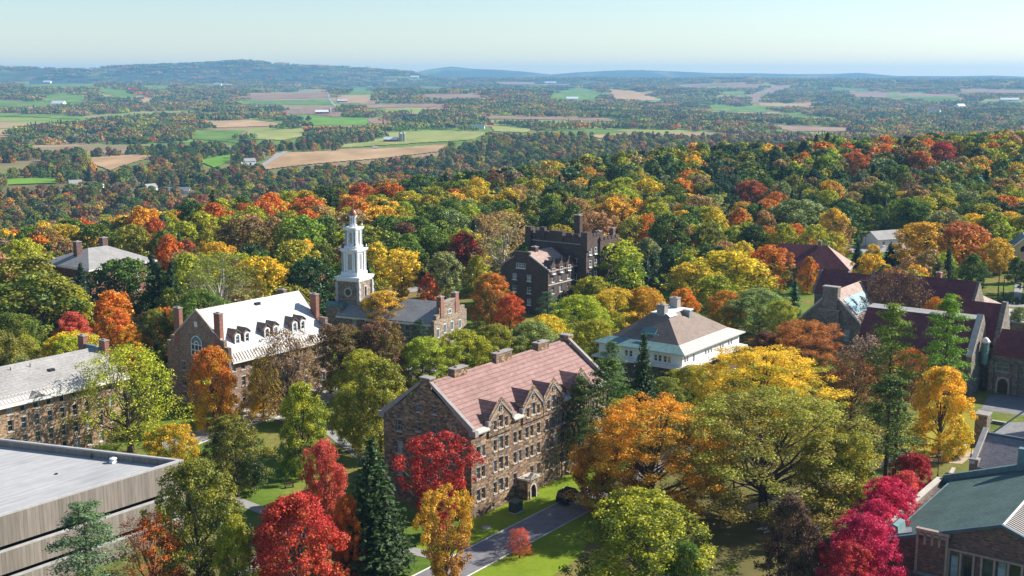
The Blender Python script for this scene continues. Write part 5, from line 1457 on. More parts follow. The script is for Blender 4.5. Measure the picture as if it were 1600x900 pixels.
def broadleaf(kind, nleaf, size, ncl, dens=1.):
    H, W = 16., 12.
    cl = crown_clusters(kind, W, H, ncl)
    per = int(nleaf * dens / ncl); parts = []
    ctr = np.array([0, 0, H * .5])
    for i, (x, y, z, rc) in enumerate(cl):
        hue_ = .5 + .5 * math.sin(x * .45 + 1.3) * math.cos(y * .5 + z * .3)
        n = int(per * (rc / (W / 2 * .24 * (84. / max(ncl, 60)) ** .42)) ** 2)
        d = rng.normal(size=(n, 3)); out = np.array([x, y, z]) - ctr; out = out / (np.linalg.norm(out) + 1e-6)
        d += out * .55 + np.array([0, 0, .25]); d /= np.linalg.norm(d, axis=1, keepdims=True)
        rad = rc * rng.uniform(.35, 1.2, n)[:, None] * np.array([1, 1, .82])
        C = np.array([x, y, z]) + d * rad
        N = d * .8 + rng.normal(0, .62, (n, 3)) + np.array([0, 0, .3])
        cv = rng.uniform(0, 1); hh = (z / H - .5)
        lc = np.clip(.5 + hh * .4 + (cv - .5) * .35 + (hue_ - .5) * .3 + rng.normal(0, .10, n), 0, 1)
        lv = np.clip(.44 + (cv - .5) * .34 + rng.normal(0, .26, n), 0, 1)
        parts.append((*leafset(C, N, size * rng.uniform(.65, 1.35, n), lv, lc)[:1], lv, lc))
    return parts, cl

def spruce(lv_n, size, W=8., H=20.):
    parts = []; levels = lv_n
    for i in range(levels):
        t = (i + rng.uniform(-.3, .3)) / levels; t = min(max(t, 0), .995)
        z = H * (.07 + .93 * t); rr = W / 2 * (1 - t) ** .82 * rng.uniform(.82, 1.1) + .12
        nb = max(4, int(13 * (1 - t) + 5))
        for k in range(nb):
            a = 2 * math.pi * (k + rng.uniform(-.4, .4)) / nb + i; L = rr * rng.uniform(.72, 1.12)
            ns = max(3, int(L / size * 2.6)); s = np.linspace(.12, 1, ns)
            drop = -.16 * s ** 1.5 * L + rng.normal(0, .03, ns) * L + .1 * L * s ** 3
            c = np.stack([math.cos(a) * s * L, math.sin(a) * s * L, z + drop - .12 * L * s], 1) + rng.normal(0, size * .28, (ns, 3))
            n = np.stack([rng.normal(0, .5, ns) + .25 * math.cos(a), rng.normal(0, .5, ns) + .25 * math.sin(a), np.ones(ns)], 1)
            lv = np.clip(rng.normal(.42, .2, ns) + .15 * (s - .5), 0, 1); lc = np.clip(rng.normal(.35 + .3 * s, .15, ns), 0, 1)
            parts.append((leafset(c, n, size * rng.uniform(.8, 1.5, ns), lv, lc, .5)[0], lv, lc))
            # hanging sprays
            n2 = np.stack([np.full(ns, math.cos(a)), np.full(ns, math.sin(a)), rng.normal(0, .4, ns)], 1) + rng.normal(0, .4, (ns, 3))
            c2 = c - np.array([0, 0, size * .5])
            parts.append((leafset(c2, n2, size * rng.uniform(.7, 1.2, ns), lv * .8, lc, .6)[0], lv * .8, lc))
    return parts

def pine(nb, size, per, W=11., H=20., low=.28):
    parts = []; cl = []
    for i in range(nb):
        t = (i + .5) / nb; z = H * (low + (1 - low) * t); a = i * 2.4 + rng.normal(0, .4)
        L = W / 2 * (1 - t) ** .55 * rng.uniform(.6, 1.15) + .5
        for q in range(4):
            s = .35 + .65 * (q + rng.random() * .6) / 4; aa = a + rng.normal(0, .28)
            c0 = np.array([math.cos(aa) * L * s, math.sin(aa) * L * s, z + L * .10 * s + rng.normal(0, .2)])
            rc = (.75 + .4 * rng.random()) * (W / 11) * (1.4 - .5 * t)
            n = per
            d = rng.normal(size=(n, 3)); d /= np.linalg.norm(d, axis=1, keepdims=True)
            C = c0 + d * rc * rng.uniform(.3, 1, n)[:, None] * np.array([1.5, 1.5, .5])
            N = d * .7 + np.array([0, 0, .8]) + rng.normal(0, .4, (n, 3))
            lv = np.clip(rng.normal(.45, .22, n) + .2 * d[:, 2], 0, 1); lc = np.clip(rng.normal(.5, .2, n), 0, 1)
            parts.append((leafset(C, N, size * rng.uniform(.7, 1.3, n), lv, lc, .4)[0], lv, lc)); cl.append((*c0, rc))
    return parts, np.array(cl)

def trunk_mb(H, r):
    m = MB(); m.tube((0, 0, -.3), (0, 0, H * .5), r * 1.2, r * .75, 7); m.tube((0, 0, H * .5), (0, 0, H * .97), r * .75, r * .1, 6); return m

PROTO = {}     # (kind, lod) -> list of (crown mesh, trunk mesh); nominal 16 m x 12 m (conifers 20 m)
FARC = bpy.data.collections.new('woodland_sources')
FARI = {}
def build_protos():
    spec = {'round': 1, 'wide': 1, 'great': 1, 'upright': 1, 'vase': 1, 'oval': 1, 'sparse': .36}
    idx = 0; far = []
    for kind, dens in spec.items():
        for lod, (nl, sz, nc, var) in {0: (36000, .30, 210, 2), 1: (7500, .62, 110, 2), 2: (1800, 1.25, 46, 2)}.items():
            if kind == 'great':
                if lod: continue
                nl, sz, nc = 78000, .17, 430
            for v in range(var):
                parts, cl = broadleaf(kind if kind != 'sparse' else 'sparse', nl, sz * (.8 if kind == 'sparse' else 1), nc, dens)
                mb = MB(); limb_mesh(mb, 16, 12, cl, {0: 40, 1: 26, 2: 10}[lod] if kind in ('sparse', 'vase', 'great') else {0: 26, 1: 14, 2: 5}[lod], .34, kind, 4 if lod else 5)
                if lod < 2:
                    tm = mb.mesh('trunk', 'bark_pale' if kind == 'sparse' and v == 1 else 'bark')
                    PROTO.setdefault((kind, lod), []).append((mk_leaves(parts, 'crown', ['leaf']), tm))
                if lod >= 1: far.append((kind, lod, mk_leaves(parts, 'tree', ['leaf_far', 'bark'], mb)))
    for lod, (lv, sz) in {0: (44, .50), 1: (26, .9), 2: (14, 1.7)}.items():
        parts = spruce(lv, sz); mb = trunk_mb(20, .3)
        if lod < 2: PROTO.setdefault(('spruce', lod), []).append((mk_leaves(parts, 'crown', ['leaf']), mb.mesh('trunk', 'bark')))
        if lod >= 1: far.append(('spruce', lod, mk_leaves(parts, 'tree', ['leaf_far', 'bark'], mb)))
    for lod, (nb, sz, per) in {0: (32, .42, 66), 1: (30, .7, 34), 2: (16, 1.3, 12)}.items():
        for var in range(2 if lod == 0 else 1):
            parts, cl = pine(nb, sz, per)
            mb = trunk_mb(20, .3)
            for c in cl[::4]: mb.tube((0, 0, c[2] - 1.0), tuple(c[:3] * np.array([.95, .95, 1])), .09, .03, 4)
            if lod < 2: PROTO.setdefault(('pine', lod), []).append((mk_leaves(parts, 'crown', ['leaf']), mb.mesh('trunk', 'bark')))
            if lod >= 1: far.append(('pine', lod, mk_leaves(parts, 'tree', ['leaf_far', 'bark'], mb)))
    for i, (k, l, me) in enumerate(far):
        o = bpy.data.objects.new('src_%03d' % i, me); FARC.objects.link(o); FARI.setdefault((k, l), []).append(i)
    # groves for the far valley
    n0 = len(far)
    for g in range(8):
        parts = []
        for t in range(11):
            a = rng.uniform(0, 6.28); r_ = 24 * math.sqrt(rng.random()); W = rng.uniform(9, 15); H = rng.uniform(9, 15); con = rng.random() < .16
            if con: W *= .5; H *= 1.15
            n = 46; d = rng.normal(size=(n, 3)); d[:, 2] = np.abs(d[:, 2]) * 1.0 - .2; d /= np.linalg.norm(d, axis=1, keepdims=True)
            C = np.array([r_ * math.cos(a), r_ * math.sin(a), H * .45]) + d * np.array([W / 2, W / 2, H * .52]) * rng.uniform(.75, 1.05, n)[:, None]
            if con:
                tt = rng.random(n); C = np.stack([r_ * math.cos(a) + d[:, 0] * W / 2 * (1 - tt), r_ * math.sin(a) + d[:, 1] * W / 2 * (1 - tt), H * (.1 + .9 * tt)], 1)
            tl = .02 if con else float(np.clip(rng.normal(.5, .25), 0, 1)); tv = .3 if con else rng.uniform(.38, .6)
            lv = np.clip(rng.normal(tv, .12, n), 0, 1); lc = np.clip(np.full(n, tl) + rng.normal(0, .05, n), 0, 1)
            parts.append((leafset(C, d + rng.normal(0, .3, (n, 3)), rng.uniform(2.2, 4.2, n), lv, lc, .8)[0], lv, lc))
        o = bpy.data.objects.new('src_%03d' % (n0 + g), mk_leaves(parts, 'grove', ['leaf_far'])); FARC.objects.link(o); FARI.setdefault(('grove', 2), []).append(n0 + g)
build_protos()

C_ = dict(ol=(.37, .34, .045), dg=(.055, .105, .026), g=(.145, .225, .026), bg2=(.22, .34, .024), og=(.29, .28, .032), yg=(.47, .47, .028), y=(.88, .58, .035), go=(.74, .41, .025),
          o=(.72, .23, .020), ro=(.66, .14, .030), r=(.54, .050, .036), pk=(.76, .14, .090), cr=(.72, .03, .12), ru=(.38, .12, .032), br=(.21, .12, .055),
          bs=(.045, .095, .050), pu=(.070, .028, .026), gy=(.33, .26, .16), tn=(.50, .31, .12), lg=(.34, .38, .12), sg=(.15, .24, .11), cp=(.58, .22, .05))
CN = dict(ol='olive gold', dg='dark green', g='green', bg2='bright green', og='olive green', yg='yellow-green', y='yellow', go='golden', o='orange', ro='red-orange', r='red', pk='pinkish red',
          cr='crimson', ru='rust brown', br='brown', bs='blue-green', pu='purple-brown', gy='grey-brown', tn='tan', lg='pale green', sg='grey-green', cp='copper')
TLAST = [None]
TREES = []    # (x, y, w) for spacing
TREEV = []    # (px0, px1, ytop, ymid, dist)

def place(kind, x, y, W, H, ca, cb, name, label, group, lod=None, variant=None, cat='tree'):
    d = math.hypot(x, y)
    if lod is None: lod = 0 if d < 330 else 1
    L = PROTO[(kind, lod)]; v = (variant if variant is not None else int(rng.integers(len(L)))) % len(L)
    cm, tm = L[v]
    e = link(name, None); e.location = (x, y, hz(x, y)); e.rotation_euler = (0, 0, float(rng.uniform(0, 6.28)))
    n = (8., 20.) if kind == 'spruce' else ((11., 20.) if kind == 'pine' else (12.2, 16.))
    e.scale = (W / n[0], W / n[0], H / n[1])
    tag(e, label, cat, group)
    c = link('crown', cm, e); t = link('trunk', tm, e)
    j = lambda c_: tuple(max(0.005, q * f) for q, f in zip(c_, 1 + rng.uniform(-.12, .12, 3)))
    c.color = (*j(C_[ca]), 1); c['second_colour'] = list(j(C_[cb]))
    TREES.append((x, y, W)); TLAST[0] = e
    return e

# hand-placed: kind, px, ytop, ybase|None, H|None, wpx, colour a (low), colour b (high), object name, label
HT = [
 ('spruce',585,683,895,None,138,'dg','dg','spruce_tree','big dark spruce just left of the brown stone dormitory'),
 ('vase',698,766,932,None,108,'cp','go','beech_tree','copper and gold vase-shaped tree before the dormitory corner'),
 ('vase',684,680,838,None,128,'r','r','maple_tree','bright red maple against the dormitory end wall'),
 ('oval',468,775,960,None,166,'ro','r','maple_tree','large scarlet maple at bottom edge left of the dark spruce'),
 ('oval',508,690,835,None,76,'ro','pk','maple_tree','narrow pinkish red maple rising behind the scarlet one'),
 ('oval',545,775,905,None,56,'ro','o','maple_tree','small red-orange tree squeezed against the dark spruce'),
 ('round',371,652,776,None,104,'dg','og','oak_tree','olive tree with orange top standing alone on the lawn'),
 ('round',312,722,935,None,138,'dg','og','oak_tree','big dark green tree touching the concrete building corner'),
 ('oval',372,808,960,None,70,'og','yg','oak_tree','yellow-green tree at bottom left beside big dark green one'),
 ('sparse',243,803,955,None,112,'ro','o','maple_tree','thinning orange-red tree beside the concrete building fascia'),
 ('pine',143,786,985,None,150,'sg','sg','pine_tree','tiered grey-green conifer spreading before the concrete building'),
 ('sparse',205,542,706,None,166,'yg','yg','locust_tree','airy yellow-green tree before the grey-roofed hall'),
 ('round',272,664,752,None,92,'yg','go','maple_tree','low gold-topped tree just behind the concrete building corner'),
 ('oval',335,543,670,None,84,'y','o','maple_tree','golden orange maple before the brick-chimneyed gable end'),
 ('sparse',450,515,662,None,116,'tn','br','oak_tree','thin brown and gold tree before the slate-roofed hall'),
 ('oval',412,560,655,None,62,'y','yg','maple_tree','yellow tree before the middle of the slate-roofed hall'),
 ('wide',535,510,622,None,96,'og','br','oak_tree','umbrella-shaped brownish oak beside the hall drive'),
 ('wide',598,503,618,None,96,'og','br','oak_tree','dark brownish-olive oak before the chapel nave'),
 ('oval',474,600,742,None,84,'bg2','yg','maple_tree','fresh green tree with slim trunk beside hall drive'),
 ('oval',596,562,712,None,110,'yg','og','maple_tree','yellow-green tree touching the dormitory left gable'),
 ('round',552,600,700,None,70,'og','yg','maple_tree','olive-yellow tree beside the drive left of dormitory'),
 ('round',660,528,None,13,88,'og','yg','maple_tree','yellow-green tree behind dormitory left gable shoulder'),
 ('round',722,516,None,13,92,'yg','yg','maple_tree','bright yellow-green tree behind the dormitory ridge'),
 ('round',772,508,None,13,84,'yg','og','maple_tree','yellow-green tree behind dormitory middle chimney'),
 ('round',832,503,None,13,90,'og','lg','maple_tree','pale olive tree behind dormitory far chimney'),
 ('oval',600,456,None,13,96,'tn','y','maple_tree','pale gold tree covering the middle of the chapel nave'),
 ('pine',655,500,None,9,42,'bs','bs','pine_tree','small blue-green conifer before the chapel nave'),
 ('vase',627,390,None,16,82,'y','y','maple_tree','golden vase-shaped tree right of the white steeple'),
 ('oval',668,428,None,9,34,'o','ro','maple_tree','small orange tree right of the golden vase-shaped one'),
 ('oval',768,428,None,15,76,'og','o','maple_tree','green and orange tree left of the castle-like hall'),
 ('round',797,462,None,11,52,'o','ro','maple_tree','coral red tree at foot of the castle-like hall'),
 ('oval',724,364,None,17,66,'dg','r','maple_tree','red-topped dark green tree behind the chapel end gable'),
 ('oval',745,400,None,13,50,'og','yg','maple_tree','olive tree between red-topped tree and castle-like hall'),
 ('sparse',785,330,None,24,108,'gy','tn','sycamore_tree','tall pale thin-leaved tree left of the battlements'),
 ('round',192,404,None,17,106,'dg','g','oak_tree','big round dark green tree below the hip-roofed brick house'),
 ('spruce',266,406,None,19,48,'dg','dg','spruce_tree','dark conifer between round green tree and sycamore'),
 ('sparse',342,398,None,22,130,'gy','og','sycamore_tree','white-limbed sycamore behind the slate-roofed hall'),
 ('round',405,402,None,16,90,'yg','y','maple_tree','yellow tree behind the slate-roofed hall ridge'),
 ('round',452,448,None,12,76,'yg','og','maple_tree','yellow-green tree between slate-roofed hall and steeple'),
 ('round',470,338,None,20,86,'bg2','bg2','maple_tree','bright green tree left of the white steeple'),
 ('wide',382,342,None,19,90,'og','br','oak_tree','dark brown-olive oak behind the sycamore'),
 ('oval',262,368,None,15,48,'o','o','maple_tree','vivid orange tree above the dark conifer'),
 ('oval',240,340,None,17,46,'o','ro','maple_tree','red-orange tree right of the hip-roofed house'),
 ('round',292,374,None,13,40,'ro','br','maple_tree','dull orange tree near the sycamore top'),
 ('round',205,352,None,16,70,'yg','og','oak_tree','yellow-olive tree right of the brick house chimneys'),
 ('round',150,350,None,16,66,'og','g','oak_tree','olive tree rising behind the brick house chimneys'),
 ('wide',42,398,None,18,120,'og','og','oak_tree','olive tree at the left edge beside the brick house'),
 ('round',60,428,None,19,150,'g','og','oak_tree','massive olive tree filling the left side'),
 ('round',108,446,None,15,70,'yg','yg','maple_tree','yellow-green tree below the brick house left windows'),
 ('oval',112,488,None,12,62,'ro','pk','maple_tree','coral pink tree above the grey-roofed hall chimneys'),
 ('oval',178,482,None,14,66,'y','o','maple_tree','orange-gold maple above the grey-roofed hall'),
 ('round',205,515,None,11,60,'y','go','maple_tree','golden tree at right end of the grey-roofed hall'),
 ('round',240,484,None,15,60,'dg','og','oak_tree','dark tree between orange maple and hall brick chimney'),
 ('round',22,556,None,11,84,'g','lg','oak_tree','light green tree at left edge above grey slate roof'),
 ('round',-8,520,None,16,100,'dg','og','oak_tree','dark tree cut by the left edge over the slate roof'),
 ('wide',958,378,None,19,112,'g','yg','oak_tree','large olive-gold tree right of the castle-like hall'),
 ('oval',1012,372,None,17,58,'sg','lg','oak_tree','grey-green tree behind the large olive-gold one'),
 ('round',1048,334,None,21,88,'dg','g','oak_tree','tall dark green tree above the yellow grove'),
 ('round',1107,348,None,17,56,'g','og','oak_tree','dark green tree right of the tall dark green one'),
 ('spruce',990,420,None,11,44,'dg','dg','spruce_tree','black-green conical tree before the grey-green one'),
 ('round',905,462,None,14,100,'yg','yg','maple_tree','yellow-green tree right of castle-like hall foot'),
 ('round',858,494,None,12,84,'yg','y','maple_tree','yellow tree between dormitory ridge and castle-like hall'),
 ('pine',856,456,None,12,48,'sg','sg','pine_tree','grey-green conifer against the castle-like hall corner'),
 ('round',962,452,None,13,92,'yg','y','maple_tree','yellow tree left of white hall chimneys'),
 ('round',930,500,None,12,78,'yg','yg','maple_tree','yellow-green tree just left of the white-walled hall'),
 ('round',1012,450,None,13,76,'y','go','maple_tree','gold-topped tree directly behind the white hall chimneys'),
 ('oval',1068,452,None,12,60,'y','o','maple_tree','orange-gold tree behind the white hall roof'),
 ('round',1085,410,None,14,88,'yg','y','maple_tree','yellow tree in the grove above the white hall'),
 ('wide',1140,392,None,15,110,'yg','y','maple_tree','broad yellow tree at the middle of the grove'),
 ('round',1135,455,None,12,62,'yg','o','maple_tree','small orange-tinged tree right of the white hall roof peak'),
 ('round',1188,452,None,13,96,'lg','lg','maple_tree','pale whitish-green tree right of the white hall'),
 ('round',1120,430,None,13,70,'og','yg','maple_tree','olive-yellow tree before the broad yellow tree'),
 ('pine',948,560,735,None,112,'g','dg','pine_tree','shaggy green pine at the right end of the dormitory'),
 ('pine',905,590,745,None,62,'dg','g','pine_tree','dark pine touching the dormitory right windows'),
 ('spruce',1003,520,700,None,74,'dg','dg','spruce_tree','dark spruce before the white-walled hall corner'),
 ('pine',957,534,None,13,56,'sg','g','pine_tree','pale green conifer beside white hall left corner'),
 ('wide',1020,628,None,19,235,'ol','go','oak_tree','broad golden-orange oak in centre foreground'),
 ('wide',1200,618,None,20,300,'ol','ol','oak_tree','huge olive-gold oak with dark forked trunk, right foreground'),
 ('wide',1190,548,None,17,225,'yg','y','oak_tree','yellow-green crowned oak behind the huge olive-gold one'),
 ('round',1040,590,None,7,64,'g','og','maple_tree','low green tree covering the white hall brick base'),
 ('round',1085,572,None,8,70,'og','yg','maple_tree','olive tree under the white hall long ledge'),
 ('wide',955,678,None,13,110,'ru','go','oak_tree','rusty gold tree overhanging the drive and dark car'),
 ('round',1310,672,None,15,120,'g','yg','oak_tree','olive tree at right flank of the huge oak'),
 ('round',1010,775,None,15,205,'g','yg','maple_tree','bushy green tree at bottom centre'),
 ('oval',1075,850,None,11,80,'og','g','maple_tree','green shrubby tree at bottom edge right of bushy green one'),
 ('oval',1238,778,None,15,104,'pu','br','beech_tree','dark purple-brown tree below the huge oak'),
 ('round',1350,806,None,13,112,'cr','cr','maple_tree','crimson tree beside the brown brick corner'),
 ('round',1396,752,None,11,112,'cr','cr','maple_tree','crimson tree against green slate roof edge'),
 ('round',1372,782,None,11,84,'cr','cr','maple_tree','crimson tree between the two larger crimson crowns'),
 ('oval',1416,738,None,10,70,'cr','pk','maple_tree','pinkish crimson tree beside the green slate roof parapet'),
 ('round',1328,848,None,11,90,'cr','r','maple_tree','lowest crimson tree at the bottom edge of the row'),
 ('round',1430,710,None,9,62,'cr','r','maple_tree','smallest, redder tree at top of the crimson row'),
 ('round',1258,504,None,14,132,'ru','cp','beech_tree','wide rust-brown tree left of the great chimney hall'),
 ('oval',1195,518,None,12,60,'ru','br','beech_tree','smaller rust-brown tree beside the white hall'),
 ('pine',1386,476,655,None,104,'bg2','g','pine_tree','yellow-green pine before the great chimney hall roof'),
 ('pine',1472,462,652,None,90,'bg2','bg2','pine_tree','bright green pine before the maroon roof'),
 ('pine',1382,588,768,None,128,'dg','g','pine_tree','dark flat-topped pine with two bare stems'),
 ('oval',1467,575,714,None,106,'y','y','maple_tree','golden maple on the sunny lawn by the court'),
 ('sparse',1420,545,None,14,96,'tn','o','cherry_tree','thin peach-leaved tree left of the golden maple'),
 ('sparse',1335,560,None,14,110,'og','ru','cherry_tree','thin brownish tree between rust tree and dark pine'),
 ('sparse',812,826,872,None,40,'ro','pk','maple_sapling','small coral red sapling beside the drive'),
 ('round',1462,466,None,17,50,'y','o','maple_tree','orange-gold tree poking up behind the front maroon roof'),
 ('round',1492,462,None,18,44,'og','og','oak_tree','olive tree between maroon roof ridges near the hipped block'),
 ('sparse',1405,418,None,22,120,'pu','br','beech_tree','bare purple-brown tree before the long maroon ridge'),
 ('wide',1440,348,None,17,88,'y','go','maple_tree','gold tree above the long maroon ridge'),
 ('wide',1508,348,None,17,92,'go','cp','maple_tree','orange-gold tree right of the other gold tree'),
 ('round',1560,372,None,13,50,'go','y','maple_tree','small gold tree left of the cream cottage'),
 ('oval',1522,398,None,12,44,'dg','g','oak_tree','dark green tree over right end of the maroon ridge'),
 ('round',1205,384,None,15,76,'og','o','maple_tree','orange and olive tree left of the maroon hipped roof'),
 ('oval',1264,402,None,12,36,'go','o','maple_tree','narrow orange tree before the maroon hipped roof'),
 ('spruce',1243,436,None,13,34,'dg','sg','spruce_tree','narrow dark conifer left of the great chimney'),
 ('round',1222,470,None,12,58,'lg','yg','maple_tree','speckled pale tree left of the great stone chimney'),
 ('round',1598,480,None,9,44,'yg','lg','maple_tree','yellow-green tree cut by right edge below hedge'),
 ('oval',1590,402,None,9,34,'dg','g','oak_tree','dark green tree before the cream cottage'),
 ('spruce',1392,380,None,9,34,'bs','bs','spruce_tree','blue-green conifer beside the grey bungalow'),
 ('spruce',1341,376,None,10,28,'bs','bs','spruce_tree','blue-green conifer left of the grey bungalow'),
 ('round',1364,382,None,8,30,'yg','y','maple_tree','little yellow tree between the two blue-green conifers'),
 ('spruce',1276,208,None,22,28,'dg','dg','spruce_tree','left one of two tall spruces on the ridge skyline'),
 ('spruce',1293,205,None,24,30,'dg','dg','spruce_tree','right one of two tall spruces on the ridge skyline'),
 ('spruce',1407,214,None,18,22,'dg','dg','spruce_tree','lone dark spruce on the right ridge skyline'),
 ('spruce',1212,214,None,16,24,'dg','dg','spruce_tree','dark spruce breaking the ridge skyline before far tan field'),
 ('spruce',332,294,None,24,32,'dg','dg','spruce_tree','tall ragged spruce above the left treetops'),
 ('wide',1338,238,None,18,50,'og','ro','maple_tree','orange-domed maple on the ridge right of twin spruces'),
 ('wide',1438,236,None,17,42,'dg','o','maple_tree','orange-topped maple high on the right ridge'),
 ('wide',1474,222,None,18,48,'br','r','maple_tree','red-topped tree high on the right ridge'),
 ('round',1245,312,None,18,94,'g','lg','oak_tree','big round pale-edged green tree on the ridge slope'),
 ('oval',1305,326,None,19,60,'tn','y','maple_tree','tall golden tree behind the maroon hipped roof'),
 ('round',1175,282,None,15,52,'br','ro','maple_tree','red dome among dark conifers on the ridge'),
 ('oval',1155,326,None,16,44,'og','o','maple_tree','orange and brown tree below the red dome'),
 ('round',960,308,None,18,66,'tn','y','sycamore_tree','pale cream-gold tree behind the battlements'),
 ('vase',930,330,None,17,70,'tn','tn','sycamore_tree','tan vase-shaped tree right of battlement chimney'),
 ('round',925,432,None,11,60,'g','yg','oak_tree','green tree before the battlemented block lower windows'),
 ('round',830,335,None,12,40,'dg','g','oak_tree','small dark green dome left of the battlements'),
]
for t in HT:
    kind, px, yt, yb, H, w, ca, cb, nm, lab = t
    if yb is not None:
        x, y = hit_ground(px, yb)
        z0 = hz(x, y); lo, hi = 2, 45
        for _ in range(30):
            H = (lo + hi) / 2
            if proj(x, y, z0 + H)[1] > yt: lo = H
            else: hi = H
    else:
        x, y = hit_ground(px, yt, H)
    if in_foot(x, y, -1.0): print('TREE IN BUILDING', lab, round(x), round(y))
    dep = y * CT + (CH - hz(x, y) - H * .6) * ST
    W = w / F * dep
    k2 = 'round' if kind == 'young' else kind
    if W > 19 and kind not in ('sparse', 'pine', 'spruce') and math.hypot(x, y) < 330: k2 = 'great'
    place(k2, x, y, W, H, ca, cb, nm, lab, 'autumn trees on the campus', variant=(1 if nm == 'sycamore_tree' else 0) if kind == 'sparse' else None)
    if 'two bare stems' in lab:
        e_ = TLAST[0]; c_ = [q for q in e_.children if q.name.startswith('trunk')][0]; o_ = link('trunk', c_.data, e_, (1.1, .3, 0))
    TREEV.append((px - w / 2, px + w / 2, yt, yt + w * .5, math.hypot(x, y)))

# second stem of the two-stemmed pine, shrubs, hedge
def shrub(px, py, wpx, hm, ca, cb, label, group, name='shrub'):
    x, y = hit_ground(px, py); W = wpx / F * (y * CT + (CH) * ST)
    return place('round', x, y, W, hm, ca, cb, name, label, group, cat='shrub')
shrub(1562, 474, 9, 2.2, 'dg', 'g', 'leftmost clipped shrub of the row beside the right-hand road', 'clipped shrubs along the road')
for k, px in enumerate((1571, 1580, 1589, 1598)):
    shrub(px, 474 + k * .4, 9, 2.2, 'dg', 'g', ['second', 'third', 'fourth', 'rightmost'][k] + ' clipped shrub of the row beside the right-hand road', 'clipped shrubs along the road')
shrub(748, 786, 24, 2.2, 'g', 'dg', 'green shrub at the foot of the dormitory corner', 'shrubs round the buildings')
shrub(832, 762, 16, 2.6, 'ro', 'r', 'dark red shrub beside the dormitory porch', 'shrubs round the buildings')
shrub(1330, 730, 50, 3.0, 'g', 'dg', 'low green bush under the dark flat-topped pine', 'shrubs round the buildings')
shrub(472, 640, 20, 2.0, 'ru', 'o', 'low rusty bush before the slate-roofed hall steps', 'shrubs round the buildings')
shrub(1503, 688, 22, 1.8, 'og', 'g', 'small round bush behind the golden maple', 'shrubs round the buildings')

# ---- trees between the landmarks: nearest ones as objects, the rest as one wood
PROT = [  # (px0, py0, px1, py1, distance) picture areas of things that must stay in view
 (60, 376, 238, 445, 255), (262, 455, 505, 640, 238), (0, 540, 190, 700, 215), (520, 325, 585, 500, 310), (520, 462, 742, 520, 300),
 (770, 345, 960, 470, 345), (965, 475, 1160, 600, 285), (1218, 384, 1330, 430, 380), (1255, 428, 1395, 500, 300), (1395, 425, 1522, 480, 300), (1370, 480, 1560, 560, 255),
 (1500, 458, 1600, 500, 315), (1330, 372, 1425, 396, 500), (1575, 375, 1600, 440, 440), (1545, 430, 1600, 478, 370), (1500, 500, 1640, 650, 330), (1390, 560, 1560, 700, 250),
 (600, 535, 935, 800, 180), (505, 440, 530, 520, 330), (680, 428, 720, 448, 360), (1400, 630, 1560, 740, 230), (410, 590, 545, 665, 230)]
fill = []
yy = 236.0
while yy < 1120:
    step = 10.5 if yy < 520 else 12.5
    xx = -0.52 * yy
    while xx < 0.52 * yy:
        x, y = xx + rng.uniform(-.42, .42) * step, yy + rng.uniform(-.42, .42) * step
        xx += step
        r_ = math.hypot(x, y); px0 = PX + x / y * F / CT
        Rr = np.interp(px0, RX, RR)
        if r_ > Rr * 1.22 or r_ < 236 or px0 < -140 or px0 > 1740: continue
        conif = (1110 < px0 < 1235 and 640 < r_ < 800 and rng.random() < .3) or rng.random() < .10
        H = rng.uniform(12, 19) if r_ < 600 else rng.uniform(12.5, 18.5)
        W = H * (rng.uniform(.38, .5) if conif else rng.uniform(.72, 1.05))
        z = hz(x, y); cx_, cyt = proj(x, y, z + H); _, cyb = proj(x, y, z + H * .35); hw = W / 2 / r_ * F
        if cyt > 700: continue
        if in_foot(x, y, 2.5 + W * .3): continue
        if any(math.hypot(x - a, y - b) < w + W * .30 for a, b, w in ROADP if abs(x - a) < 20): continue
        if any(math.hypot(x - a, y - b) < .36 * (w + W) for a, b, w in TREES[:400] if abs(x - a) < 25): continue
        if any(r_ < d and cx_ + hw > a + 4 and cx_ - hw < b - 4 and cyt < d_ and cyb > c for a, c, b, d_, d in PROT): continue
        if any(r_ < d - 4 and abs(cx_ - (a + b) / 2) < hw + (b - a) * .28 and cyt < t + (m - t) * .8 and cyb > t for a, b, t, m, d in TREEV): continue
        fill.append((x, y, r_, H, W, cx_, cyt, conif))
    yy += step * .92
ZP = {
 'left_sky': (['o', 'ru', 'go', 'ro', 'og', 'dg', 'br', 'yg', 'g'], [.19, .09, .16, .05, .18, .11, .04, .11, .07]),
 'left': (['og', 'yg', 'dg', 'g', 'go', 'o', 'br', 'gy', 'bg2'], [.24, .2, .13, .16, .08, .05, .05, .05, .04]),
 'mid': (['og', 'dg', 'g', 'yg', 'tn', 'go', 'ru', 'gy', 'br', 'bs', 'ro', 'sg', 'lg', 'bg2'], [.2, .13, .2, .16, .05, .05, .015, .04, .02, .04, .01, .06, .05, .02]),
 'ridge': (['og', 'dg', 'g', 'yg', 'go', 'o', 'ru', 'y', 'tn', 'bs', 'sg', 'ro', 'lg'], [.2, .16, .2, .17, .05, .02, .005, .03, .03, .04, .08, .004, .07]),
 'dark': (['dg', 'bs', 'og', 'sg', 'br'], [.5, .2, .14, .1, .06]),
 'skyr': (['yg', 'og', 'o', 'dg', 'g', 'ru', 'go'], [.24, .26, .08, .16, .12, .03, .08])}
MATE = dict(o=['ro', 'go', 'o'], ru=['o', 'ru', 'br'], go=['y', 'o', 'yg'], y=['y', 'go'], lg=['lg', 'yg'], bg2=['bg2', 'yg'], ro=['o', 'ru'], og=['yg', 'g', 'tn'], dg=['g', 'og', 'dg'], br=['tn', 'br'], yg=['y', 'g', 'yg', 'yg'],
            g=['yg', 'g', 'dg'], gy=['tn', 'gy'], tn=['go', 'y', 'gy'], bs=['bs', 'sg'], sg=['lg', 'g'])
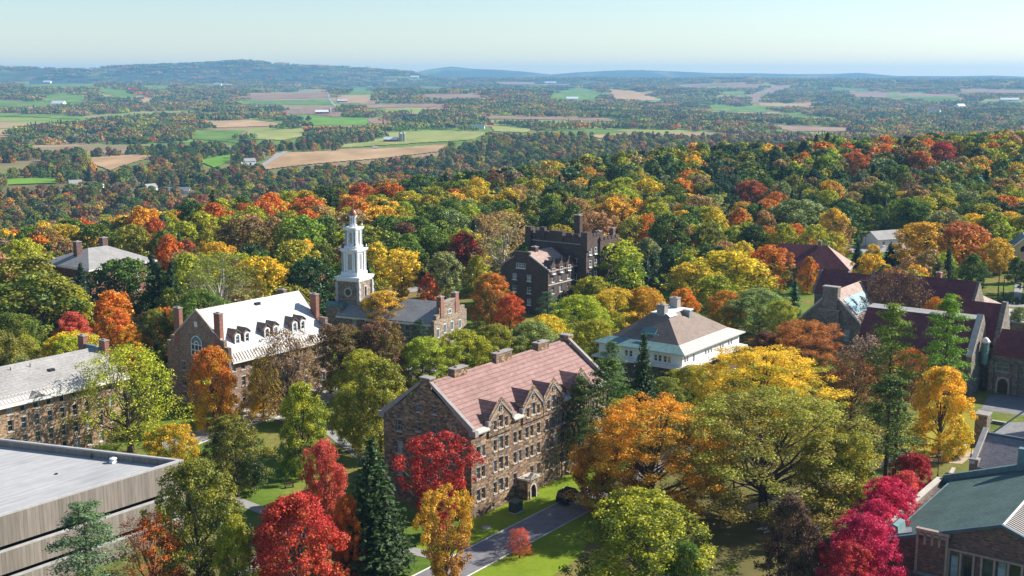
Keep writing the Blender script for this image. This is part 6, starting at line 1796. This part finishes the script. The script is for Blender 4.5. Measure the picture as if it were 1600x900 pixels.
def zone(px, py, r_):
    if px < 600 and py < 330 and py > 270: return 'left_sky'
    if px < 640: return 'left'
    if 1110 < px < 1240 and 225 < py < 290: return 'dark'
    if 1340 < px < 1530 and 236 < py < 292: return 'dark'
    if px > 1150 and py < 232: return 'skyr'
    if px < 1050: return 'mid'
    return 'ridge'
def pick(zn):
    ks, ws = ZP[zn]; a = ks[int(rng.choice(len(ks), p=np.array(ws) / sum(ws)))]
    return a, MATE[a][int(rng.integers(len(MATE[a])))]
ANCH = [(555, 330, "the steeple's copper dome"), (130, 380, 'the brick house chimneys'), (332, 300, 'the tall ragged spruce'), (470, 345, 'the bright green tree'), (785, 340, 'the tall pale sycamore'),
        (895, 350, 'the castle-like hall chimney'), (1048, 340, 'the tall dark green tree'), (1140, 398, 'the broad yellow grove'), (1276, 392, 'the maroon hipped roof'), (1283, 215, 'the twin skyline spruces'),
        (1407, 222, 'the lone skyline spruce'), (1474, 232, 'the red-topped ridge tree'), (1338, 248, 'the orange-domed ridge maple'), (1245, 325, 'the round pale-edged ridge tree'), (1175, 290, 'the red ridge dome'),
        (1440, 355, 'the gold tree over maroon ridge'), (1590, 385, 'the cream cottage'), (1380, 388, 'the grey bungalow'), (262, 370, 'the vivid orange tree'), (20, 400, 'the left edge by brick house'),
        (700, 450, 'the road behind the chapel'), (627, 395, 'the golden vase-shaped tree'), (60, 440, 'the massive olive tree'), (960, 315, 'the cream-gold tree'), (1520, 440, 'the right end of maroon ridge'),
        (1305, 330, 'the tall golden ridge tree'), (1212, 218, 'the spruce before far tan field'), (724, 370, 'the red-topped green tree'), (430, 330, 'the left forest skyline'), (1600, 210, 'the right end of skyline'), (840, 300, 'the middle forest slope'), (700, 300, 'the forest edge above the steeple side')]
ORD = ['nearest', 'second nearest', 'third nearest', 'fourth nearest', 'fifth nearest', 'sixth nearest', 'seventh nearest', 'eighth nearest', 'ninth nearest', 'tenth nearest', 'eleventh nearest', 'twelfth nearest', 'thirteenth nearest', 'fourteenth nearest', 'fifteenth nearest', 'sixteenth nearest']
fill.sort(key=lambda f: f[2] / f[4])
# visibility: a crown top hidden behind nearer crowns does not count as one of the ones that show
NIND = 178
front = []; ind = []; rest = []
for f in sorted(fill, key=lambda f: f[2]):
    x, y, r_, H, W, cx_, cyt, conif = f; hw = W / 2 / r_ * F
    hid = any(abs(cx_ - a) < h * .8 and cyt > t + 6 and cyt < t + 2.0 * h for a, t, h in front) or any(a < cx_ < b and t + 6 < cyt < m + 20 and d < r_ for a, b, t, m, d in TREEV)
    if any(d < r_ and a - hw * .3 < cx_ < b + hw * .3 and c < cyt < d_ for a, c, b, d_, d in PROT[:12]): hid = True
    if -20 < cx_ < 1620 and not hid and len(ind) < NIND: ind.append(f); 
    else: rest.append(f)
    front.append((cx_, cyt, hw))
cnt = {}
recs = []
for f in ind:
    x, y, r_, H, W, cx_, cyt, conif = f
    if conif: kind, (ca, cb) = ('spruce' if rng.random() < .7 else 'pine'), (['dg', 'bs', 'sg'][int(rng.integers(3))],) * 2
    else:
        ca, cb = pick(zone(cx_, cyt, r_)); kind = ['round', 'wide', 'oval', 'round', 'wide', 'upright', 'sparse' if ca in ('gy', 'tn', 'br') else 'oval'][int(rng.integers(7))]
    k = min(range(len(ANCH)), key=lambda i: math.hypot(cx_ - ANCH[i][0], cyt + 12 - ANCH[i][1]))
    dx, dy = cx_ - ANCH[k][0], cyt + 12 - ANCH[k][1]
    side = ('right of' if dx > 0 else 'left of') if abs(dx) > abs(dy) else ('below' if dy > 0 else 'above')
    colr = CN[ca] if ca == cb else (CN[cb] + '-topped' if ca != 'x' else '')
    desc = {'spruce': 'conical conifer', 'pine': 'ragged conifer'}.get(kind, 'tree')
    recs.append((f, kind, ca, cb, k, side, colr, desc, math.hypot(dx, dy)))
recs.sort(key=lambda q: q[8])
for f, kind, ca, cb, k, side, colr, desc, dd in recs:
    key = (k, side, colr, desc); n = cnt.get(key, 0); cnt[key] = n + 1
    lab = '%s %s, %s %s %s' % (colr, desc, ORD[min(n, 15)] + (' such one' if n == 0 else ' such one'), side, ANCH[k][2])
    nm = {'spruce': 'spruce_tree', 'pine': 'pine_tree'}.get(kind, 'maple_tree' if ca in ('o', 'ro', 'go', 'yg', 'ru') else 'oak_tree')
    place(kind, f[0], f[1], f[4], f[3], ca, cb, nm, lab, 'autumn trees beyond the campus buildings', lod=1 if f[2] > 300 else 0)

# ---- the wood: everything farther, one object of scattered trees
PXPOLY = [P for _, _, P in FIELDS]
def hides_field(X, Y, Z):
    b = np.zeros(X.shape, bool)
    for k in (0., .5, 1.):
        z = Z + 13 * k - CH; d = Y * CT - z * ST; u = Y * ST + z * CT
        px, py = PX + F * X / d, PY - F * u / d
        for q in PXPOLY: b |= in_poly(px, py, q)
    return b
def far_points():
    P = []; idx = []; rot = []; scl = []; c1 = []; c2 = []
    def jit(c, k=1.): return tuple(max(.004, q * f * k) for q, f in zip(C_[c], 1 + rng.uniform(-.15, .15, 3)))
    def add(x, y, z, key, s, a, b, k=1.):
        k = .98
        P.append((x, y, z - .3)); L = FARI[key]; idx.append(L[int(rng.integers(len(L)))]); rot.append((0, 0, rng.uniform(0, 6.28))); scl.append(s)
        c1.append((*jit(a, k), 1)); c2.append((*jit(b, k), 1))
    for x, y, r_, H, W, cx_, cyt, conif in rest:
        z = hz(x, y); lod = 1 if r_ < 640 else 2
        if conif:
            a = ['dg', 'bs'][int(rng.integers(2))]; add(x, y, z, ('spruce', lod), (W / 8, W / 8, H / 20), a, a)
        else:
            a, b = pick(zone(cx_, cyt, r_)); kd = ['round', 'wide', 'oval', 'upright', 'sparse' if a in ('gy', 'tn', 'br') else 'round'][int(rng.integers(5))]
            add(x, y, z, (kd, lod), (W / 12.2, W / 12.2, H / 16), a, b)
    # valley woods
    def blocked(X, Y):
        a, r = np.arctan2(X, Y), np.hypot(X, Y); b = np.zeros(X.shape, bool)
        for q in FPOLY: b |= in_poly(a, r, q)
        return b
    zones = [(420, 1350, 13.5, 'tree1', 1), (1350, 2300, 15, 'tree2', 1), (2300, 4200, 38, 'grove', 1.), (4200, 7000, 52, 'grove', 1.35), (7000, 9700, 75, 'grove', 1.8), (9700, 11300, 95, 'grove', 2.2)]
    PAL = ['dg', 'og', 'br', 'ru', 'g', 'tn', 'go', 'o', 'bs', 'gy', 'yg', 'ro']; PW = np.array([.20, .25, .07, .035, .21, .08, .025, .012, .05, .05, .08, .003]); PW = PW / PW.sum()
    for r0, r1, st, md, sc in zones:
        n = int((math.radians(53)) * (r1 * r1 - r0 * r0) / 2 / st / st)
        r = np.sqrt(rng.uniform(r0 * r0, r1 * r1, n)); a = np.radians(rng.uniform(-26.5, 26.5, n))
        X, Y = r * np.sin(a), r * np.cos(a); px = PX + X / Y * F / CT
        ok = ~blocked(X, Y) & (r > np.interp(px, RX, RR) * 1.2)
        # clearings between woods, more of them farther out
        cl = vnoise(X, Y * .4, 420 if r0 < 2000 else 700, 5) * .62 + vnoise(X, Y * .4, 150 if r0 < 2000 else 260, 6) * .38
        ok &= cl > np.where(r < 2000, .24, np.interp(px, [500, 900, 1600], [.315, .25, .20]))
        X, Y, r = X[ok], Y[ok], r[ok]; Z = height(X, Y)
        ok = ~hides_field(X, Y, Z); X, Y, Z, r = X[ok], Y[ok], Z[ok], r[ok]
        for b_ in FARM: 
            m = np.hypot(X - b_[0], Y - b_[1]) > b_[2]; X, Y, Z, r = X[m], Y[m], Z[m], r[m]
        for a_, b2, w_ in ROADP:
            if math.hypot(a_, b2) > 1100:
                m = np.hypot(X - a_, Y - b2) > (12 if r0 < 4000 else 26); X, Y, Z, r = X[m], Y[m], Z[m], r[m]
        hue = vnoise(X, Y, 260, 8); hue2 = vnoise(X, Y, 900, 9)
        for x, y, z, q, h1, h2 in zip(X, Y, Z, r, hue, hue2):
            w = PW.copy()
            if h1 * .6 + h2 * .4 > .56: w[[3, 6, 7, 2, 5]] *= 2.0; w[0] *= .6
            elif h1 < .4: w[[0, 8, 4]] *= 2.2
            w /= w.sum(); i, j = rng.choice(12, 2, p=w)
            if rng.random() < .45: j = i
            if md == 'grove': s = rng.uniform(.85, 1.15) * sc; add(x, y, z, ('grove', 2), (s, s, s ** .35 * rng.uniform(.9, 1.2)), PAL[i], PAL[j])
            else:
                H = rng.uniform(9, 16); W = H * rng.uniform(.7, 1.05); lod = 2
                if PAL[i] == 'bs' or rng.random() < .08: add(x, y, z, ('spruce', 2), (W * .5 / 8, W * .5 / 8, H / 20), 'dg', 'bs')
                else: add(x, y, z, (['round', 'wide', 'oval'][int(rng.integers(3))], lod), (W / 12.2, W / 12.2, H / 16), PAL[i], PAL[j])
    return P, idx, rot, scl, c1, c2

# farm buildings and houses far out in the valley
FARM = []
def barn(px, py, L, W, H, th, wallm, roofm, label, name='barn', cat='barn', silos=0, group='farms and houses in the valley'):
    x, y = hit_ground(px, py, 0, 900)
    FARM.append((x, y, max(L, 18) * .9 + (y * .012)))
    g = thing(name, label, cat, (x, y), th, hz(x, y), group)
    m = MB(); m.box(-L / 2, L / 2, -W / 2, W / 2, -3, H); m.prism([(-L / 2, -W / 2, H), (-L / 2, W / 2, H), (-L / 2, 0, H + W * .36)], (L, 0, 0)); m.build('wall', wallm, g)
    gable_roof(g, -L / 2 - .4, L / 2 + .4, -W / 2, W / 2, H + .1, H + W * .36 + .2, roofm, over=.5)
    m = MB(); m.box(-W * .12, W * .12, -W / 2 - .12, -W / 2, 0, H * .6); m.build('door', 'dark_gap', g)
    for k in range(silos):
        m = MB(); m.lathe((L / 2 + 4 + k * 7, 3), [(2.9, -3), (2.9, 15), (2.7, 16), (1.8, 17.4), (.3, 18.2)], 12); m.build('silo', 'metal_grey', g)
BARN = [(92, 166, 48, 26, 10, 100, 'white_paint', 'white_paint', 'large white gabled barn in the fields at far left', 0),
 (503, 178, 38, 14, 6, 80, 'barn_red', 'white_paint', 'dark barn with pale roof right of the tan strip field', 1),
 (535, 160, 40, 14, 6, 95, 'barn_red', 'white_paint', 'long pale-roofed farm shed by the straight country road', 0),
 (611, 222, 26, 11, 5, 100, 'barn_red', 'white_paint', 'red farm barn with grey silos in the pale green field', 2),
 (586, 233, 10, 5, 2.5, 70, 'metal_grey', 'slate_grey', 'tiny grey field shed left of the silo farm', 0),
 (118, 293, 14, 10, 5, 60, 'white_paint', 'slate_grey', 'white house among trees above the left green strip', 0),
 (45, 322, 15, 9, 4.5, 110, 'white_paint', 'slate_grey', 'white-walled long house low at the left edge', 0),
 (235, 299, 13, 9, 5, 40, 'white_paint', 'slate_grey', 'white gabled house in the valley trees at left', 0),
 (275, 302, 34, 10, 3, 100, 'white_trim', 'slate_grey', 'long low pale-roofed shed beside the white gabled house', 0),
 (155, 296, 11, 8, 4, 100, 'white_trim', 'copper_green', 'small house with bluish roof left of white gabled house', 0),
 (894, 157, 50, 20, 8, 90, 'white_paint', 'white_paint', 'white barn in the striped green field at centre', 0),
 (648, 123, 70, 26, 16, 90, 'white_paint', 'white_paint', 'pair of white farm blocks near the horizon hills', 0),
 (1577, 158, 80, 20, 7, 95, 'white_paint', 'white_paint', 'long white building in the far right valley', 0),
 (74, 130, 60, 26, 10, 95, 'white_paint', 'white_paint', 'white farm on the skyline fields at top left', 0),
 (340, 134, 55, 20, 8, 95, 'white_paint', 'slate_glare', 'small white buildings under the left hill', 0),
 (390, 258, 16, 10, 6, 60, 'white_paint', 'slate_grey', 'white house beside the diagonal country road', 0),
 (404, 246, 18, 10, 5, 100, 'metal_grey', 'slate_grey', 'grey roofed house at top of the roadside hamlet', 0),
 (372, 262, 14, 10, 5, 120, 'white_trim', 'slate_brown', 'brown roofed house left of the roadside white house', 0),
 (745, 201, 36, 12, 5, 95, 'white_trim', 'copper_green', 'bluish roofed shed right of the silo farm', 0),
 (860, 131, 90, 24, 9, 95, 'white_paint', 'white_paint', 'white sheds on the plateau above the striped field', 0),
 (1500, 170, 40, 22, 12, 60, 'white_paint', 'white_paint', 'small white house in the right valley village', 0),
 (1460, 178, 36, 20, 10, 120, 'white_trim', 'slate_grey', 'pale house left in the right valley village', 0)]
for b in BARN: barn(*b[:6], b[6], b[7], b[8], name='barn' if 'barn' in b[8] or 'shed' in b[8] or 'farm' in b[8] else 'house', cat='barn' if 'barn' in b[8] or 'shed' in b[8] or 'farm' in b[8] else 'house', silos=b[9])

def woodland():
    P, idx, rot, scl, c1, c2 = far_points()
    print('woodland points', len(P))
    me = bpy.data.meshes.new('woodland'); me.vertices.add(len(P)); me.vertices.foreach_set('co', np.array(P, np.float32).ravel())
    for nm, ty, ar in (('idx', 'INT', idx), ('rot', 'FLOAT_VECTOR', rot), ('scl', 'FLOAT_VECTOR', scl), ('tcol', 'FLOAT_COLOR', c1), ('tcol2', 'FLOAT_COLOR', c2)):
        a = me.attributes.new(nm, ty, 'POINT')
        ar = np.array(ar, np.int32 if ty == 'INT' else np.float32).ravel()
        a.data.foreach_set({'INT': 'value', 'FLOAT_VECTOR': 'vector', 'FLOAT_COLOR': 'color'}[ty], ar)
    me.update()
    o = tag(link('woodland', me), 'mixed autumn woods covering the slope and the valley beyond', 'woods', kind='stuff')
    ng = bpy.data.node_groups.new('scatter', 'GeometryNodeTree')
    ng.interface.new_socket('Geometry', in_out='INPUT', socket_type='NodeSocketGeometry'); ng.interface.new_socket('Geometry', in_out='OUTPUT', socket_type='NodeSocketGeometry')
    N = ng.nodes; Lk = ng.links
    gi = N.new('NodeGroupInput'); go = N.new('NodeGroupOutput'); ci = N.new('GeometryNodeCollectionInfo'); ip = N.new('GeometryNodeInstanceOnPoints'); mp = N.new('GeometryNodeMeshToPoints')
    ci.inputs['Collection'].default_value = FARC; ci.inputs['Separate Children'].default_value = True; ci.inputs['Reset Children'].default_value = True
    def na(n, t):
        q = N.new('GeometryNodeInputNamedAttribute'); q.data_type = t; q.inputs['Name'].default_value = n
        return [s for s in q.outputs if s.enabled and s.name == 'Attribute'][0]
    Lk.new(gi.outputs[0], mp.inputs['Mesh']); Lk.new(mp.outputs[0], ip.inputs['Points']); Lk.new(ci.outputs[0], ip.inputs['Instance'])
    ip.inputs['Pick Instance'].default_value = True
    Lk.new(na('idx', 'INT'), ip.inputs['Instance Index']); Lk.new(na('scl', 'FLOAT_VECTOR'), ip.inputs['Scale'])
    er = N.new('FunctionNodeEulerToRotation'); Lk.new(na('rot', 'FLOAT_VECTOR'), er.inputs[0]); Lk.new(er.outputs[0], ip.inputs['Rotation'])
    Lk.new(ip.outputs[0], go.inputs[0])
    md = o.modifiers.new('scatter', 'NODES'); md.node_group = ng
woodland()

# ================================================================== SMALL THINGS
def vehicle(xy, th, label, body, kind='suv', group=None, name='parked_car', z=None):
    g = thing(name, label, 'car', xy, th, z if z is not None else hz(*xy) + .05, group)
    L, W = (4.7, 1.9) if kind == 'suv' else (4.5, 1.8)
    hb, ht = (1.15, 1.85) if kind == 'suv' else (.95, 1.45)
    m = MB()
    pr = [(-L / 2, .35), (-L / 2, hb - .1), (-L / 2 + .15, hb), (L / 2 - 1.1, hb), (L / 2 - .1, hb - .22), (L / 2, hb - .4), (L / 2, .35)]
    m.prism([(x, -W / 2, z_) for x, z_ in pr], (0, W, 0))
    for sx in (-L / 2 + .9, L / 2 - .9):
        for sy in (-W / 2 - .03, W / 2 + .03): m.box(sx - .46, sx + .46, min(sy, sy * .97), max(sy, sy * .97), .36, .82)
    m.build('body', body, g)
    m = MB(); a = -L / 2 + .12 if kind == 'suv' else -L / 2 + .7; b = L / 2 - 1.15; t0, t1 = a + (.2 if kind == 'suv' else .6), b - .75; w2 = W / 2 - .06; w3 = W / 2 - .2
    q = [(a, -w2, hb), (b, -w2, hb), (b, w2, hb), (a, w2, hb)]; r_ = [(t0, -w3, ht), (t1, -w3, ht), (t1, w3, ht), (t0, w3, ht)]
    for k in range(4): m.poly([q[k], q[(k + 1) % 4], r_[(k + 1) % 4], r_[k]])
    m.build('window', 'glass', g)
    m = MB(); m.box(t0 - .02, t1 + .04, -w3 - .02, w3 + .02, ht - .03, ht + .05)
    for k in range(4): m.tube(q[k], r_[k], .06, .06, 4)
    for sy in (-w3 + .1, w3 - .1): m.tube((t0 + .1, sy, ht + .13), (t1 - .1, sy, ht + .13), .03, .03, 4)
    m.build('roof', body, g)
    for sx in (-L / 2 + .9, L / 2 - .9):
        for sy in (-1, 1):
            m = MB(); m.tube((sx, sy * (W / 2 - .2), .36), (sx, sy * (W / 2 + .04), .36), .36, .36, 14); wl = m.build('wheel', 'tyre', g)
            m = MB(); m.tube((sx, sy * (W / 2 + .04), .36), (sx, sy * (W / 2 + .06), .36), .2, .2, 10); m.build('rim', 'metal_grey', wl)
    for sy in (-1, 1):
        m = MB(); m.box(L / 2 - .04, L / 2 + .03, sy * .68 - .18, sy * .68 + .18, hb - .5, hb - .32); m.build('headlight', 'lamp_glass', g)
        m = MB(); m.box(-L / 2 - .03, -L / 2 + .02, sy * .8 - .08, sy * .8 + .08, hb - .45, hb - .1); m.build('tail_light', 'barn_red', g)
    return g
_suv = vehicle(DF.w(16.2, -8.0), 36.5, 'black boxy car parked on the drive by the dormitory lawn', 'paint_black')
_suv.scale = (1.1, 1.1, 1.2)
for k, (px, py, b, lab) in enumerate([(1312, 381, 'paint_black', 'dark car at the left end of the parking row'), (1328, 380, 'metal_grey', 'grey car second from left in the parking row'), (1343, 382, 'paint_black', 'dark car in the middle of the parking row'),
                             (1389, 385, 'metal_grey', 'silver car left of the parking exit'), (1404, 384, 'paint_black', 'black car right of the silver one'), (1419, 383, 'white_paint', 'white car at the right end of the parking row')]):
    vehicle(hit_ground(px, py), 20, lab, b, 'car', 'cars parked behind the maroon roofs')

def lamp(px, py, label):
    x, y = hit_ground(px, py); g = thing('street_lamp', label, 'lamp', (x, y), 0, None, 'black lamp posts on the campus')
    m = MB(); m.lathe((0, 0), [(.2, 0), (.16, .5), (.07, .7), (.055, 3.9)], 8); m.build('post', 'iron_black', g)
    m = MB(); m.lathe((0, 0), [(.12, 3.9), (.26, 4.05), (.28, 4.35), (.12, 4.55)], 10); m.build('globe', 'lamp_glass', g)
    m = MB(); m.lathe((0, 0), [(.3, 4.35), (.2, 4.55), (.04, 4.75)], 10); m.build('cap', 'iron_black', g)
lamp(1545, 690, 'black lamp post beside the stone chimney pier at the court')
lamp(1517, 714, 'black lamp post at the end of the brick-walled path')
lamp(1465, 746, 'black lamp post between crimson trees and path walls')
lamp(525, 628, 'black lamp post beside the slate-roofed hall drive')
lamp(1352, 386, 'thin lamp post among the parked cars')

def utility_box():
    g = thing('utility_box', 'dark green metal utility box on the lawn beside the drive', 'utility box', DF.w(7.0, -3.6), 36.5, 0)
    m = MB(); m.box(-1.1, 1.1, -.8, .8, 0, .18, 1); m.box(-1.0, 1.0, -.7, .7, .18, 1.75, 0); m.prism([(-1.05, -.78, 1.75), (1.05, -.78, 1.75), (1.05, .78, 1.85), (-1.05, .78, 1.85)], (0, 0, .08)); m.build('cabinet', ['box_green', 'concrete_trim'], g)
    m = MB(); m.box(-.97, -.02, -.74, -.7, .3, 1.65); m.box(.02, .97, -.74, -.7, .3, 1.65); d = m.build('door', 'box_green', g)
    m = MB(); m.box(.06, .12, -.8, -.74, .85, 1.1); m.build('handle', 'metal_grey', d)
utility_box()
m = MB(); m.lathe((0, 0), [(.75, 0), (.75, .12), (.6, .14)], 14); o = m.build('manhole_cover', 'path_grey'); o.location = (*DF.w(-1.5, -4.0), .02); tag(o, 'pale round cover in the lawn near the dormitory corner', 'cover')

def wall_piece(pts, h, w, mat, name, label, cat='wall', cap='limestone'):
    g = thing(name, label, cat, pts[0], None)
    z0 = hz(*pts[0]); m = MB(); c = MB()
    for a, b in zip(pts[:-1], pts[1:]):
        d = Vector((b[0] - a[0], b[1] - a[1])); n = Vector((-d.y, d.x)).normalized() * w / 2
        f = lambda p, s, k=1.: (p[0] - pts[0][0] + n.x * s * k, p[1] - pts[0][1] + n.y * s * k)
        m.prism([(*f(a, 1), -.3), (*f(b, 1), -.3), (*f(b, -1), -.3), (*f(a, -1), -.3)], (0, 0, h + .3))
        c.prism([(*f(a, 1, 1.25), h), (*f(b, 1, 1.25), h), (*f(b, -1, 1.25), h), (*f(a, -1, 1.25), h)], (0, 0, .12))
    m.build('masonry', mat, g); c.build('coping', cap, g)
wall_piece([un(1491, 715), un(1510, 703)], 1.0, .6, 'brick_red', 'low_wall', 'low red brick path wall with pale coping left of the lamp post')
wall_piece([un(1480, 752), un(1472, 768)], .9, .6, 'stone_grey', 'low_wall', 'short grey wall stub just above the crimson trees')
wall_piece([un(1490, 738), un(1460, 790), un(1430, 850)], .8, .5, 'stone_grey', 'terrace_wall', 'pale terrace wall running beside the green slate roof')
wall_piece([un(1576, 665), un(1545, 660)], .5, .5, 'stone_grey', 'court_kerb_wall', 'low kerb wall edging the paved court')

def stone_pier(px, py, h, label):
    x, y = hit_ground(px, py); g = thing('stone_pier', label, 'pier', (x, y), 36.5, None, 'stone piers by the court')
    m = MB(); m.box(-1.4, 1.4, -1.1, 1.1, -.5, h); m.build('shaft', 'stone_grey', g)
    m = MB(); m.box(-1.6, 1.6, -1.3, 1.3, h, h + .3); m.build('cap', 'stone_trim', g)
stone_pier(1533, 694, 6.0, 'free-standing grey stone pier beside the court lamp post')

def bench(xy, th, label):
    g = thing('park_bench', label, 'bench', xy, th)
    m = MB()
    for k in range(4): m.box(-.8, .8, -.25 + k * .13, -.15 + k * .13, .42, .46)
    m.build('seat', 'door_wood', g)
    m = MB()
    for k in range(3): m.box(-.8, .8, .27, .31, .55 + k * .13, .64 + k * .13)
    m.build('backrest', 'door_wood', g)
    for x in (-.7, .7):
        m = MB(); m.box(x - .04, x + .04, -.25, .3, 0, .42); m.box(x - .04, x + .04, .24, .3, .42, .9); m.build('leg', 'iron_black', g)
bench(un(452, 762), 60, 'small wooden bench on the lawn left of the pink maple')
bench(un(1180, 818), 110, 'wooden bench in the shade below the huge oak')

def picnic_table(xy, label):
    g = thing('picnic_table', label, 'table', xy, 60)
    m = MB(); m.box(-.9, .9, -.35, .35, .72, .77); m.build('tabletop', 'white_trim', g)
    for y in (-.75, .75):
        m = MB(); m.box(-.9, .9, y - .12, y + .12, .42, .46); m.build('seat', 'white_trim', g)
    for x in (-.6, .6):
        m = MB(); m.tube((x, -.7, 0), (x, -.25, .74), .05, .05, 4); m.tube((x, .7, 0), (x, .25, .74), .05, .05, 4); m.build('leg', 'metal_grey', g)
picnic_table(un(1195, 832), 'pale picnic table in the dappled shade right of centre foreground')

def pole(px, py, h, label):
    x, y = hit_ground(px, py); g = thing('utility_pole', label, 'pole', (x, y), 20, None, 'wooden poles by the right-hand road')
    m = MB(); m.tube((0, 0, -.3), (0, 0, h), .2, .13, 7); m.build('post', 'bark', g)
    m = MB(); m.box(-1.1, 1.1, -.08, .08, h - 1.0, h - .8); m.build('crossarm', 'bark', g)
pole(1559, 466, 10.5, 'taller wooden pole at the right before the lawn'); pole(1567, 466, 7.0, 'shorter wooden pole right of the taller one')

# ------------------------------------------------------------------ haze
def haze():
    m = bpy.data.materials.new('haze'); m.use_nodes = True; nt = m.node_tree
    nt.nodes.remove(nt.nodes['Principled BSDF'])
    v = nt.nodes.new('ShaderNodeVolumePrincipled')
    v.inputs['Color'].default_value = (.31, .64, 1.0, 1); v.inputs['Density'].default_value = 6.8e-5; v.inputs['Anisotropy'].default_value = 0.1
    nt.links.new(v.outputs[0], nt.nodes['Material Output'].inputs['Volume']); MATS['haze'] = m
    b = MB(); b.box(-17600, 17600, -17600, 17600, -420, 208); o = b.build('haze', 'haze'); tag(o, 'thin bluish autumn haze over the valley', 'haze', kind='stuff')
haze()
